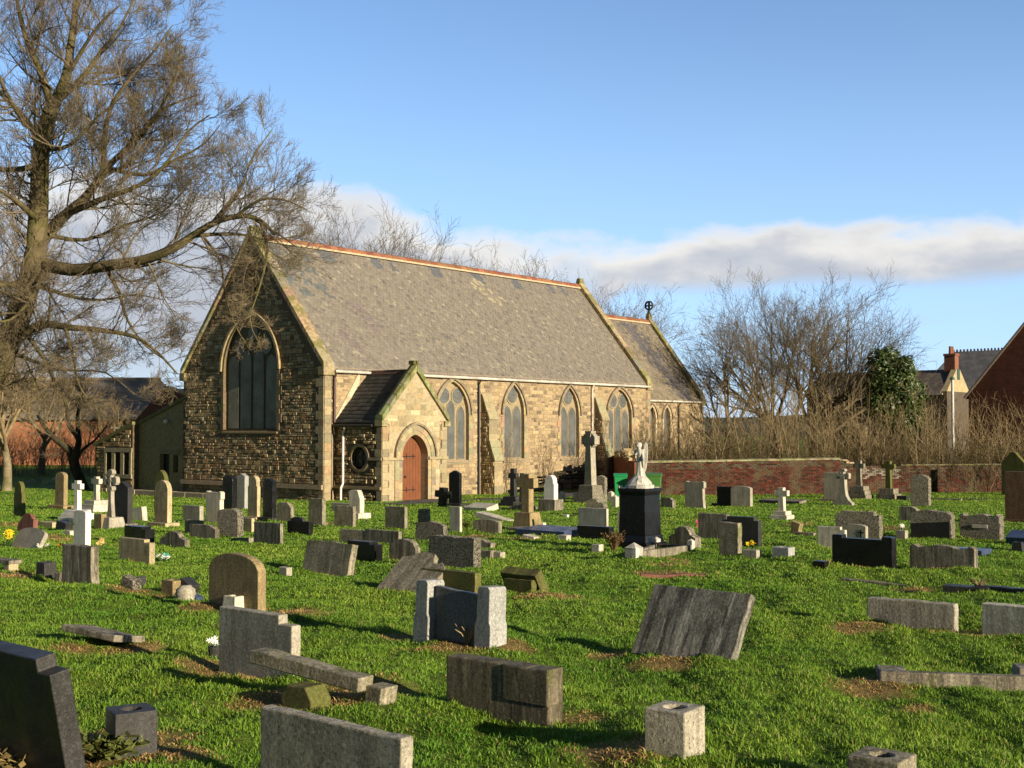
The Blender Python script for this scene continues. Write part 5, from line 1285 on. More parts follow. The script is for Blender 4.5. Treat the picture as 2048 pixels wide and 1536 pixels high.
# --- angel on black plinth
P = ground_at(1280, 1093); ag = empty('angel_monument', P, rz=GA)
sc = 1.0 / (F / P.y)
Hp = solve_h(P, 974); wp = (1310 - 1253) / px_scale(P)
pl = MB(); pl.box((0, 0, .02), (wp * 1.18, wp * 1.10, .14)); pl.build('plinth_foot', M['black'], ag, bevel=.008, seg=2)
pl = MB(); pl.box((0, 0, .09 + .06), (wp * 1.05, wp * .98, .12), None, top=.92); pl.build('plinth_step', M['black'], ag, bevel=.006, seg=2)
pl = MB(); pl.box((0, 0, (.21 + Hp - .13) / 2), (wp * .93, wp * .86, Hp - .34), None, top=.94); pl.build('plinth_die', M['black'], ag, bevel=.006, seg=2)
pl = MB(); pl.box((0, 0, Hp - .10), (wp * .88, wp * .82, .06), None, top=1.07); pl.box((0, 0, Hp - .045), (wp * .96, wp * .90, .06)); pl.build('plinth_cap', M['black'], ag, bevel=.006, seg=2)
zb = Hp - .015
rk = MB(); rk.lathe([(wp * .44, 0), (wp * .44, .05), (wp * .38, .06), (wp * .34, .11), (wp * .26, .16), (wp * .16, .22)], 10, (0, 0, zb), sx=1, sy=.9)
rk.sphere((.05, -.06, zb + .10), (.13, .11, .09), 8, 5); rk.sphere((-.10, .02, zb + .09), (.12, .12, .07), 8, 5)
rk.build('rock_base', M['statue'], ag, smooth=False)
Hs = solve_h(P, 883) - Hp
def blob_mesh(name, balls, limbs, mat, parent, vox=.012, sm=2):
    b = MB()
    for c, r, Mx in balls: b.sphere(c, r, 14, 10, M=Mx)
    for pts, rr in limbs: b.tube(pts, rr, 10)
    o = b.build(name, mat, parent, smooth=True)
    rm = o.modifiers.new('remesh', 'REMESH'); rm.mode = 'VOXEL'; rm.voxel_size = vox; rm.use_smooth_shade = True
    s = o.modifiers.new('smooth', 'SMOOTH'); s.iterations = sm; s.factor = .6
    return o
k = Hs / 1.0; z0 = zb + .12
Bz = lambda x, y, z: (x * k * .86, y * k, z0 + z * (Hs - .12))
rob = MB(); NR_ = 28; prof = [(0, .16), (.06, .145), (.2, .115), (.35, .10), (.48, .098), (.56, .085), (.64, .078), (.74, .092), (.80, .085), (.835, .04)]
vs = []
for (z, r) in prof:
    cxs = .03 * (1 - z) ** 2 + .02 * sin(z * 3)
    for i in range(NR_):
        a = 2 * pi * i / NR_; fold = 1 + .10 * (1 - z) * cos(7 * a + 2 * z) + .04 * (1 - z) * cos(13 * a)
        vs.append(Bz(cxs + r * cos(a) * fold * 1.0, r * sin(a) * fold * .82 - .02 * z, z))
m_ = len(prof)
rob.add(vs, [(i * NR_ + j, i * NR_ + (j + 1) % NR_, (i + 1) * NR_ + (j + 1) % NR_, (i + 1) * NR_ + j) for i in range(m_ - 1) for j in range(NR_)] + [tuple(range(NR_)), tuple(range((m_ - 1) * NR_, m_ * NR_))])
rob.sphere(Bz(.0, -.045, .92), (.050 * k, .058 * k, .068 * k), 14, 10)                     # bowed head
rob.sphere(Bz(.0, -.015, .93), (.060 * k, .062 * k, .068 * k), 14, 10)                      # hair
rob.sphere(Bz(.0, .03, .90), (.035 * k, .035 * k, .04 * k), 10, 8)
rob.sphere(Bz(.0, -.108, .912), (.009 * k, .012 * k, .014 * k), 8, 6)                      # nose
rob.tube([Bz(0, 0, .80), Bz(0, -.02, .88)], [.036 * k, .030 * k], 10)
# right arm lowered and reaching out, left arm folded to the breast
rob.tube([Bz(.085, -.01, .79), Bz(.125, -.03, .66), Bz(.17, -.08, .56)], [.040 * k, .034 * k, .026 * k], 10)
rob.tube([Bz(.17, -.08, .56), Bz(.195, -.10, .53)], [.020 * k, .016 * k], 8)
for q_ in range(4): rob.tube([Bz(.19, -.095 - q_ * .006, .535 - q_ * .004), Bz(.212, -.11 - q_ * .008, .515 - q_ * .012), Bz(.222, -.115 - q_ * .008, .49 - q_ * .012)], [.007 * k, .006 * k, .005 * k], 6)
rob.tube([Bz(.19, -.10, .535), Bz(.195, -.125, .52)], [.007 * k, .006 * k], 6)
rob.tube([Bz(.125, -.04, .60), Bz(.14, -.04, .45), Bz(.135, -.03, .33)], [.035 * k, .028 * k, .012 * k], 8)   # hanging sleeve
rob.tube([Bz(-.085, -.01, .79), Bz(-.115, -.06, .67), Bz(-.03, -.12, .70)], [.040 * k, .034 * k, .024 * k], 10)
for q_ in range(4): rob.tube([Bz(-.03, -.12, .70 + q_ * .009), Bz(.0, -.125, .715 + q_ * .010), Bz(.02, -.118, .725 + q_ * .010)], [.008 * k, .007 * k, .006 * k], 6)
rob.sphere(Bz(.06, .0, .05), (.09 * k, .08 * k, .05 * k), 10, 6)
st = rob.build('angel_figure', M['statue'] if 'statue' in M else M['white'], ag, smooth=True)
rm = st.modifiers.new('remesh', 'REMESH'); rm.mode = 'VOXEL'; rm.voxel_size = .008; rm.use_smooth_shade = True
for sg in (-1, 1):     # folded wings rising behind the shoulders, tips near the knees
    wg = MB(); outl = [(.01, .60), (.06, .82), (.09, .965), (.125, 1.0), (.16, .985), (.175, .90), (.175, .75), (.165, .60), (.145, .45), (.12, .32), (.095, .24), (.085, .35), (.06, .48), (.03, .55)]
    n = len(outl); vs = []
    for side_ in (0, 1):
        for i, (x, z) in enumerate(outl):
            y = .085 + .05 * (x / .18) - .02 * (z - .6) + side_ * .030
            vs.append(Bz(sg * x * (1.12 if sg < 0 else .75), y, z))
    wg.add(vs, [tuple(range(n)), tuple(range(2 * n - 1, n - 1, -1))] + [(i, (i + 1) % n, n + (i + 1) % n, n + i) for i in range(n)])
    for f_ in range(5):
        t = f_ / 4; x = .05 + .115 * t
        wg.tube([Bz(sg * x * (1.12 if sg < 0 else .75), .08 + .05 * x / .18, .72 + .1 * (1 - t)), Bz(sg * (x - .01) * (1.12 if sg < 0 else .75), .083 + .05 * x / .18, .35 + .12 * t)], .010 * k, 5)
    wg.build('wing', M['statue'], ag, bevel=.006, seg=2, smooth=False)
tag(ag, 'white marble angel with folded wings standing on a tall polished black plinth', 'angel monument')
STONES.append((P.x, P.y, .9))

# --- flowers and plants
flowers('white daisies with dark leaves in a vase at the left end of the blue-grey slab', 428, 1318, .05, 7, [(.85, .85, .80)], h=.12, pr=.021, pot=.045)
flowers('yellow flowers at the far left edge of the lawn', 18, 1094, .10, 12, [(.75, .55, .02)], h=.24, pr=.04)
flowers('small white and red blooms on the grass right of the leaning grey slab', 96, 1096, .25, 4, [(.8, .8, .75), (.6, .03, .02)], h=.05, pr=.035)
flowers('faded yellow flowers beside the dark flared slab', 203, 1103, .06, 8, [(.75, .55, .22)], h=.18, pr=.035)
flowers('white and teal artificial flowers on the grass right of the low tan slab', 330, 1124, .11, 12, [(.85, .85, .82), (.02, .38, .28)], h=.09, pr=.035)
flowers('bright pink flowers behind the low curved grey stone', 1402, 1072, .10, 14, [(.75, .03, .25)], h=.30, pr=.05)
flowers('yellow daffodils in the squared vase stone before the dark blue granite', 0, 0, .10, 12, [(.80, .60, .02)], h=.10, pr=.022, P=ground_at(1504, 1114) + Vector((0, 0, .12)))
flowers('single white flower head in the square grey vase stone', 0, 0, .03, 2, [(.85, .85, .8)], h=.10, pr=.04, P=ground_at(1804, 1077) + Vector((0, 0, .15)))
def dry_shrub(label, px, py, rad, h, n, col, name='dry_shrub', cat='shrub', leaves=True, P=None):
    P = P or ground_at(px, py); pls = []; mb = MB()
    for i in range(n):
        a = grng.uniform(0, 2 * pi); l = grng.uniform(.2, 1) * rad
        p = [(0, 0, 0), (cos(a) * l * .5, sin(a) * l * .5, h * grng.uniform(.4, .6)), (cos(a) * l, sin(a) * l, h * grng.uniform(.6, 1.05))]
        mb.tube(p, [.006, .004, .002], 3)
        if leaves:
            for k_ in range(5):
                c = Vector(p[1]).lerp(Vector(p[2]), grng.random()); d = Vector((grng.uniform(-1, 1), grng.uniform(-1, 1), grng.uniform(-.5, 1))).normalized() * .055; s2 = d.cross(Vector((0, .3, 1))) * .4
                mb.add([c, c + d * .5 + s2, c + d, c + d * .5 - s2], [(0, 1, 2, 3)])
    o = mb.build(name, plain('dry leaves ' + name, col, .8, .1, .4, 12)); o.location = P; tag(o, label, cat); return o
dry_shrub('dry brown leafy shrub at the left foot of the black angel plinth', 1228, 1104, .22, .34, 70, (.20, .13, .06))
dry_shrub('green sprouting plant beside the tall plain white stone', 934, 1060, .18, .18, 40, (.12, .16, .03))
dry_shrub('bundle of dry stalks on the dark sunken ledger at the right', 1958, 1178, .16, .14, 26, (.25, .18, .10), leaves=False)
dry_shrub('dry stalk bundle beside the small dark vase stone', 1656, 1134, .05, .12, 14, (.35, .22, .10), leaves=False)
dry_shrub('bleached grass stalks growing before the dark panel of the three-piece memorial', 935, 1288, .16, .20, 22, (.42, .32, .16), leaves=False)
dry_shrub('weeds and ivy growing at the foot of the big tilting dark gravestone', 215, 1520, .22, .10, 60, (.13, .15, .04))
dry_shrub('dry weeds at the bottom left corner before the big tilting dark gravestone', 60, 1545, .30, .12, 70, (.24, .18, .07))
# straw patches and worn soil
for (x, y, r_) in [(1090, 1190, .55), (900, 1295, .42), (800, 1275, .25), (1020, 1290, .22), (1170, 1440, .2), (1330, 1325, .32), (1220, 1312, .22), (1250, 1500, .3), (720, 1375, .4), (560, 1395, .35), (660, 1405, .4),
                   (430, 1345, .3), (400, 1330, .22), (60, 1540, .6), (200, 1470, .2), (300, 1480, .3), (330, 1505, .3), (600, 1222, .45), (400, 1215, .35), (330, 1195, .35), (260, 1180, .35), (60, 1150, .4), (20, 1150, .4),
                   (1345, 1150, .6), (1300, 1150, .35), (1400, 1150, .35), (1350, 1120, .3), (1720, 1250, .35), (1700, 1262, .25), (1940, 1268, .4), (1760, 1370, .4), (1730, 1375, .3), (1880, 1360, .35), (1960, 1368, .3),
                   (80, 1075, .9), (140, 1078, .6), (30, 1050, 1.0), (1830, 1180, .35), (1600, 1048, .5), (1045, 1076, .6), (940, 1074, .6), (680, 1048, .6), (1790, 1055, .5), (260, 1300, .3), (150, 1300, .25), (1830, 1420, .15), (1340, 1128, .4)]:
    p = ground_at(x, y); SPOTS.append((p.x, p.y, r_))
for (x, y, w) in STONES:
    if y < 22: SPOTS.append((x, y, w * .26))

# ------------------------------------------------------------ bare trees
class Twigs:
    def __init__(s): s.g = {}
    def add(s, P, R, n):
        s.g.setdefault((len(P), n), []).append((P, R))
    def build(s, name, mat, parent=None, kindcol=None):
        Vs, Qs, Cs = [], [], []; off = 0
        for (m, n), L in s.g.items():
            P = np.array([p for p, r in L], 'f'); R = np.array([r for p, r in L], 'f')       # (K,m,3),(K,m)
            T = np.gradient(P, axis=1); T /= np.linalg.norm(T, axis=2, keepdims=True) + 1e-9
            ref = np.array([0.31, 0.17, 0.93]); U = np.cross(T, ref); U /= np.linalg.norm(U, axis=2, keepdims=True) + 1e-6
            Wv = np.cross(T, U); K = len(L)
            a = np.arange(n) * 2 * pi / n
            V = P[:, :, None] + R[:, :, None, None] * (U[:, :, None] * np.cos(a)[None, None, :, None] + Wv[:, :, None] * np.sin(a)[None, None, :, None])
            idx = off + np.arange(K * m * n).reshape(K, m, n)
            A = idx[:, :-1]; B = idx[:, 1:]
            q_ = np.stack([A, np.roll(A, -1, 2), np.roll(B, -1, 2), B], -1).reshape(-1, 4)
            Vs.append(V.reshape(-1, 3)); Qs.append(q_); off += K * m * n
        return mesh_np(name, np.concatenate(Vs), np.concatenate(Qs), mat, parent, smooth=True)
def rand_perp(d, rng):
    v = Vector((rng.gauss(0, 1), rng.gauss(0, 1), rng.gauss(0, 1))); v -= d * v.dot(d); return v.normalized()
RMIN = .0035
def grow(tw, p, d, L, r, lev, spec, rng, up=0.08, wob=0.16, droop=0.0):
    """spec[lev] = (segments, children, length ratio, angle lo, angle hi)"""
    seg, kids, ratio, a0, a1 = spec[lev]
    pts = [tuple(p)]; rad = [r]; dirs = [d.copy()]; q_ = p.copy(); dd = d.copy()
    last = lev == len(spec) - 1
    for i in range(seg):
        dd = (dd + Vector((rng.gauss(0, wob), rng.gauss(0, wob), rng.gauss(0, wob) + up - droop * (1 - i / seg)))).normalized()
        q_ = q_ + dd * (L / seg); pts.append(tuple(q_)); dirs.append(dd.copy())
        rad.append(r * (1 - (i + 1) / seg * (0.72 if not last else 0.6)))
    tw.add(pts, rad, 3 if r < 0.03 else (4 if r < 0.07 else 6))
    if last: return
    for k in range(kids):
        t = (k + rng.uniform(.2, 1.0)) / kids; t = min(.98, .22 + .76 * t)
        f = t * seg; i = min(seg - 1, int(f)); fr_ = f - i
        b = Vector(pts[i]).lerp(Vector(pts[i + 1]), fr_); rr = rad[i] * (1 - fr_) + rad[i + 1] * fr_
        a = radians(rng.uniform(a0, a1)); dn = (dirs[i + 1] * cos(a) + rand_perp(dirs[i + 1], rng) * sin(a)).normalized()
        grow(tw, b, dn, L * ratio * rng.uniform(.7, 1.25) * (1.15 - .45 * t), max(RMIN, rr * .62), lev + 1, spec, rng, up, wob, droop * .6)
def bark(name, c, var=.3, moss=(.12, .125, .03), mo=.5, rough=.9):
    m, q, b = new_mat(name, rough, .1); tc = q.n('ShaderNodeTexCoord').outputs['Object']
    n = q.noise(tc, 2.2, 5, .65); col = q.mix(q.ramp(n, .35, .65), tuple(k * (1 - var) for k in c), tuple(k * (1 + var) for k in c))
    col = q.mix(q.ramp(q.noise(q.mapping(tc, (1, 1, 1), (4, 4, 4)), 1.3, 4, .6), .5, .62, 0, mo), col, moss)
    q.l(col, b.inputs['Base Color']); bp = q.n('ShaderNodeBump'); bp.inputs['Distance'].default_value = .03
    q.l(q.noise(q.mapping(tc, (1, 1, .3)), 18, 5, .7), bp.inputs['Height']); q.l(bp.outputs[0], b.inputs['Normal']); return m
BK1 = bark('olive bark', (.125, .10, .055), mo=.5); BK2 = bark('brown twigs', (.19, .15, .095), mo=.3); BK3 = bark('dark bark', (.045, .038, .025), mo=.3)
BK4 = bark('grey brown twigs', (.155, .125, .083), mo=.25); BK5 = bark('pale bark', (.20, .165, .105), mo=.4)
BK6 = bark('straw brown stems', (.24, .18, .10), mo=.3)

def limb(tw, pix, r0, r1, n=8, sub=3):
    """limb through picture points (px, py, depth) as one smooth tapering tube; returns resampled points"""
    C_ = [at(*p) for p in pix]; out = []
    for i in range(len(C_) - 1):
        p0 = C_[max(0, i - 1)]; p1, p2 = C_[i], C_[i + 1]; p3 = C_[min(len(C_) - 1, i + 2)]
        for k in range(sub):
            t = k / sub
            out.append(0.5 * ((2 * p1) + (p2 - p0) * t + (2 * p0 - 5 * p1 + 4 * p2 - p3) * t * t + (3 * p1 - p0 - 3 * p2 + p3) * t ** 3))
    out.append(C_[-1]); m = len(out)
    R = [r0 + (r1 - r0) * (i / (m - 1)) ** .8 for i in range(m)]
    tw.add([tuple(p) for p in out], R, n); return out, R
def dress(tw, out, R, rng, spec, L, step, up=.06, wob=.095, start=.15, droop=0, side=None, taperL=.5):
    """grow branches along a limb"""
    m = len(out); total = sum((out[i + 1] - out[i]).length for i in range(m - 1)); acc = 0
    nxt = total * start
    for i in range(m - 1):
        seg = (out[i + 1] - out[i]); l = seg.length; d = seg.normalized()
        while nxt <= acc + l:
            t = (nxt - acc) / l; b = out[i].lerp(out[i + 1], t); tt = nxt / total
            a = radians(rng.uniform(35, 75)); v = rand_perp(d, rng)
            dn = (d * cos(a) + v * sin(a)).normalized()
            grow(tw, b, dn, L * rng.uniform(.6, 1.2) * (1 - taperL * tt), max(.006, min(R[i] * .42, .032)), 0, spec, rng, up, wob, droop)
            nxt += step * rng.uniform(.6, 1.4)
        acc += l
def big_tree():
    rng = random.Random(3)
    root = empty('bare_tree', ground_at(-135, 1050)); base = root.location.copy()
    tag(root, 'huge leafless tree at the left edge whose long limb reaches over the church gable', 'tree')
    tr, tw = Twigs(), Twigs(); D = 32.0
    global RMIN
    RMIN = .0044
    spec = [(7, 8, .62, 18, 50), (6, 7, .60, 18, 50), (5, 5, .60, 18, 50), (4, 0, .5, 25, 60)]
    spec2 = [(7, 8, .62, 18, 50), (5, 6, .60, 18, 50), (4, 3, .60, 18, 50), (3, 0, .5, 20, 50)]
    Ls = []
    tr_, R_ = limb(tr, [(-150, 1075, D), (-95, 930, D), (-45, 810, D), (10, 700, D), (48, 600, D), (72, 500, D), (78, 400, D), (82, 300, D - .5), (100, 225, D - 1)], .44, .19, 12)
    Ls.append((tr_, R_, 1.4, .42, spec, .45))
    def lb(pix, r0, r1, L, step, sp=spec, start=.15, droop=0, n=7, up=.06):
        o, r = limb(tr, pix, r0, r1, n); dress(tw, o, r, rng, sp, L * 1.38, step * 1.12, start=start, droop=droop, up=up)
    dress(tw, tr_, R_, rng, spec2, 1.3, .15, start=.3, taperL=0)
    dress(tw, tr_, R_, rng, [(4, 3, .5, 20, 60), (2, 0, .5, 20, 60)], .5, .05, start=.15, taperL=0, up=.15)
    lb([(95, 530, D), (150, 540, D - .5), (210, 532, D - 1), (280, 522, D - 1.5), (340, 500, D - 2), (385, 472, D - 2), (430, 445, D - 2.2), (480, 432, D - 2.4), (520, 440, D - 2.5), (550, 470, D - 2.5)], .19, .035, 1.7, .30, start=.2)
    lb([(425, 448, D - 2.2), (455, 410, D - 2), (482, 375, D - 2), (496, 335, D - 2), (515, 300, D - 1.8), (545, 258, D - 1.6)], .07, .012, 1.3, .22, spec2, .1)
    lb([(385, 472, D - 2), (440, 468, D - 1.5), (490, 470, D - 1.2), (540, 480, D - 1), (600, 470, D - 1)], .06, .012, 1.2, .22, spec2, .2)
    lb([(470, 434, D - 2.4), (520, 400, D - 3), (570, 400, D - 3.2), (615, 420, D - 3.3)], .05, .010, 1.0, .18, spec2, .1)
    lb([(520, 440, D - 2.5), (535, 500, D - 2.6), (520, 570, D - 2.7), (500, 640, D - 2.8), (520, 690, D - 2.9)], .045, .008, .6, .26, spec2, .15, .05, up=.1)
    lb([(400, 466, D - 2), (440, 520, D - 2), (450, 590, D - 2), (470, 650, D - 2.2), (500, 700, D - 2.2)], .04, .008, .6, .26, spec2, .15, .05, up=.1)
    lb([(500, 434, D - 2.4), (560, 470, D - 2.6), (600, 500, D - 2.6)], .04, .008, .9, .17, spec2, .1)
    lb([(20, 690, D), (80, 650, D - .4), (140, 655, D - .8), (200, 660, D - 1), (265, 672, D - 1.2), (310, 700, D - 1.2), (355, 748, D - 1.3)], .13, .02, 1.3, .26, spec, .2)
    lb([(130, 655, D - .8), (145, 705, D - 1), (155, 760, D - 1), (170, 790, D - 1), (197, 822, D - 1)], .05, .012, .7, .22, spec2, .2)
    lb([(210, 532, D - 1), (238, 585, D - 1), (255, 640, D - 1), (290, 690, D - 1), (330, 720, D - 1)], .06, .012, 1.1, .22, spec2, .15, .04)
    lb([(75, 490, D), (120, 440, D + .5), (170, 395, D + .8), (215, 335, D + 1), (260, 290, D + 1), (320, 222, D + 1.2), (395, 190, D + 1.2)], .19, .02, 1.6, .28, spec, .2)
    lb([(170, 395, D + .8), (205, 345, D), (208, 280, D - .3), (222, 215, D - .6), (265, 150, D - .8), (310, 100, D - 1), (345, 50, D - 1)], .11, .012, 1.5, .26, spec, .15)
    lb([(215, 335, D + 1), (290, 350, D + .6), (350, 320, D + .4), (405, 290, D + .4), (440, 250, D + .4)], .07, .012, 1.3, .26, spec2, .15)
    lb([(130, 430, D + .5), (200, 400, D - .4), (280, 370, D - .8), (330, 330, D - 1), (380, 260, D - 1), (420, 230, D - 1)], .10, .014, 1.5, .26, spec, .2)
    lb([(82, 300, D - .5), (60, 250, D + .4), (20, 205, D + .8), (-30, 150, D + 1), (-60, 60, D + 1)], .12, .02, 1.6, .3, spec, .15)
    lb([(100, 225, D - 1), (130, 160, D - 1.2), (142, 90, D - 1.4), (150, 20, D - 1.4), (150, -60, D - 1.4), (155, -150, D - 1.4)], .16, .03, 1.6, .3, spec, .1)
    lb([(110, 205, D - 1), (160, 160, D - .6), (205, 100, D - .4), (245, 45, D - .2), (280, -30, D)], .11, .012, 1.4, .26, spec, .15)
    lb([(105, 215, D - 1), (80, 140, D - 1.6), (50, 70, D - 2), (30, -20, D - 2), (20, -100, D - 2)], .12, .02, 1.6, .3, spec, .15)
    lb([(82, 330, D), (20, 340, D + 1), (-50, 330, D + 1.6), (-120, 300, D + 2)], .11, .02, 1.6, .32, spec, .2)
    lb([(76, 440, D), (30, 400, D - 1), (0, 380, D - 1.4), (-60, 330, D - 2)], .10, .02, 1.5, .3, spec, .2)
    lb([(60, 560, D), (10, 570, D - 1), (-40, 560, D - 1.4), (-110, 520, D - 1.6)], .10, .02, 1.4, .32, spec2, .2)
    lb([(-10, 740, D), (-30, 660, D + .5), (-20, 560, D + .8), (-30, 440, D + 1)], .16, .03, 1.4, .3, spec2, .2)
    lb([(90, 540, D), (60, 600, D - 1), (20, 640, D - 1.5), (-20, 640, D - 2)], .08, .015, 1.2, .3, spec2, .2)
    for pix in ([(205, 345, D), (255, 330, D + 1.5), (300, 270, D + 1.8), (330, 190, D + 2), (365, 130, D + 2)], [(250, 300, D + 1), (300, 250, D - .5), (350, 160, D - .8), (360, 90, D - 1)], [(90, 300, D), (140, 290, D - 2), (200, 230, D - 2.4), (250, 190, D - 2.6)], [(130, 160, D - 1.2), (190, 60, D - 2), (240, 10, D - 2.4)], [(60, 560, D), (130, 590, D + 1.5), (200, 600, D + 2), (270, 590, D + 2.4), (330, 600, D + 2.6)], [(95, 470, D), (170, 480, D + 1.5), (250, 450, D + 2.2), (330, 420, D + 2.6), (390, 350, D + 2.8)], [(50, 250, D), (10, 180, D - 2), (-20, 90, D - 2.4), (-20, 0, D - 2.5)], [(30, 640, D), (90, 720, D - 1), (110, 780, D - 1.2), (90, 840, D - 1.4)], [(10, 700, D), (60, 720, D + 1.5), (130, 740, D + 2), (210, 745, D + 2.4), (270, 790, D + 2.6)]):
        lb(pix, .07, .012, 1.15, .27, spec2, .15)
    # move everything into the tree's own frame
    for t in (tr, tw):
        for k in t.g: t.g[k] = [([(a - base.x, b - base.y, c - base.z) for a, b, c in P], R) for P, R in t.g[k]]
    tr.build('trunk', BK1, root); tw.build('crown', BK2, root)
    open('/tmp/cnt', 'w').write('%d' % sum(len(v) for v in tw.g.values()))
    RMIN = .0085
big_tree()

def tree_proto(seed, H, r, spec, forks, lean=(0, 0), tf=.35, bark_=BK4, barkt=BK3, up=.05, wob=.09, spread=35, Lf=.6, droop=0, multi=1, tname='bare_tree'):
    rng = random.Random(seed); root = empty(tname); tr, tw = Twigs(), Twigs()
    for mi in range(multi):
        a = mi * 2 * pi / max(1, multi) + rng.uniform(0, 1)
        off = Vector((cos(a), sin(a), 0)) * (r * 1.1 if multi > 1 else 0)
        p = off.copy(); d = Vector((lean[0] + (cos(a) * .18 if multi > 1 else 0), lean[1] + (sin(a) * .18 if multi > 1 else 0), 1)).normalized()
        pts = [tuple(p + Vector((0, 0, -.3)))]; R = [r * 1.35]; dirs = []
        n = 8; hh = H * tf
        for i in range(n):
            d = (d + Vector((rng.gauss(0, .05), rng.gauss(0, .05), .05))).normalized(); p = p + d * (hh / n); pts.append(tuple(p)); R.append(r * (1 - .45 * (i + 1) / n)); dirs.append(d.copy())
        tr.add(pts, R, 8)
        for k in range(forks):
            an = 2 * pi * k / forks + rng.uniform(-.4, .4); sp = radians(rng.uniform(spread * .4, spread * 1.3)) if k else radians(4)
            dn = (d * cos(sp) + Vector((cos(an), sin(an), 0)) * sin(sp)).normalized()
            b = Vector(pts[-1]) if k < forks * .6 else Vector(pts[rng.randint(n // 2, n)])
            grow(tw, b, dn, (H - b.z) * Lf * rng.uniform(.85, 1.1), R[-1] * .75, 0, spec, rng, up, wob, droop)
    # the thick limbs belong to the trunk mesh, the rest is the crown
    tr.build('trunk', barkt, root); tw.build('crown', bark_, root)
    return root
def copy_tree(o, parent=None):
    c = o.copy(); COL.objects.link(c); c.parent = parent
    for ch in list(o.children): copy_tree(ch, c)
    return c
def place(root, px, depth, label, group, scale=1, rz=0, z=None, cat='tree'):
    P = at(px, 860, depth); P.z = float(G(P.x, P.y)) if z is None else z
    root.location = P; root.rotation_euler = (0, 0, rz); root.scale = (scale,) * 3
    tag(root, label, cat, group); return root
S4 = [(8, 9, .60, 20, 48), (6, 6, .60, 20, 50), (5, 5, .58, 20, 52), (4, 2, .6, 18, 50), (3, 0, .5, 20, 50)]
S3 = [(7, 8, .58, 20, 50), (5, 7, .58, 20, 50), (4, 5, .55, 22, 55), (3, 0, .5, 20, 50)]
GT = 'leafless trees behind the church and the brick wall'
tA = tree_proto(11, 12.5, .30, S4, 7, tf=.24, spread=54, Lf=.64, bark_=BK4, barkt=BK1)
tB = tree_proto(29, 12.5, .26, S4, 6, tf=.28, spread=46, Lf=.64, bark_=BK2, barkt=BK5)
place(tA, 1560, 76, 'broad leafless tree with dark dense twigs right of the chancel', GT, 1.05)
place(tB, 1705, 79, 'leafless tree with paler upright twigs beside the ivy-covered one', GT, 1.06, 1.2)
for (src, px, dep, sc, rz, lb) in [
    (tA, 1610, 75, .99, 2.4, 'smaller leafless tree standing in the gap between two broad ones'),
    (tA, 1455, 74, .86, 4.1, 'low spreading leafless tree nearest the chancel end'),
    (tB, 735, 92, 1.55, .6, 'tallest bare treetop showing over the nave roof ridge'),
    (tA, 760, 88, 1.45, 3.3, 'bare treetop crowding the tallest one over the nave roof'),
    (tB, 690, 94, 1.6, 5.1, 'bare treetop left of the tallest one over the nave roof'),
    (tA, 640, 96, 1.62, 2.0, 'bare treetop over the ridge close to the big tree\'s limb'),
    (tB, 830, 98, 1.34, 3.0, 'bare treetop over the ridge right of the tallest one'),
    (tA, 930, 95, 1.33, 5.0, 'bare treetop above the middle of the nave ridge'),
    (tB, 1000, 102, 1.36, 1.7, 'thin bare treetop right of the middle of the nave ridge'),
    (tA, 1085, 100, 1.40, .9, 'bare treetop above the right part of the nave ridge'),
    (tB, 1160, 104, 1.34, 4.4, 'bare treetop behind the right end of the nave ridge')]:
    place(copy_tree(src), px, dep, lb, GT, sc, rz)
# left middle distance
tC = tree_proto(41, 8.5, .26, S3, 6, tf=.30, spread=48, Lf=.75, bark_=BK6, barkt=BK5, up=.06)
place(tC, 15, 61, 'pale-trunked bare tree at the left edge in the middle distance', 'bare trees left of the church', 1.0)
def forked():
    rng = random.Random(8); P = at(168, 860, 63); P.z = float(G(P.x, P.y)); root = empty('bare_tree', P); tr, tw = Twigs(), Twigs(); D = 63
    for pix, a, b in (([(172, 995, D), (160, 960, D), (148, 930, D), (138, 900, D), (110, 878, D), (90, 855, D), (75, 830, D)], .34, .07), ([(160, 960, D), (150, 915, D - .2), (158, 880, D - .4), (138, 850, D - .4), (132, 810, D - .4), (118, 770, D)], .24, .05), ([(150, 925, D), (165, 900, D + .6), (190, 880, D + .8), (215, 850, D + 1)], .12, .03), ([(158, 880, D), (155, 830, D), (165, 790, D), (160, 760, D)], .14, .03)):
        o, R = limb(tr, pix, a, b, 8); dress(tw, o, R, rng, S3[:3], 1.7, .34, start=.45, up=.08)
    for t in (tr, tw):
        for k in t.g: t.g[k] = [([(a - P.x, b - P.y, c - P.z) for a, b, c in Q_], R) for Q_, R in t.g[k]]
    tr.build('trunk', BK3, root); tw.build('crown', BK4, root); tag(root, 'dark forked bare tree left of the vestry, its trunk leaning right', 'tree', 'bare trees left of the church')
forked()
for (px, dep, sc, rz, lb) in [(-60, 66, 1.0, 1.1, 'brown-twigged bare tree partly outside the left edge'), (85, 84, .95, 2.5, 'bare tree in front of the orange brick wall far left'), (-5, 90, 1.1, 4.0, 'bare tree far behind the pale-trunked one at the left edge'), (235, 88, .62, 5.2, 'small bare tree behind the vestry roofline')]:
    place(copy_tree(tC), px, dep, lb, 'bare trees left of the church', sc, rz)

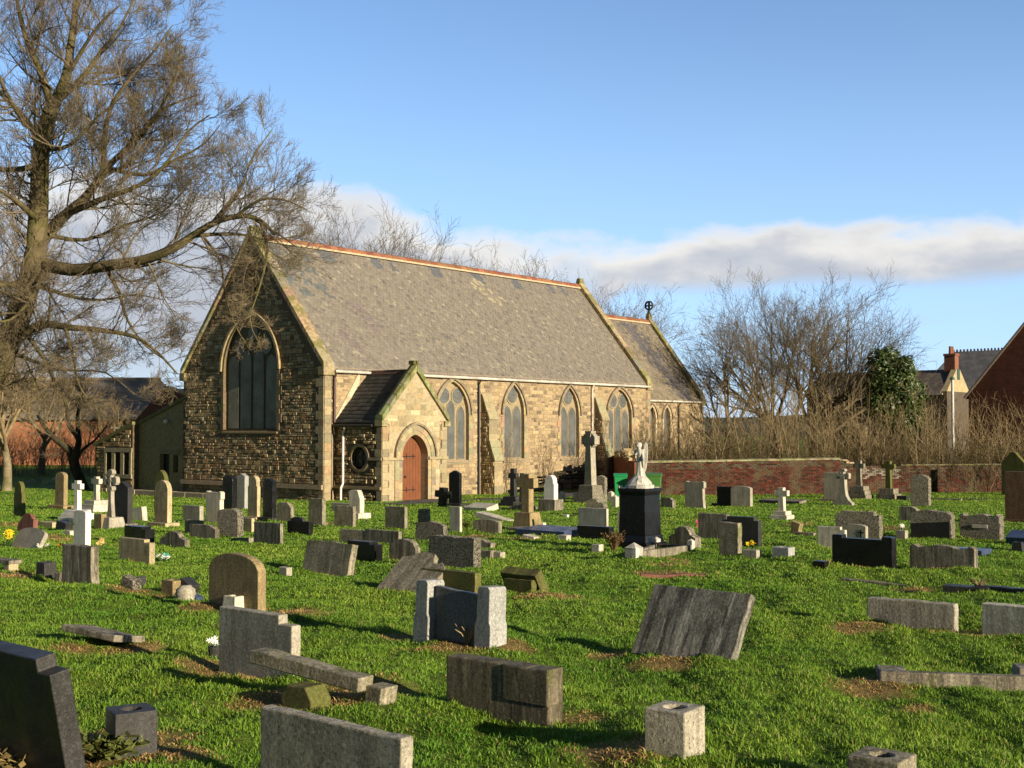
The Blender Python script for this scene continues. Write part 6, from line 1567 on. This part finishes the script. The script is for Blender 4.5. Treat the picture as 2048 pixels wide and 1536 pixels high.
# ------------------------------------------------------------ ivy-clad tree
def leaf_cloud(name, mat, parent, blobs, n, size, rng, pal):
    V = np.zeros((n, 4, 3)); C = np.zeros((n, 3))
    w = np.array([b[1][0] * b[1][1] * b[1][2] for b in blobs]); w = w / w.sum(); k = rng.choice(len(blobs), n, p=w)
    d = rng.normal(size=(n, 3)); d /= np.linalg.norm(d, axis=1, keepdims=True); r = rng.uniform(.55, 1.06, n) ** .6
    c = np.array([b[0] for b in blobs])[k]; R = np.array([b[1] for b in blobs])[k]
    p = c + d * R * r[:, None] * (1 + .10 * np.sin(5 * d[:, :1] + 3 * k[:, None]) + .08 * np.sin(9 * d[:, 2:] + k[:, None]))
    t = rng.normal(size=(n, 3)); t -= d * (t * d).sum(1, keepdims=True) * .6; t /= np.linalg.norm(t, axis=1, keepdims=True); b = np.cross(d + rng.normal(size=(n, 3)) * .5, t); b /= np.linalg.norm(b, axis=1, keepdims=True)
    s = size * rng.uniform(.6, 1.3, (n, 1))
    V[:, 0] = p - t * s; V[:, 1] = p + b * s * .55; V[:, 2] = p + t * s; V[:, 3] = p - b * s * .55
    pal = np.array(pal); C = pal[rng.integers(0, len(pal), n)] * rng.uniform(.7, 1.3, (n, 1))
    return mesh_np(name, V.reshape(-1, 3), np.arange(n * 4).reshape(n, 4), mat, parent, colors=C)
LEAF = attr_mat('ivy leaf', .45, 1, .05, 0, 1, .4, trans=.2)
iv = empty('ivy_tree'); place(iv, 1788, 71, 'bushy ivy-covered tree beside the grey house, the only green crown', None, 1.10)
t_ = MB(); t_.tube([(-1.9, 0, -.3), (-1.75, 0, 1.5), (-1.5, 0, 3), (-.9, 0, 4.5)], [.26, .22, .18, .1], 8); t_.tube([(.2, 0, -.3), (.1, 0, 2), (0, .1, 4.5)], [.24, .2, .12], 8); t_.build('trunk', BK5, iv)
blobs = [((0, 0, 4.9), (1.35, 1.3, 1.5)), ((-.6, .1, 6.0), (.9, .9, 1.0)), ((.45, 0, 5.8), (.75, .9, .9)), ((.9, 0, 4.6), (.8, .9, .9)), ((-.7, -.3, 4.0), (.8, .9, 1.0)), ((.3, -.2, 3.3), (1.1, .9, 1.1)), ((1.15, 0, 3.6), (.5, .6, .8)), ((-.2, 0, 6.7), (.5, .6, .45)), ((-1.0, 0, 5.2), (.45, .6, .7))]
leaf_cloud('crown', LEAF, iv, blobs, 16000, .085, RNG, [(.045, .085, .015), (.06, .10, .02), (.03, .06, .012), (.09, .12, .025), (.05, .07, .02)])
tw = Twigs(); rr = random.Random(4)
for i in range(60): grow(tw, Vector((rr.uniform(-.4, 1.1), rr.uniform(-.5, .5), rr.uniform(4.5, 6.6))), Vector((rr.uniform(-.2, 1), rr.uniform(-.5, .5), rr.uniform(.1, 1))).normalized(), rr.uniform(.7, 1.5), .012, 0, [(4, 4, .5, 20, 50), (3, 0, .5, 20, 50)], rr, -.02)
tw.build('twigs', BK4, iv)

# ------------------------------------------------------------ sapling thicket behind the brick wall
def thicket(name, label, px0, px1, d0, d1, n, h0, h1, seed, mat, cat='undergrowth', r=.022, hfun=None):
    rng = random.Random(seed); tw = Twigs()
    for i in range(n):
        px = rng.uniform(px0, px1); dep = rng.uniform(d0, d1); P = at(px, 860, dep); P.z = float(G(P.x, P.y)) - .1
        u, v = to_ch(P.x, P.y)
        if -1 < u < 32.5 and -.8 < v < 18: continue
        h = rng.uniform(h0, h1) * (hfun(px) if hfun else 1)
        d = Vector((rng.gauss(0, .20), rng.gauss(0, .20), 1)).normalized()
        grow(tw, P, d, h, r * rng.uniform(.6, 1.3), 0, [(6, rng.choice((4, 6, 8)), .30, 15, 50), (3, 3, .45, 20, 55), (2, 0, .5, 20, 50)], rng, .03, .09)
    o = tw.build(name, mat); stuff(o); tag(o, label, cat); return o
hf = lambda px: .66 + .34 * min(1, max(0, (px - 1290) / 130)) - .16 * min(1, max(0, (px - 1690) / 60))
thicket('undergrowth', 'dense thicket of bare brown sapling stems behind the brick wall', 1285, 2150, 59.5, 69, 430, 2.2, 5.7, 5, BK6, r=.034, hfun=hf)
thicket('undergrowth', 'grey tangle of bare scrub at the back of the sapling thicket', 1400, 2150, 66, 74, 170, 2.4, 4.2, 6, BK4, r=.028, hfun=hf)
thicket('undergrowth', 'low bramble scrub growing along the back of the brick wall', 1285, 2150, 58.6, 64, 900, 1.4, 2.6, 9, bark('bramble', (.10, .075, .04)), r=.010)
thicket('undergrowth', 'brown scrub at the foot of the orange brick building far left', -160, 215, 82, 92, 380, 1.6, 3.4, 15, BK2, r=.016)
# saplings that stand out
sp = []
def sapling(px, dep, h, lb, mat=BK5, seed=1, r=.035):
    rng = random.Random(seed); P = at(px, 860, dep); P.z = float(G(P.x, P.y)) - .05; root = empty('sapling', P); tr, tw = Twigs(), Twigs()
    pts = [(0, 0, 0)]; q_ = Vector(); d = Vector((rng.gauss(0, .03), 0, 1)); R = [r]
    out = [Vector()]
    for i in range(8):
        d = (d + Vector((rng.gauss(0, .03), rng.gauss(0, .03), .05))).normalized(); q_ = q_ + d * h / 8; out.append(q_.copy()); R.append(r * (1 - .8 * (i + 1) / 8))
    tr.add([tuple(p) for p in out], R, 6); dress(tw, out, R, rng, [(4, 4, .5, 20, 45), (3, 0, .5, 20, 50)], h * .30, .22, up=.12, start=.22)
    tr.build('trunk', mat, root); tw.build('crown', BK6, root); tag(root, lb, 'sapling', 'pale saplings rising above the brick wall')
for i, (px, dep, h, lb) in enumerate([(1325, 62, 4.2, 'slim pale sapling in front of the chancel lancet windows'), (1370, 60, 4.4, 'slim dark-twigged sapling before the chancel corner'), (1412, 60, 5.0, 'straight pale sapling just right of the chancel corner'), (1437, 60, 4.6, 'second straight sapling right of the chancel corner'),
                                      (1520, 61, 5.4, 'pale sapling before the left half of the broad bare tree'), (1535, 62, 4.9, 'pale sapling twinned with a taller one before the broad bare tree'), (1596, 60, 4.8, 'sapling below the middle of the bare tree group'), (1632, 61, 5.2, 'sapling with low side branches below the bare tree group'),
                                      (1842, 61, 5.6, 'tallest pale sapling, right of the ivy-covered tree'), (1850, 60, 5.0, 'pale sapling leaning on the tallest one beside the ivy tree'), (1864, 62, 4.3, 'slim pale sapling before the grey house wall'), (1880, 61, 4.6, 'last pale sapling left of the white flue pipe')]):
    sapling(px, dep, h, lb, seed=50 + i)
# climbers and thin stems on the nave wall
for i, (u, lb) in enumerate([(11.2, 'thin leafless shrub against the nave wall right of the first buttress'), (14.2, 'leafless shrub against the nave wall between the two narrow windows'), (17.6, 'leafless shrub by the nave wall under the third window')]):
    rng = random.Random(70 + i); P = ch_w(u, -.35); P.z = float(G(P.x, P.y)) - .05; tw = Twigs()
    for k in range(14): grow(tw, P + Vector((rng.uniform(-.6, .6) * LX, rng.uniform(-.6, .6) * LY, 0)), Vector((rng.gauss(0, .15), rng.gauss(0, .1), 1)).normalized(), rng.uniform(1.3, 2.9), .012, 0, [(5, 5, .35, 15, 45), (3, 0, .5, 20, 50)], rng, .03, .06)
    for key in tw.g: tw.g[key] = [([(a - P.x, b - P.y, c - P.z) for a, b, c in Q_], R) for Q_, R in tw.g[key]]
    o = tw.build('bare_shrub', BK2); o.location = P; tag(o, lb, 'shrub', 'bare shrubs along the nave wall')

# ------------------------------------------------------------ brick wall
MB_BR = attr_mat('old red brick', .95, 6, .35, .006, 40, .1, dirt=((.10, .085, .05), 1.1, .48, .66, .75))
def brick_mat(name, c1, c2, mortar, sc=1.0, dirt=(.06, .05, .035), dd=.5):
    m, q, b = new_mat(name, .95, .1); tc = q.n('ShaderNodeTexCoord').outputs['Object']
    sp_ = q.n('ShaderNodeSeparateXYZ'); q.l(tc, sp_.inputs[0]); cb = q.n('ShaderNodeCombineXYZ'); q.l(q.m('ADD', sp_.outputs[0], sp_.outputs[1]), cb.inputs[0]); q.l(sp_.outputs[2], cb.inputs[1])
    br = q.n('ShaderNodeTexBrick'); q.l(cb.outputs[0], br.inputs[0]); br.inputs['Scale'].default_value = 1
    br.inputs['Brick Width'].default_value = .23 * sc; br.inputs['Row Height'].default_value = .078 * sc; br.inputs['Mortar Size'].default_value = .009
    br.inputs['Color1'].default_value = c4(c1); br.inputs['Color2'].default_value = c4(c2); br.inputs['Mortar'].default_value = c4(mortar)
    n = q.noise(tc, 1.6, 6, .7); col = q.mix(q.ramp(n, .45, .68, 0, dd), br.outputs[0], dirt)
    col = q.mix(q.ramp(q.noise(tc, 7, 5, .7), .35, .7, 0, .45), col, tuple(k * .5 for k in c1)); q.l(col, b.inputs['Base Color'])
    bp = q.n('ShaderNodeBump'); bp.inputs['Distance'].default_value = .015; q.l(q.m('SUBTRACT', 1, br.outputs['Fac']), bp.inputs['Height']); q.l(bp.outputs[0], b.inputs['Normal']); return m
def wall_run():
    A, B_ = at(1276, 860, 55.6), at(2200, 860, 61.0); A.z = B_.z = 0; d = (B_ - A); L = d.length; a = atan2(d.y, d.x)
    root = empty('brick_wall', A, a); rng = random.Random(17); tag(root, 'long red brick boundary wall with a stepped broken gap behind the graves', 'wall')
    def upos(px):
        r = ray(px, 860); # intersect with the wall line
        t = (A.x * d.y - A.y * d.x) / (r.x * d.y - r.y * d.x); return (Vector((r.x * t, r.y * t, 0)) - Vector((A.x, A.y, 0))).length
    u1, u2, u3 = upos(1680), upos(1722), upos(1800)
    top = lambda u: 1.62 + .10 * min(1, u / u1)
    H2, H3 = 1.36, 1.40
    bk = MB(); prof = [(0, -.5), (L, -.5), (L, H3), (u3, H3), (u3, H2), (u2, H2), (u1 + .3, top(u1) - .45), (u1, top(u1) - .06), (0, 1.60)]
    FWL = lambda u, v, n: Vector((u, -n, v))
    bk.prism(prof, -.34, -.01, FWL, (.07, .048, .035))
    n = 0; row = 0; z = 0.0
    pal = [(.085, .024, .015), (.072, .020, .014), (.095, .029, .017), (.058, .021, .016), (.072, .032, .021), (.04, .02, .014), (.08, .034, .024)]
    while z < 1.72:
        u = -.12 if row % 2 else 0
        while u < L:
            a0, a1 = max(0, u), min(L, u + .225)
            cu = (a0 + a1) / 2
            if cu < u1: lim = top(cu) - .05
            elif cu < u2: lim = top(u1) - .05 - (cu - u1) / (u2 - u1) * .34 - .04 * ((int(cu / .12)) % 2)
            elif cu < u3: lim = H2 + .02 * sin(cu * 9)
            else: lim = H3 - .03
            if z + .07 < lim and a1 - a0 > .05 and rng.random() > .012:
                pr = rng.uniform(.0, .014); cl = rng.choice(pal); k = rng.uniform(.7, 1.25)
                if z > lim - .35 and rng.random() < .55: cl = (.075, .062, .04)
                if cu > u3 and rng.random() < .45: cl = (.065, .042, .028)
                if u2 < cu < u3 and z > .75 and rng.random() < .5: cl = (.20, .175, .14)
                vs = [FWL(x, zz, nn) for nn, e in ((-.02, 0), (pr, .003)) for x, zz in ((a0 + .005 + e, z + .004 + e), (a1 - .005 - e, z + .004 + e), (a1 - .005 - e, z + .069 - e), (a0 + .005 + e, z + .069 - e))]
                bk.add(vs, [(4, 5, 6, 7), (0, 1, 5, 4), (1, 2, 6, 5), (2, 3, 7, 6), (3, 0, 4, 7)], tuple(c * k for c in cl))
            u += .235
        z += .0755; row += 1
    bk.build('brickwork', MB_BR, root, recalc=False)
    cp = MB(); u = 0
    while u < u1:
        e = min(u1, u + rng.uniform(.5, .8)); z0, z1 = top(u) - .045, top(e) - .045
        cp.add([(u + .004, -.05, z0), (e - .004, -.05, z1), (e - .004, .39, z1), (u + .004, .39, z0), (u + .004, -.04, z0 + .055), (e - .004, -.04, z1 + .055), (e - .004, .17, z1 + .10), (u + .004, .17, z0 + .10), (e - .004, .38, z1 + .055), (u + .004, .38, z0 + .055)], [(0, 1, 2, 3), (0, 1, 5, 4), (4, 5, 6, 7), (7, 6, 8, 9), (2, 3, 9, 8), (0, 4, 7, 9, 3), (1, 5, 6, 8, 2)], tuple(k * rng.uniform(.85, 1.1) for k in (.34, .29, .19)))
        u = e
    u = u3
    while u < L:
        e = min(L, u + .6); cp.box(((u + e) / 2, .17, H3 + .0), (e - u - .008, .42, .06), None, (.16, .14, .09)); u = e
    cp.build('coping', mat_cope, root)
    rb = MB()
    for i in range(26):
        t = i / 26; uu = u1 + (u2 - u1) * t + rng.uniform(-.05, .05); zz = top(u1) - .02 - t * .34 + rng.uniform(-.03, .03)
        rb.box((uu, .1 + rng.uniform(-.08, .12), zz), (rng.uniform(.1, .22), rng.uniform(.1, .18), .07), Matrix.Rotation(rng.uniform(-.3, .3), 3, 'Z') @ Matrix.Rotation(rng.uniform(-.15, .15), 3, 'Y'), rng.choice([(.45, .38, .26), (.25, .09, .06), (.38, .30, .20)]))
    rb.build('broken_edge', MB_BR, root)
    # return of the wall towards the church, and rubble on its corner
    e = ch_w(20.6, 0) ; e.z = 0; a_ = Vector((A.x, A.y, 0)); dd = e - a_
    rt = MB(); nrm = Vector((-dd.y, dd.x, 0)).normalized() * .17
    vs = []
    for p, h in ((a_, 1.6), (e, 1.75)):
        for s_ in (-1, 1):
            for z in (-.4, h): vs.append((p + nrm * s_ + Vector((0, 0, z))))
    vs = [root.matrix_basis.inverted() @ v if False else v for v in vs]
    o = rt.add(vs, [(0, 1, 3, 2), (4, 5, 7, 6), (0, 1, 5, 4), (2, 3, 7, 6), (1, 3, 7, 5), (0, 2, 6, 4)], (.20, .08, .05)).build('return_wall', MB_BR)
    tag(o, 'short brick wall running from the nave wall behind the green bins', 'wall')
    rh = empty('rubble_heap'); tag(rh, 'heap of tan rubble stones on top of the wall by the nave corner', 'rubble')
    for i in range(34):
        t = rng.uniform(.05, .75); p = a_.lerp(e, t)
        rub = MB(); rub.box((p.x + rng.uniform(-.15, .15), p.y + rng.uniform(-.15, .15), 1.64 + .12 * t + rng.uniform(0, .38) * (1 - abs(t - .4) * 1.6)), (rng.uniform(.15, .4), rng.uniform(.15, .3), rng.uniform(.12, .24)), Matrix.Rotation(rng.uniform(0, 3), 3, 'Z') @ Matrix.Rotation(rng.uniform(-.4, .4), 3, 'X'), rng.choice([(.40, .31, .17), (.33, .26, .15), (.44, .36, .22)]))
        rub.build('rubble_stone', mat_ash, rh)

wall_run()

# ------------------------------------------------------------ bins and bench
def bin_(label, px, py, w, d, h, c, rz, label2=None):
    P = ground_at(px, py); P.z = float(G(P.x, P.y)); r = empty('wheelie_bin', P, rz=GA + radians(rz)); m = plain('bin plastic %.2f' % c[1], c, .45, .4, .1, 3)
    b = MB(); b.box((0, 0, h * .47), (w * .84, d * .84, h * .82), None, top=1.17); b.box((0, 0, h * .875), (w * 1.02, d * 1.02, .05)); b.build('body', m, r, bevel=.02, seg=2)
    l = MB(); l.prism([(-d * .56, h * .90), (d * .55, h * .90), (d * .55, h * .955), (d * .2, h * 1.0), (-d * .3, h * .985), (-d * .56, h * .93)], -w * .54, w * .54, lambda u, v, n: Vector((n, u, v))); l.build('lid', m, r, bevel=.012, seg=2)
    hd = MB(); hd.tube([(-w * .42, d * .62, h * .93), (w * .42, d * .62, h * .93)], .018, 8); hd.build('handle', m, r)
    for s_ in (-1, 1):
        wm = MB(); wm.tube([(s_ * w * .36, d * .42, .1), (s_ * w * .46, d * .42, .1)], .10, 14); wm.build('wheel', M['black'], r)
    tag(r, label, 'wheelie bin', 'green wheelie bins by the wall')
    return r
rb_ = bin_('bright green wheelie bin with a white label left of the angel', 1241, 1001, .52, .62, 1.10, (.015, .26, .08), 36)
lb_ = MB(); lb_.prism([(-.07, .42), (.07, .42), (.07, .62), (-.07, .62)], 0, .006, lambda u, v, n: Vector((u, -.31 - .0 - n, v))); lb_.build('paper_label', M['white'], rb_)
b2 = bin_('dull green wheelie bin standing right of the angel statue', 1308, 1004, .60, .74, 1.16, (.06, .17, .035), 30)
P = ch_w(15.4, -1.35); P.z = float(G(P.x, P.y)); bn = empty('bench', P, rz=CA)
for z, y, h_ in ((.42, -.18, .03), (.42, -.06, .03), (.42, .06, .03), (.42, .18, .03)):
    b = MB(); b.box((0, y, z), (3.0, .09, h_)); b.build('seat_slat', BK3, bn)
for z in (.62, .78, .92):
    b = MB(); b.box((0, .26, z), (3.0, .03, .09)); b.build('back_slat', BK3, bn)
for x in (-1.4, 0, 1.4):
    b = MB(); b.box((x, -.16, .2), (.07, .07, .42)); b.box((x, .25, .5), (.07, .07, .98)); b.box((x, .04, .36), (.06, .46, .06)); b.box((x, .0, .60), (.06, .5, .05)); b.build('bench_frame', BK3, bn)
tag(bn, 'long dark slatted bench against the sunlit nave wall', 'bench')
b = MB(); P = ch_w(12.6, -1.2); b.box((0, 0, .3), (2.2, .5, .10)); b.box((-.9, 0, .15), (.1, .4, .3)); b.box((.9, 0, .15), (.1, .4, .3)); o = b.build('low_seat', BK3); o.location = (P.x, P.y, float(G(P.x, P.y))); o.rotation_euler = (0, 0, CA); tag(o, 'low dark backless seat left of the slatted bench', 'bench')

# ------------------------------------------------------------ buildings beyond
def vplane(P0, ang):
    """vertical plane through P0 with direction ang: picture point -> (u, z)"""
    d = Vector((cos(ang), sin(ang), 0)); n = Vector((-d.y, d.x, 0))
    def f(px, py):
        r = ray(px, py); o = Vector((0, 0, EYE)); t = (P0 - o).dot(n) / r.dot(n); p = o + r * t
        return ((p - P0).dot(d), p.z)
    return f
# right: brick gable at the edge of the picture
P0 = at(1930, 860, 73); P0.z = 0; ang = GA; f = vplane(P0, ang)
root = empty('brick_house', P0, rz=ang); tag(root, 'dark red brick gable wall with a pale verge at the right edge', 'house')
e0 = f(1937, 790); e1 = f(2048, 652); sl_ = (e1[1] - e0[1]) / (e1[0] - e0[0]); ue = e1[0] + 3.0; ze = e0[1] + sl_ * (ue - e0[0])
BRK = brick_mat('weathered red brick', (.20, .062, .035), (.14, .048, .03), (.13, .10, .075), dirt=(.05, .042, .03), dd=.6)
FH = lambda u, v, n: Vector((u, n, v))
b = MB(); b.prism([(e0[0], -1), (2 * ue - e0[0], -1), (2 * ue - e0[0], e0[1]), (ue, ze), (e0[0], e0[1])], 0, 9, FH); b.build('wall', BRK, root)
b = MB(); t = Vector((1, sl_)).normalized(); nn = Vector((-t.y, t.x)); a_ = Vector(e0) - t * .3; c_ = Vector((ue, ze)) + t * .1
b.prism([tuple(a_), tuple(c_), tuple(c_ + nn * .14), tuple(a_ + nn * .14)], -.06, 9, FH); b.build('roof', plain('dark tiles', (.06, .045, .04), .8, .2, .3, 4), root)
b = MB(); b.prism([tuple(a_), tuple(c_), tuple(c_ + nn * .10), tuple(a_ + nn * .10)], -.09, -.06, FH); b.build('verge', plain('pale verge', (.45, .36, .27), .8), root)
# grey house with rendered gable and brick chimney
def house(name, label, px, dep, ang, L, Wd, ez, rz_, wallm, gablem, roofm, chim=None, extra=None, cat='house'):
    P = at(px, 860, dep); P.z = 0; r = empty(name, P, rz=ang)
    # local x along the ridge (0 = near gable), y across
    w = MB(); w.prism([(-Wd / 2, -1), (Wd / 2, -1), (Wd / 2, ez), (-Wd / 2, ez)], 0, L, lambda u, v, n: Vector((n, u, v))); w.build('wall', wallm, r)
    g_ = MB(); g_.prism([(-Wd / 2, ez), (Wd / 2, ez), (0, rz_)], 0, L, lambda u, v, n: Vector((n, u, v))); g_.build('gable', gablem, r)
    rf = MB(); sgn = (1, -1)
    for s_ in sgn:
        dv = Vector((s_ * Wd / 2, ez - rz_)).normalized(); nn = Vector((-dv.y, dv.x)) * s_; a = Vector((0, rz_)) ; e = Vector((s_ * Wd / 2, ez)) + dv * .3
        rf.prism([tuple(a), tuple(e), tuple(e + nn * .12), tuple(a + nn * .12)], -.15, L + .15, lambda u, v, n: Vector((n, u, v)))
    rf = rf.build('roof', roofm, r)
    return r, rf
ren = plain('yellow render', (.38, .31, .18), .9, .1, .12, 2); gw = plain('grey brown house wall', (.10, .08, .06), .9, .1, .2, 2)
rfm = plain('grey brown slates', (.12, .10, .085), .85, .2, .25, 3); BRK2 = brick_mat('chimney brick', (.36, .13, .07), (.28, .10, .06), (.25, .2, .15), dd=.2)
dep = 96; r, rf = house('rendered_house', 'small house with cream gable, grey roof and red brick chimney at the right', 1921, dep, GA + pi, 8.5, 5.2, 2.0 + 3.9, 0, gw, ren, rfm) if False else (None, None)
# ridge runs away to the left (north); the gable faces south-west light
Pp = at(1918, 860, 92); Pp.z = 0; r = empty('rendered_house', Pp, rz=atan2(.63, -.777)); tag(r, 'house with cream gable, grey roof and red brick chimney right of the ivy tree', 'house')
zr = EYE + (860 - 741) / F * 92; zeave = EYE + (860 - 783) / F * 91
FHx = lambda u, v, n: Vector((n, u, v))
w = MB(); w.prism([(-2.4, -1), (2.4, -1), (2.4, zeave), (-2.4, zeave)], 0, 11, FHx); w.build('wall', gw, r)
g_ = MB(); g_.prism([(-2.4, zeave), (2.4, zeave), (.35, zr + .1), (-.35, zr + .1)], 0, .4, FHx); g_.build('gable', ren, r)
rf = MB()
for s_ in (-1, 1):
    rf.prism([(0, zr - .05), (s_ * 2.7, zeave - .25), (s_ * 2.7, zeave - .12), (0, zr + .1)], .4, 11, FHx)
rf = rf.build('roof', rfm, r)
c_ = MB(); c_.box((.5, 0, zr + .40), (.8, .8, 1.7)); c_.box((.5, 0, zr + 1.18), (.9, .9, .16)); c_.build('chimney', BRK2, rf)
for y in (-.25, .22):
    p = MB(); p.lathe([(.14, 0), (.11, .5), (.13, .55)], 10, (.5, y * .8, zr + 1.26)); p.build('chimney_pot', BRK2, rf)
p = MB(); p.prism([(-.28, zeave + .9), (.28, zeave + .9), (.28, zeave + 1.7), (-.28, zeave + 1.7)], -.03, 0, FHx); p.build('window', plain('green louvre', (.04, .08, .06), .6), r)
p = MB(); p.box((5.6, 2.75 if False else -2.75, zeave - .2), (10.8, .12, .12)); p.box((5.6, 2.75, zeave - .2), (10.8, .12, .12)); p.build('gutter', M['pale'], r)
p = MB(); p.prism([(2.6, zeave - 3.0), (3.6, zeave - 3.0), (3.6, zeave - 1.3), (2.6, zeave - 1.3)], -2.44, -2.40, lambda u, v, n: Vector((u, -n, v))); p.build('window', plain('house window', (.16, .19, .22), .25, .5), r)
# dark roofed range behind with a crested ridge
P0 = at(1955, 860, 104); P0.z = 0; f = vplane(P0, 0.12); r = empty('slate_house', P0, rz=.12); tag(r, 'large dark slate roof with crested ridge behind the brick gable', 'house')
pa, pb, pc_, pd = f(1958, 697), f(2120, 690), f(2120, 830), f(1898, 830)
pts = [f(1900, 735), pa, pb, pc_, pd]
b = MB(); n_ = len(pts); vs = []
for (u, z), back in zip(pts, (2.2, 4.5, 4.5, 0, 0)): vs.append((u, back, z))
for (u, z), back in zip(pts, (2.2, 4.5, 4.5, 9, 9)): vs.append((u, back + (.05 if back < 5 else 0), z - .02))
b.add(vs, [(0, 1, 2, 3, 4), (9, 8, 7, 6, 5), (4, 0, 5, 9), (3, 2, 7, 8)]); b.build('roof', plain('dark blue slate', (.035, .037, .045), .7, .3, .3, 2), r)
b = MB(); b.prism([(pd[0] + .3, -1), (pc_[0], -1), (pc_[0], pc_[1] + .05), (pd[0] + .3, pd[1] + .05)], .4, 8.6, lambda u, v, n: Vector((u, n, v))); b.build('wall', gw, r)
b = MB(); u = pa[0]
while u < pb[0]:
    zz = pa[1] + (pb[1] - pa[1]) * (u - pa[0]) / (pb[0] - pa[0]); b.lathe([(.09, 0), (.10, .12), (.05, .2)], 6, (u, 4.5, zz)); u += .32
b.build('ridge_crest', plain('crest tiles', (.05, .035, .03), .8), r)
# white flue pipe
P = at(1906, 860, 63); P.z = float(G(P.x, P.y)); b = MB(); zt_ = EYE + (860 - 757) / F * 63
b.tube([(0, 0, -.2), (0, 0, zt_ - .06)], .07, 12); pl_ = b.build('flue_pipe', plain('white flue', (.50, .50, .47), .5)); pl_.location = (P.x, P.y, 0)
cp_ = MB(); cp_.lathe([(.12, 0), (.13, .04), (.10, .10), (.03, .16)], 12, (0, 0, zt_ - .06)); cp_.build('cap', plain('green cap', (.05, .12, .10), .5), pl_); tag(pl_, 'tall white pipe with a dark cap standing in front of the rendered house', 'pipe')
# left: brick hall with a wide slate roof
P0 = at(120, 860, 108); P0.z = 0; f = vplane(P0, 0.0); r = empty('brick_hall', P0); tag(r, 'long orange brick hall with shallow grey slate roof, far left', 'building')
x0, x1 = f(-260, 860)[0], f(232, 860)[0]; ez = f(100, 838)[1]
OBR = brick_mat('orange brick', (.50, .20, .10), (.42, .16, .08), (.40, .30, .2), sc=1.2, dirt=(.30, .15, .10), dd=.5)
b = MB(); b.prism([(x0, -1), (x1, -1), (x1, ez), (x0, ez)], 0, 12, FH); b.build('wall', OBR, r)
ra, rb1, rc, rd = f(-260, 752), f(285, 752), f(322, 838), f(-260, 842)
b = MB(); vs = [(ra[0], 5.5, ra[1]), (rb1[0], 5.5, rb1[1]), (rc[0], -.5, rc[1]), (rd[0], -.5, rd[1]), (ra[0], 5.6, ra[1] - .1), (rb1[0], 5.6, rb1[1] - .1), (rc[0], 12.5, rc[1]), (rd[0], 12.5, rd[1])]
b.add(vs, [(0, 1, 2, 3), (4, 5, 6, 7), (1, 2, 6, 5), (0, 3, 7, 4)]); b.build('roof', plain('hall slates', (.22, .19, .155), .85, .2, .2, .6), r)
b = MB(); b.box(((ra[0] + rb1[0]) / 2, 5.5, ra[1]), (rb1[0] - ra[0], .3, .2)); m1 = f(100, 803); b.box(((ra[0] + rb1[0]) / 2 + .6, 2.2, m1[1] + .16), (rb1[0] - ra[0] + 1.2, .16, .14)); b.build('ridge_capping', plain('pale capping', (.40, .32, .22), .8), r)
b = MB(); b.box((x1 - .8, -.06, ez / 2), (.5, .16, ez)); b.build('pier', OBR, r)
b = MB(); xa, xb = f(215, 860)[0], f(330, 860)[0]; b.prism([(xa, -1), (xb, -1), (xb, ez - .3), (xa, ez - .3)], 1.2, 9, FH); b.build('side_wall', plain('grey cladding', (.16, .17, .18), .6), r)
b = MB(); b.box(((xa + xb) / 2 - .5, -.2, ez - .75), (3.2, .25, .18)); b.build('white_gutter', M['white'], r)
# red brick parapet gable behind the vestry
P0 = at(325, 860, 70); P0.z = 0; f = vplane(P0, GA); r = empty('brick_outhouse', P0, rz=GA); tag(r, 'red brick parapet gable rising behind the vestry roof', 'building')
pts = [f(262, 850), f(372, 850), f(372, 790), f(326, 776)]
b = MB(); b.prism([(pts[0][0], -1), (pts[1][0], -1)] + pts[1:] + [pts[0]], 0, .35, FH); b.build('wall', brick_mat('red brown brick', (.30, .10, .06), (.22, .08, .05), (.2, .15, .1)), r)
b = MB(); b.prism([pts[3], pts[2], (pts[2][0], pts[2][1] + .14), (pts[3][0], pts[3][1] + .14)], -.04, .4, FH); b.build('coping', M['tan'], r)
b = MB(); b.prism([(pts[3][0] - .1, -1), (pts[2][0], -1), (pts[2][0], pts[2][1] + .3), (pts[3][0] - .1, pts[3][1] + .0)], .36, 7, FH); b.build('body', plain('slate body', (.09, .085, .085), .8), r)

# ------------------------------------------------------------ far hill with its wood
def hill():
    rows = []
    xs = np.linspace(-900, 900, 121); out = []
    prof = lambda x: 14 + 33 * np.exp(-((x - 372) / 62) ** 2) + 1.5 * np.sin(x * .03)
    V = []
    for j, t in enumerate((0, .3, .6, .85, 1, 1.2)):
        z = {0: -3, .3: .25, .6: .6, .85: .9, 1: 1, 1.2: .8}[t]
        for x in xs: V.append((x, 520 + 420 * t, z if t == 0 else prof(x) * z))
    n = len(xs); Q = [(j * n + i, j * n + i + 1, (j + 1) * n + i + 1, (j + 1) * n + i) for j in range(5) for i in range(n - 1)]
    o = mesh_np('hills', np.array(V, float), np.array(Q), plain('far fields', (.055, .065, .035), .95, .1, .4, .01), smooth=True); struct(o)
hill()
fw = leaf_cloud('far_wood', attr_mat('far wood twigs', .9, 1, .05, 0, 1, .1), None, [((x, 880 + 25 * sin(x), 13 + 33 * math.exp(-((x - 372) / 62) ** 2)), (11, 11, 4.2 + 3 * sin(x * 1.7) ** 2)) for x in np.arange(302, 460, 9)], 26000, .8, RNG, [(.05, .045, .035), (.04, .042, .03), (.06, .05, .035)])
stuff(fw); tag(fw, 'dark distant wood along the hilltop beyond the houses', 'wood')
build_lawn()
build_grass()
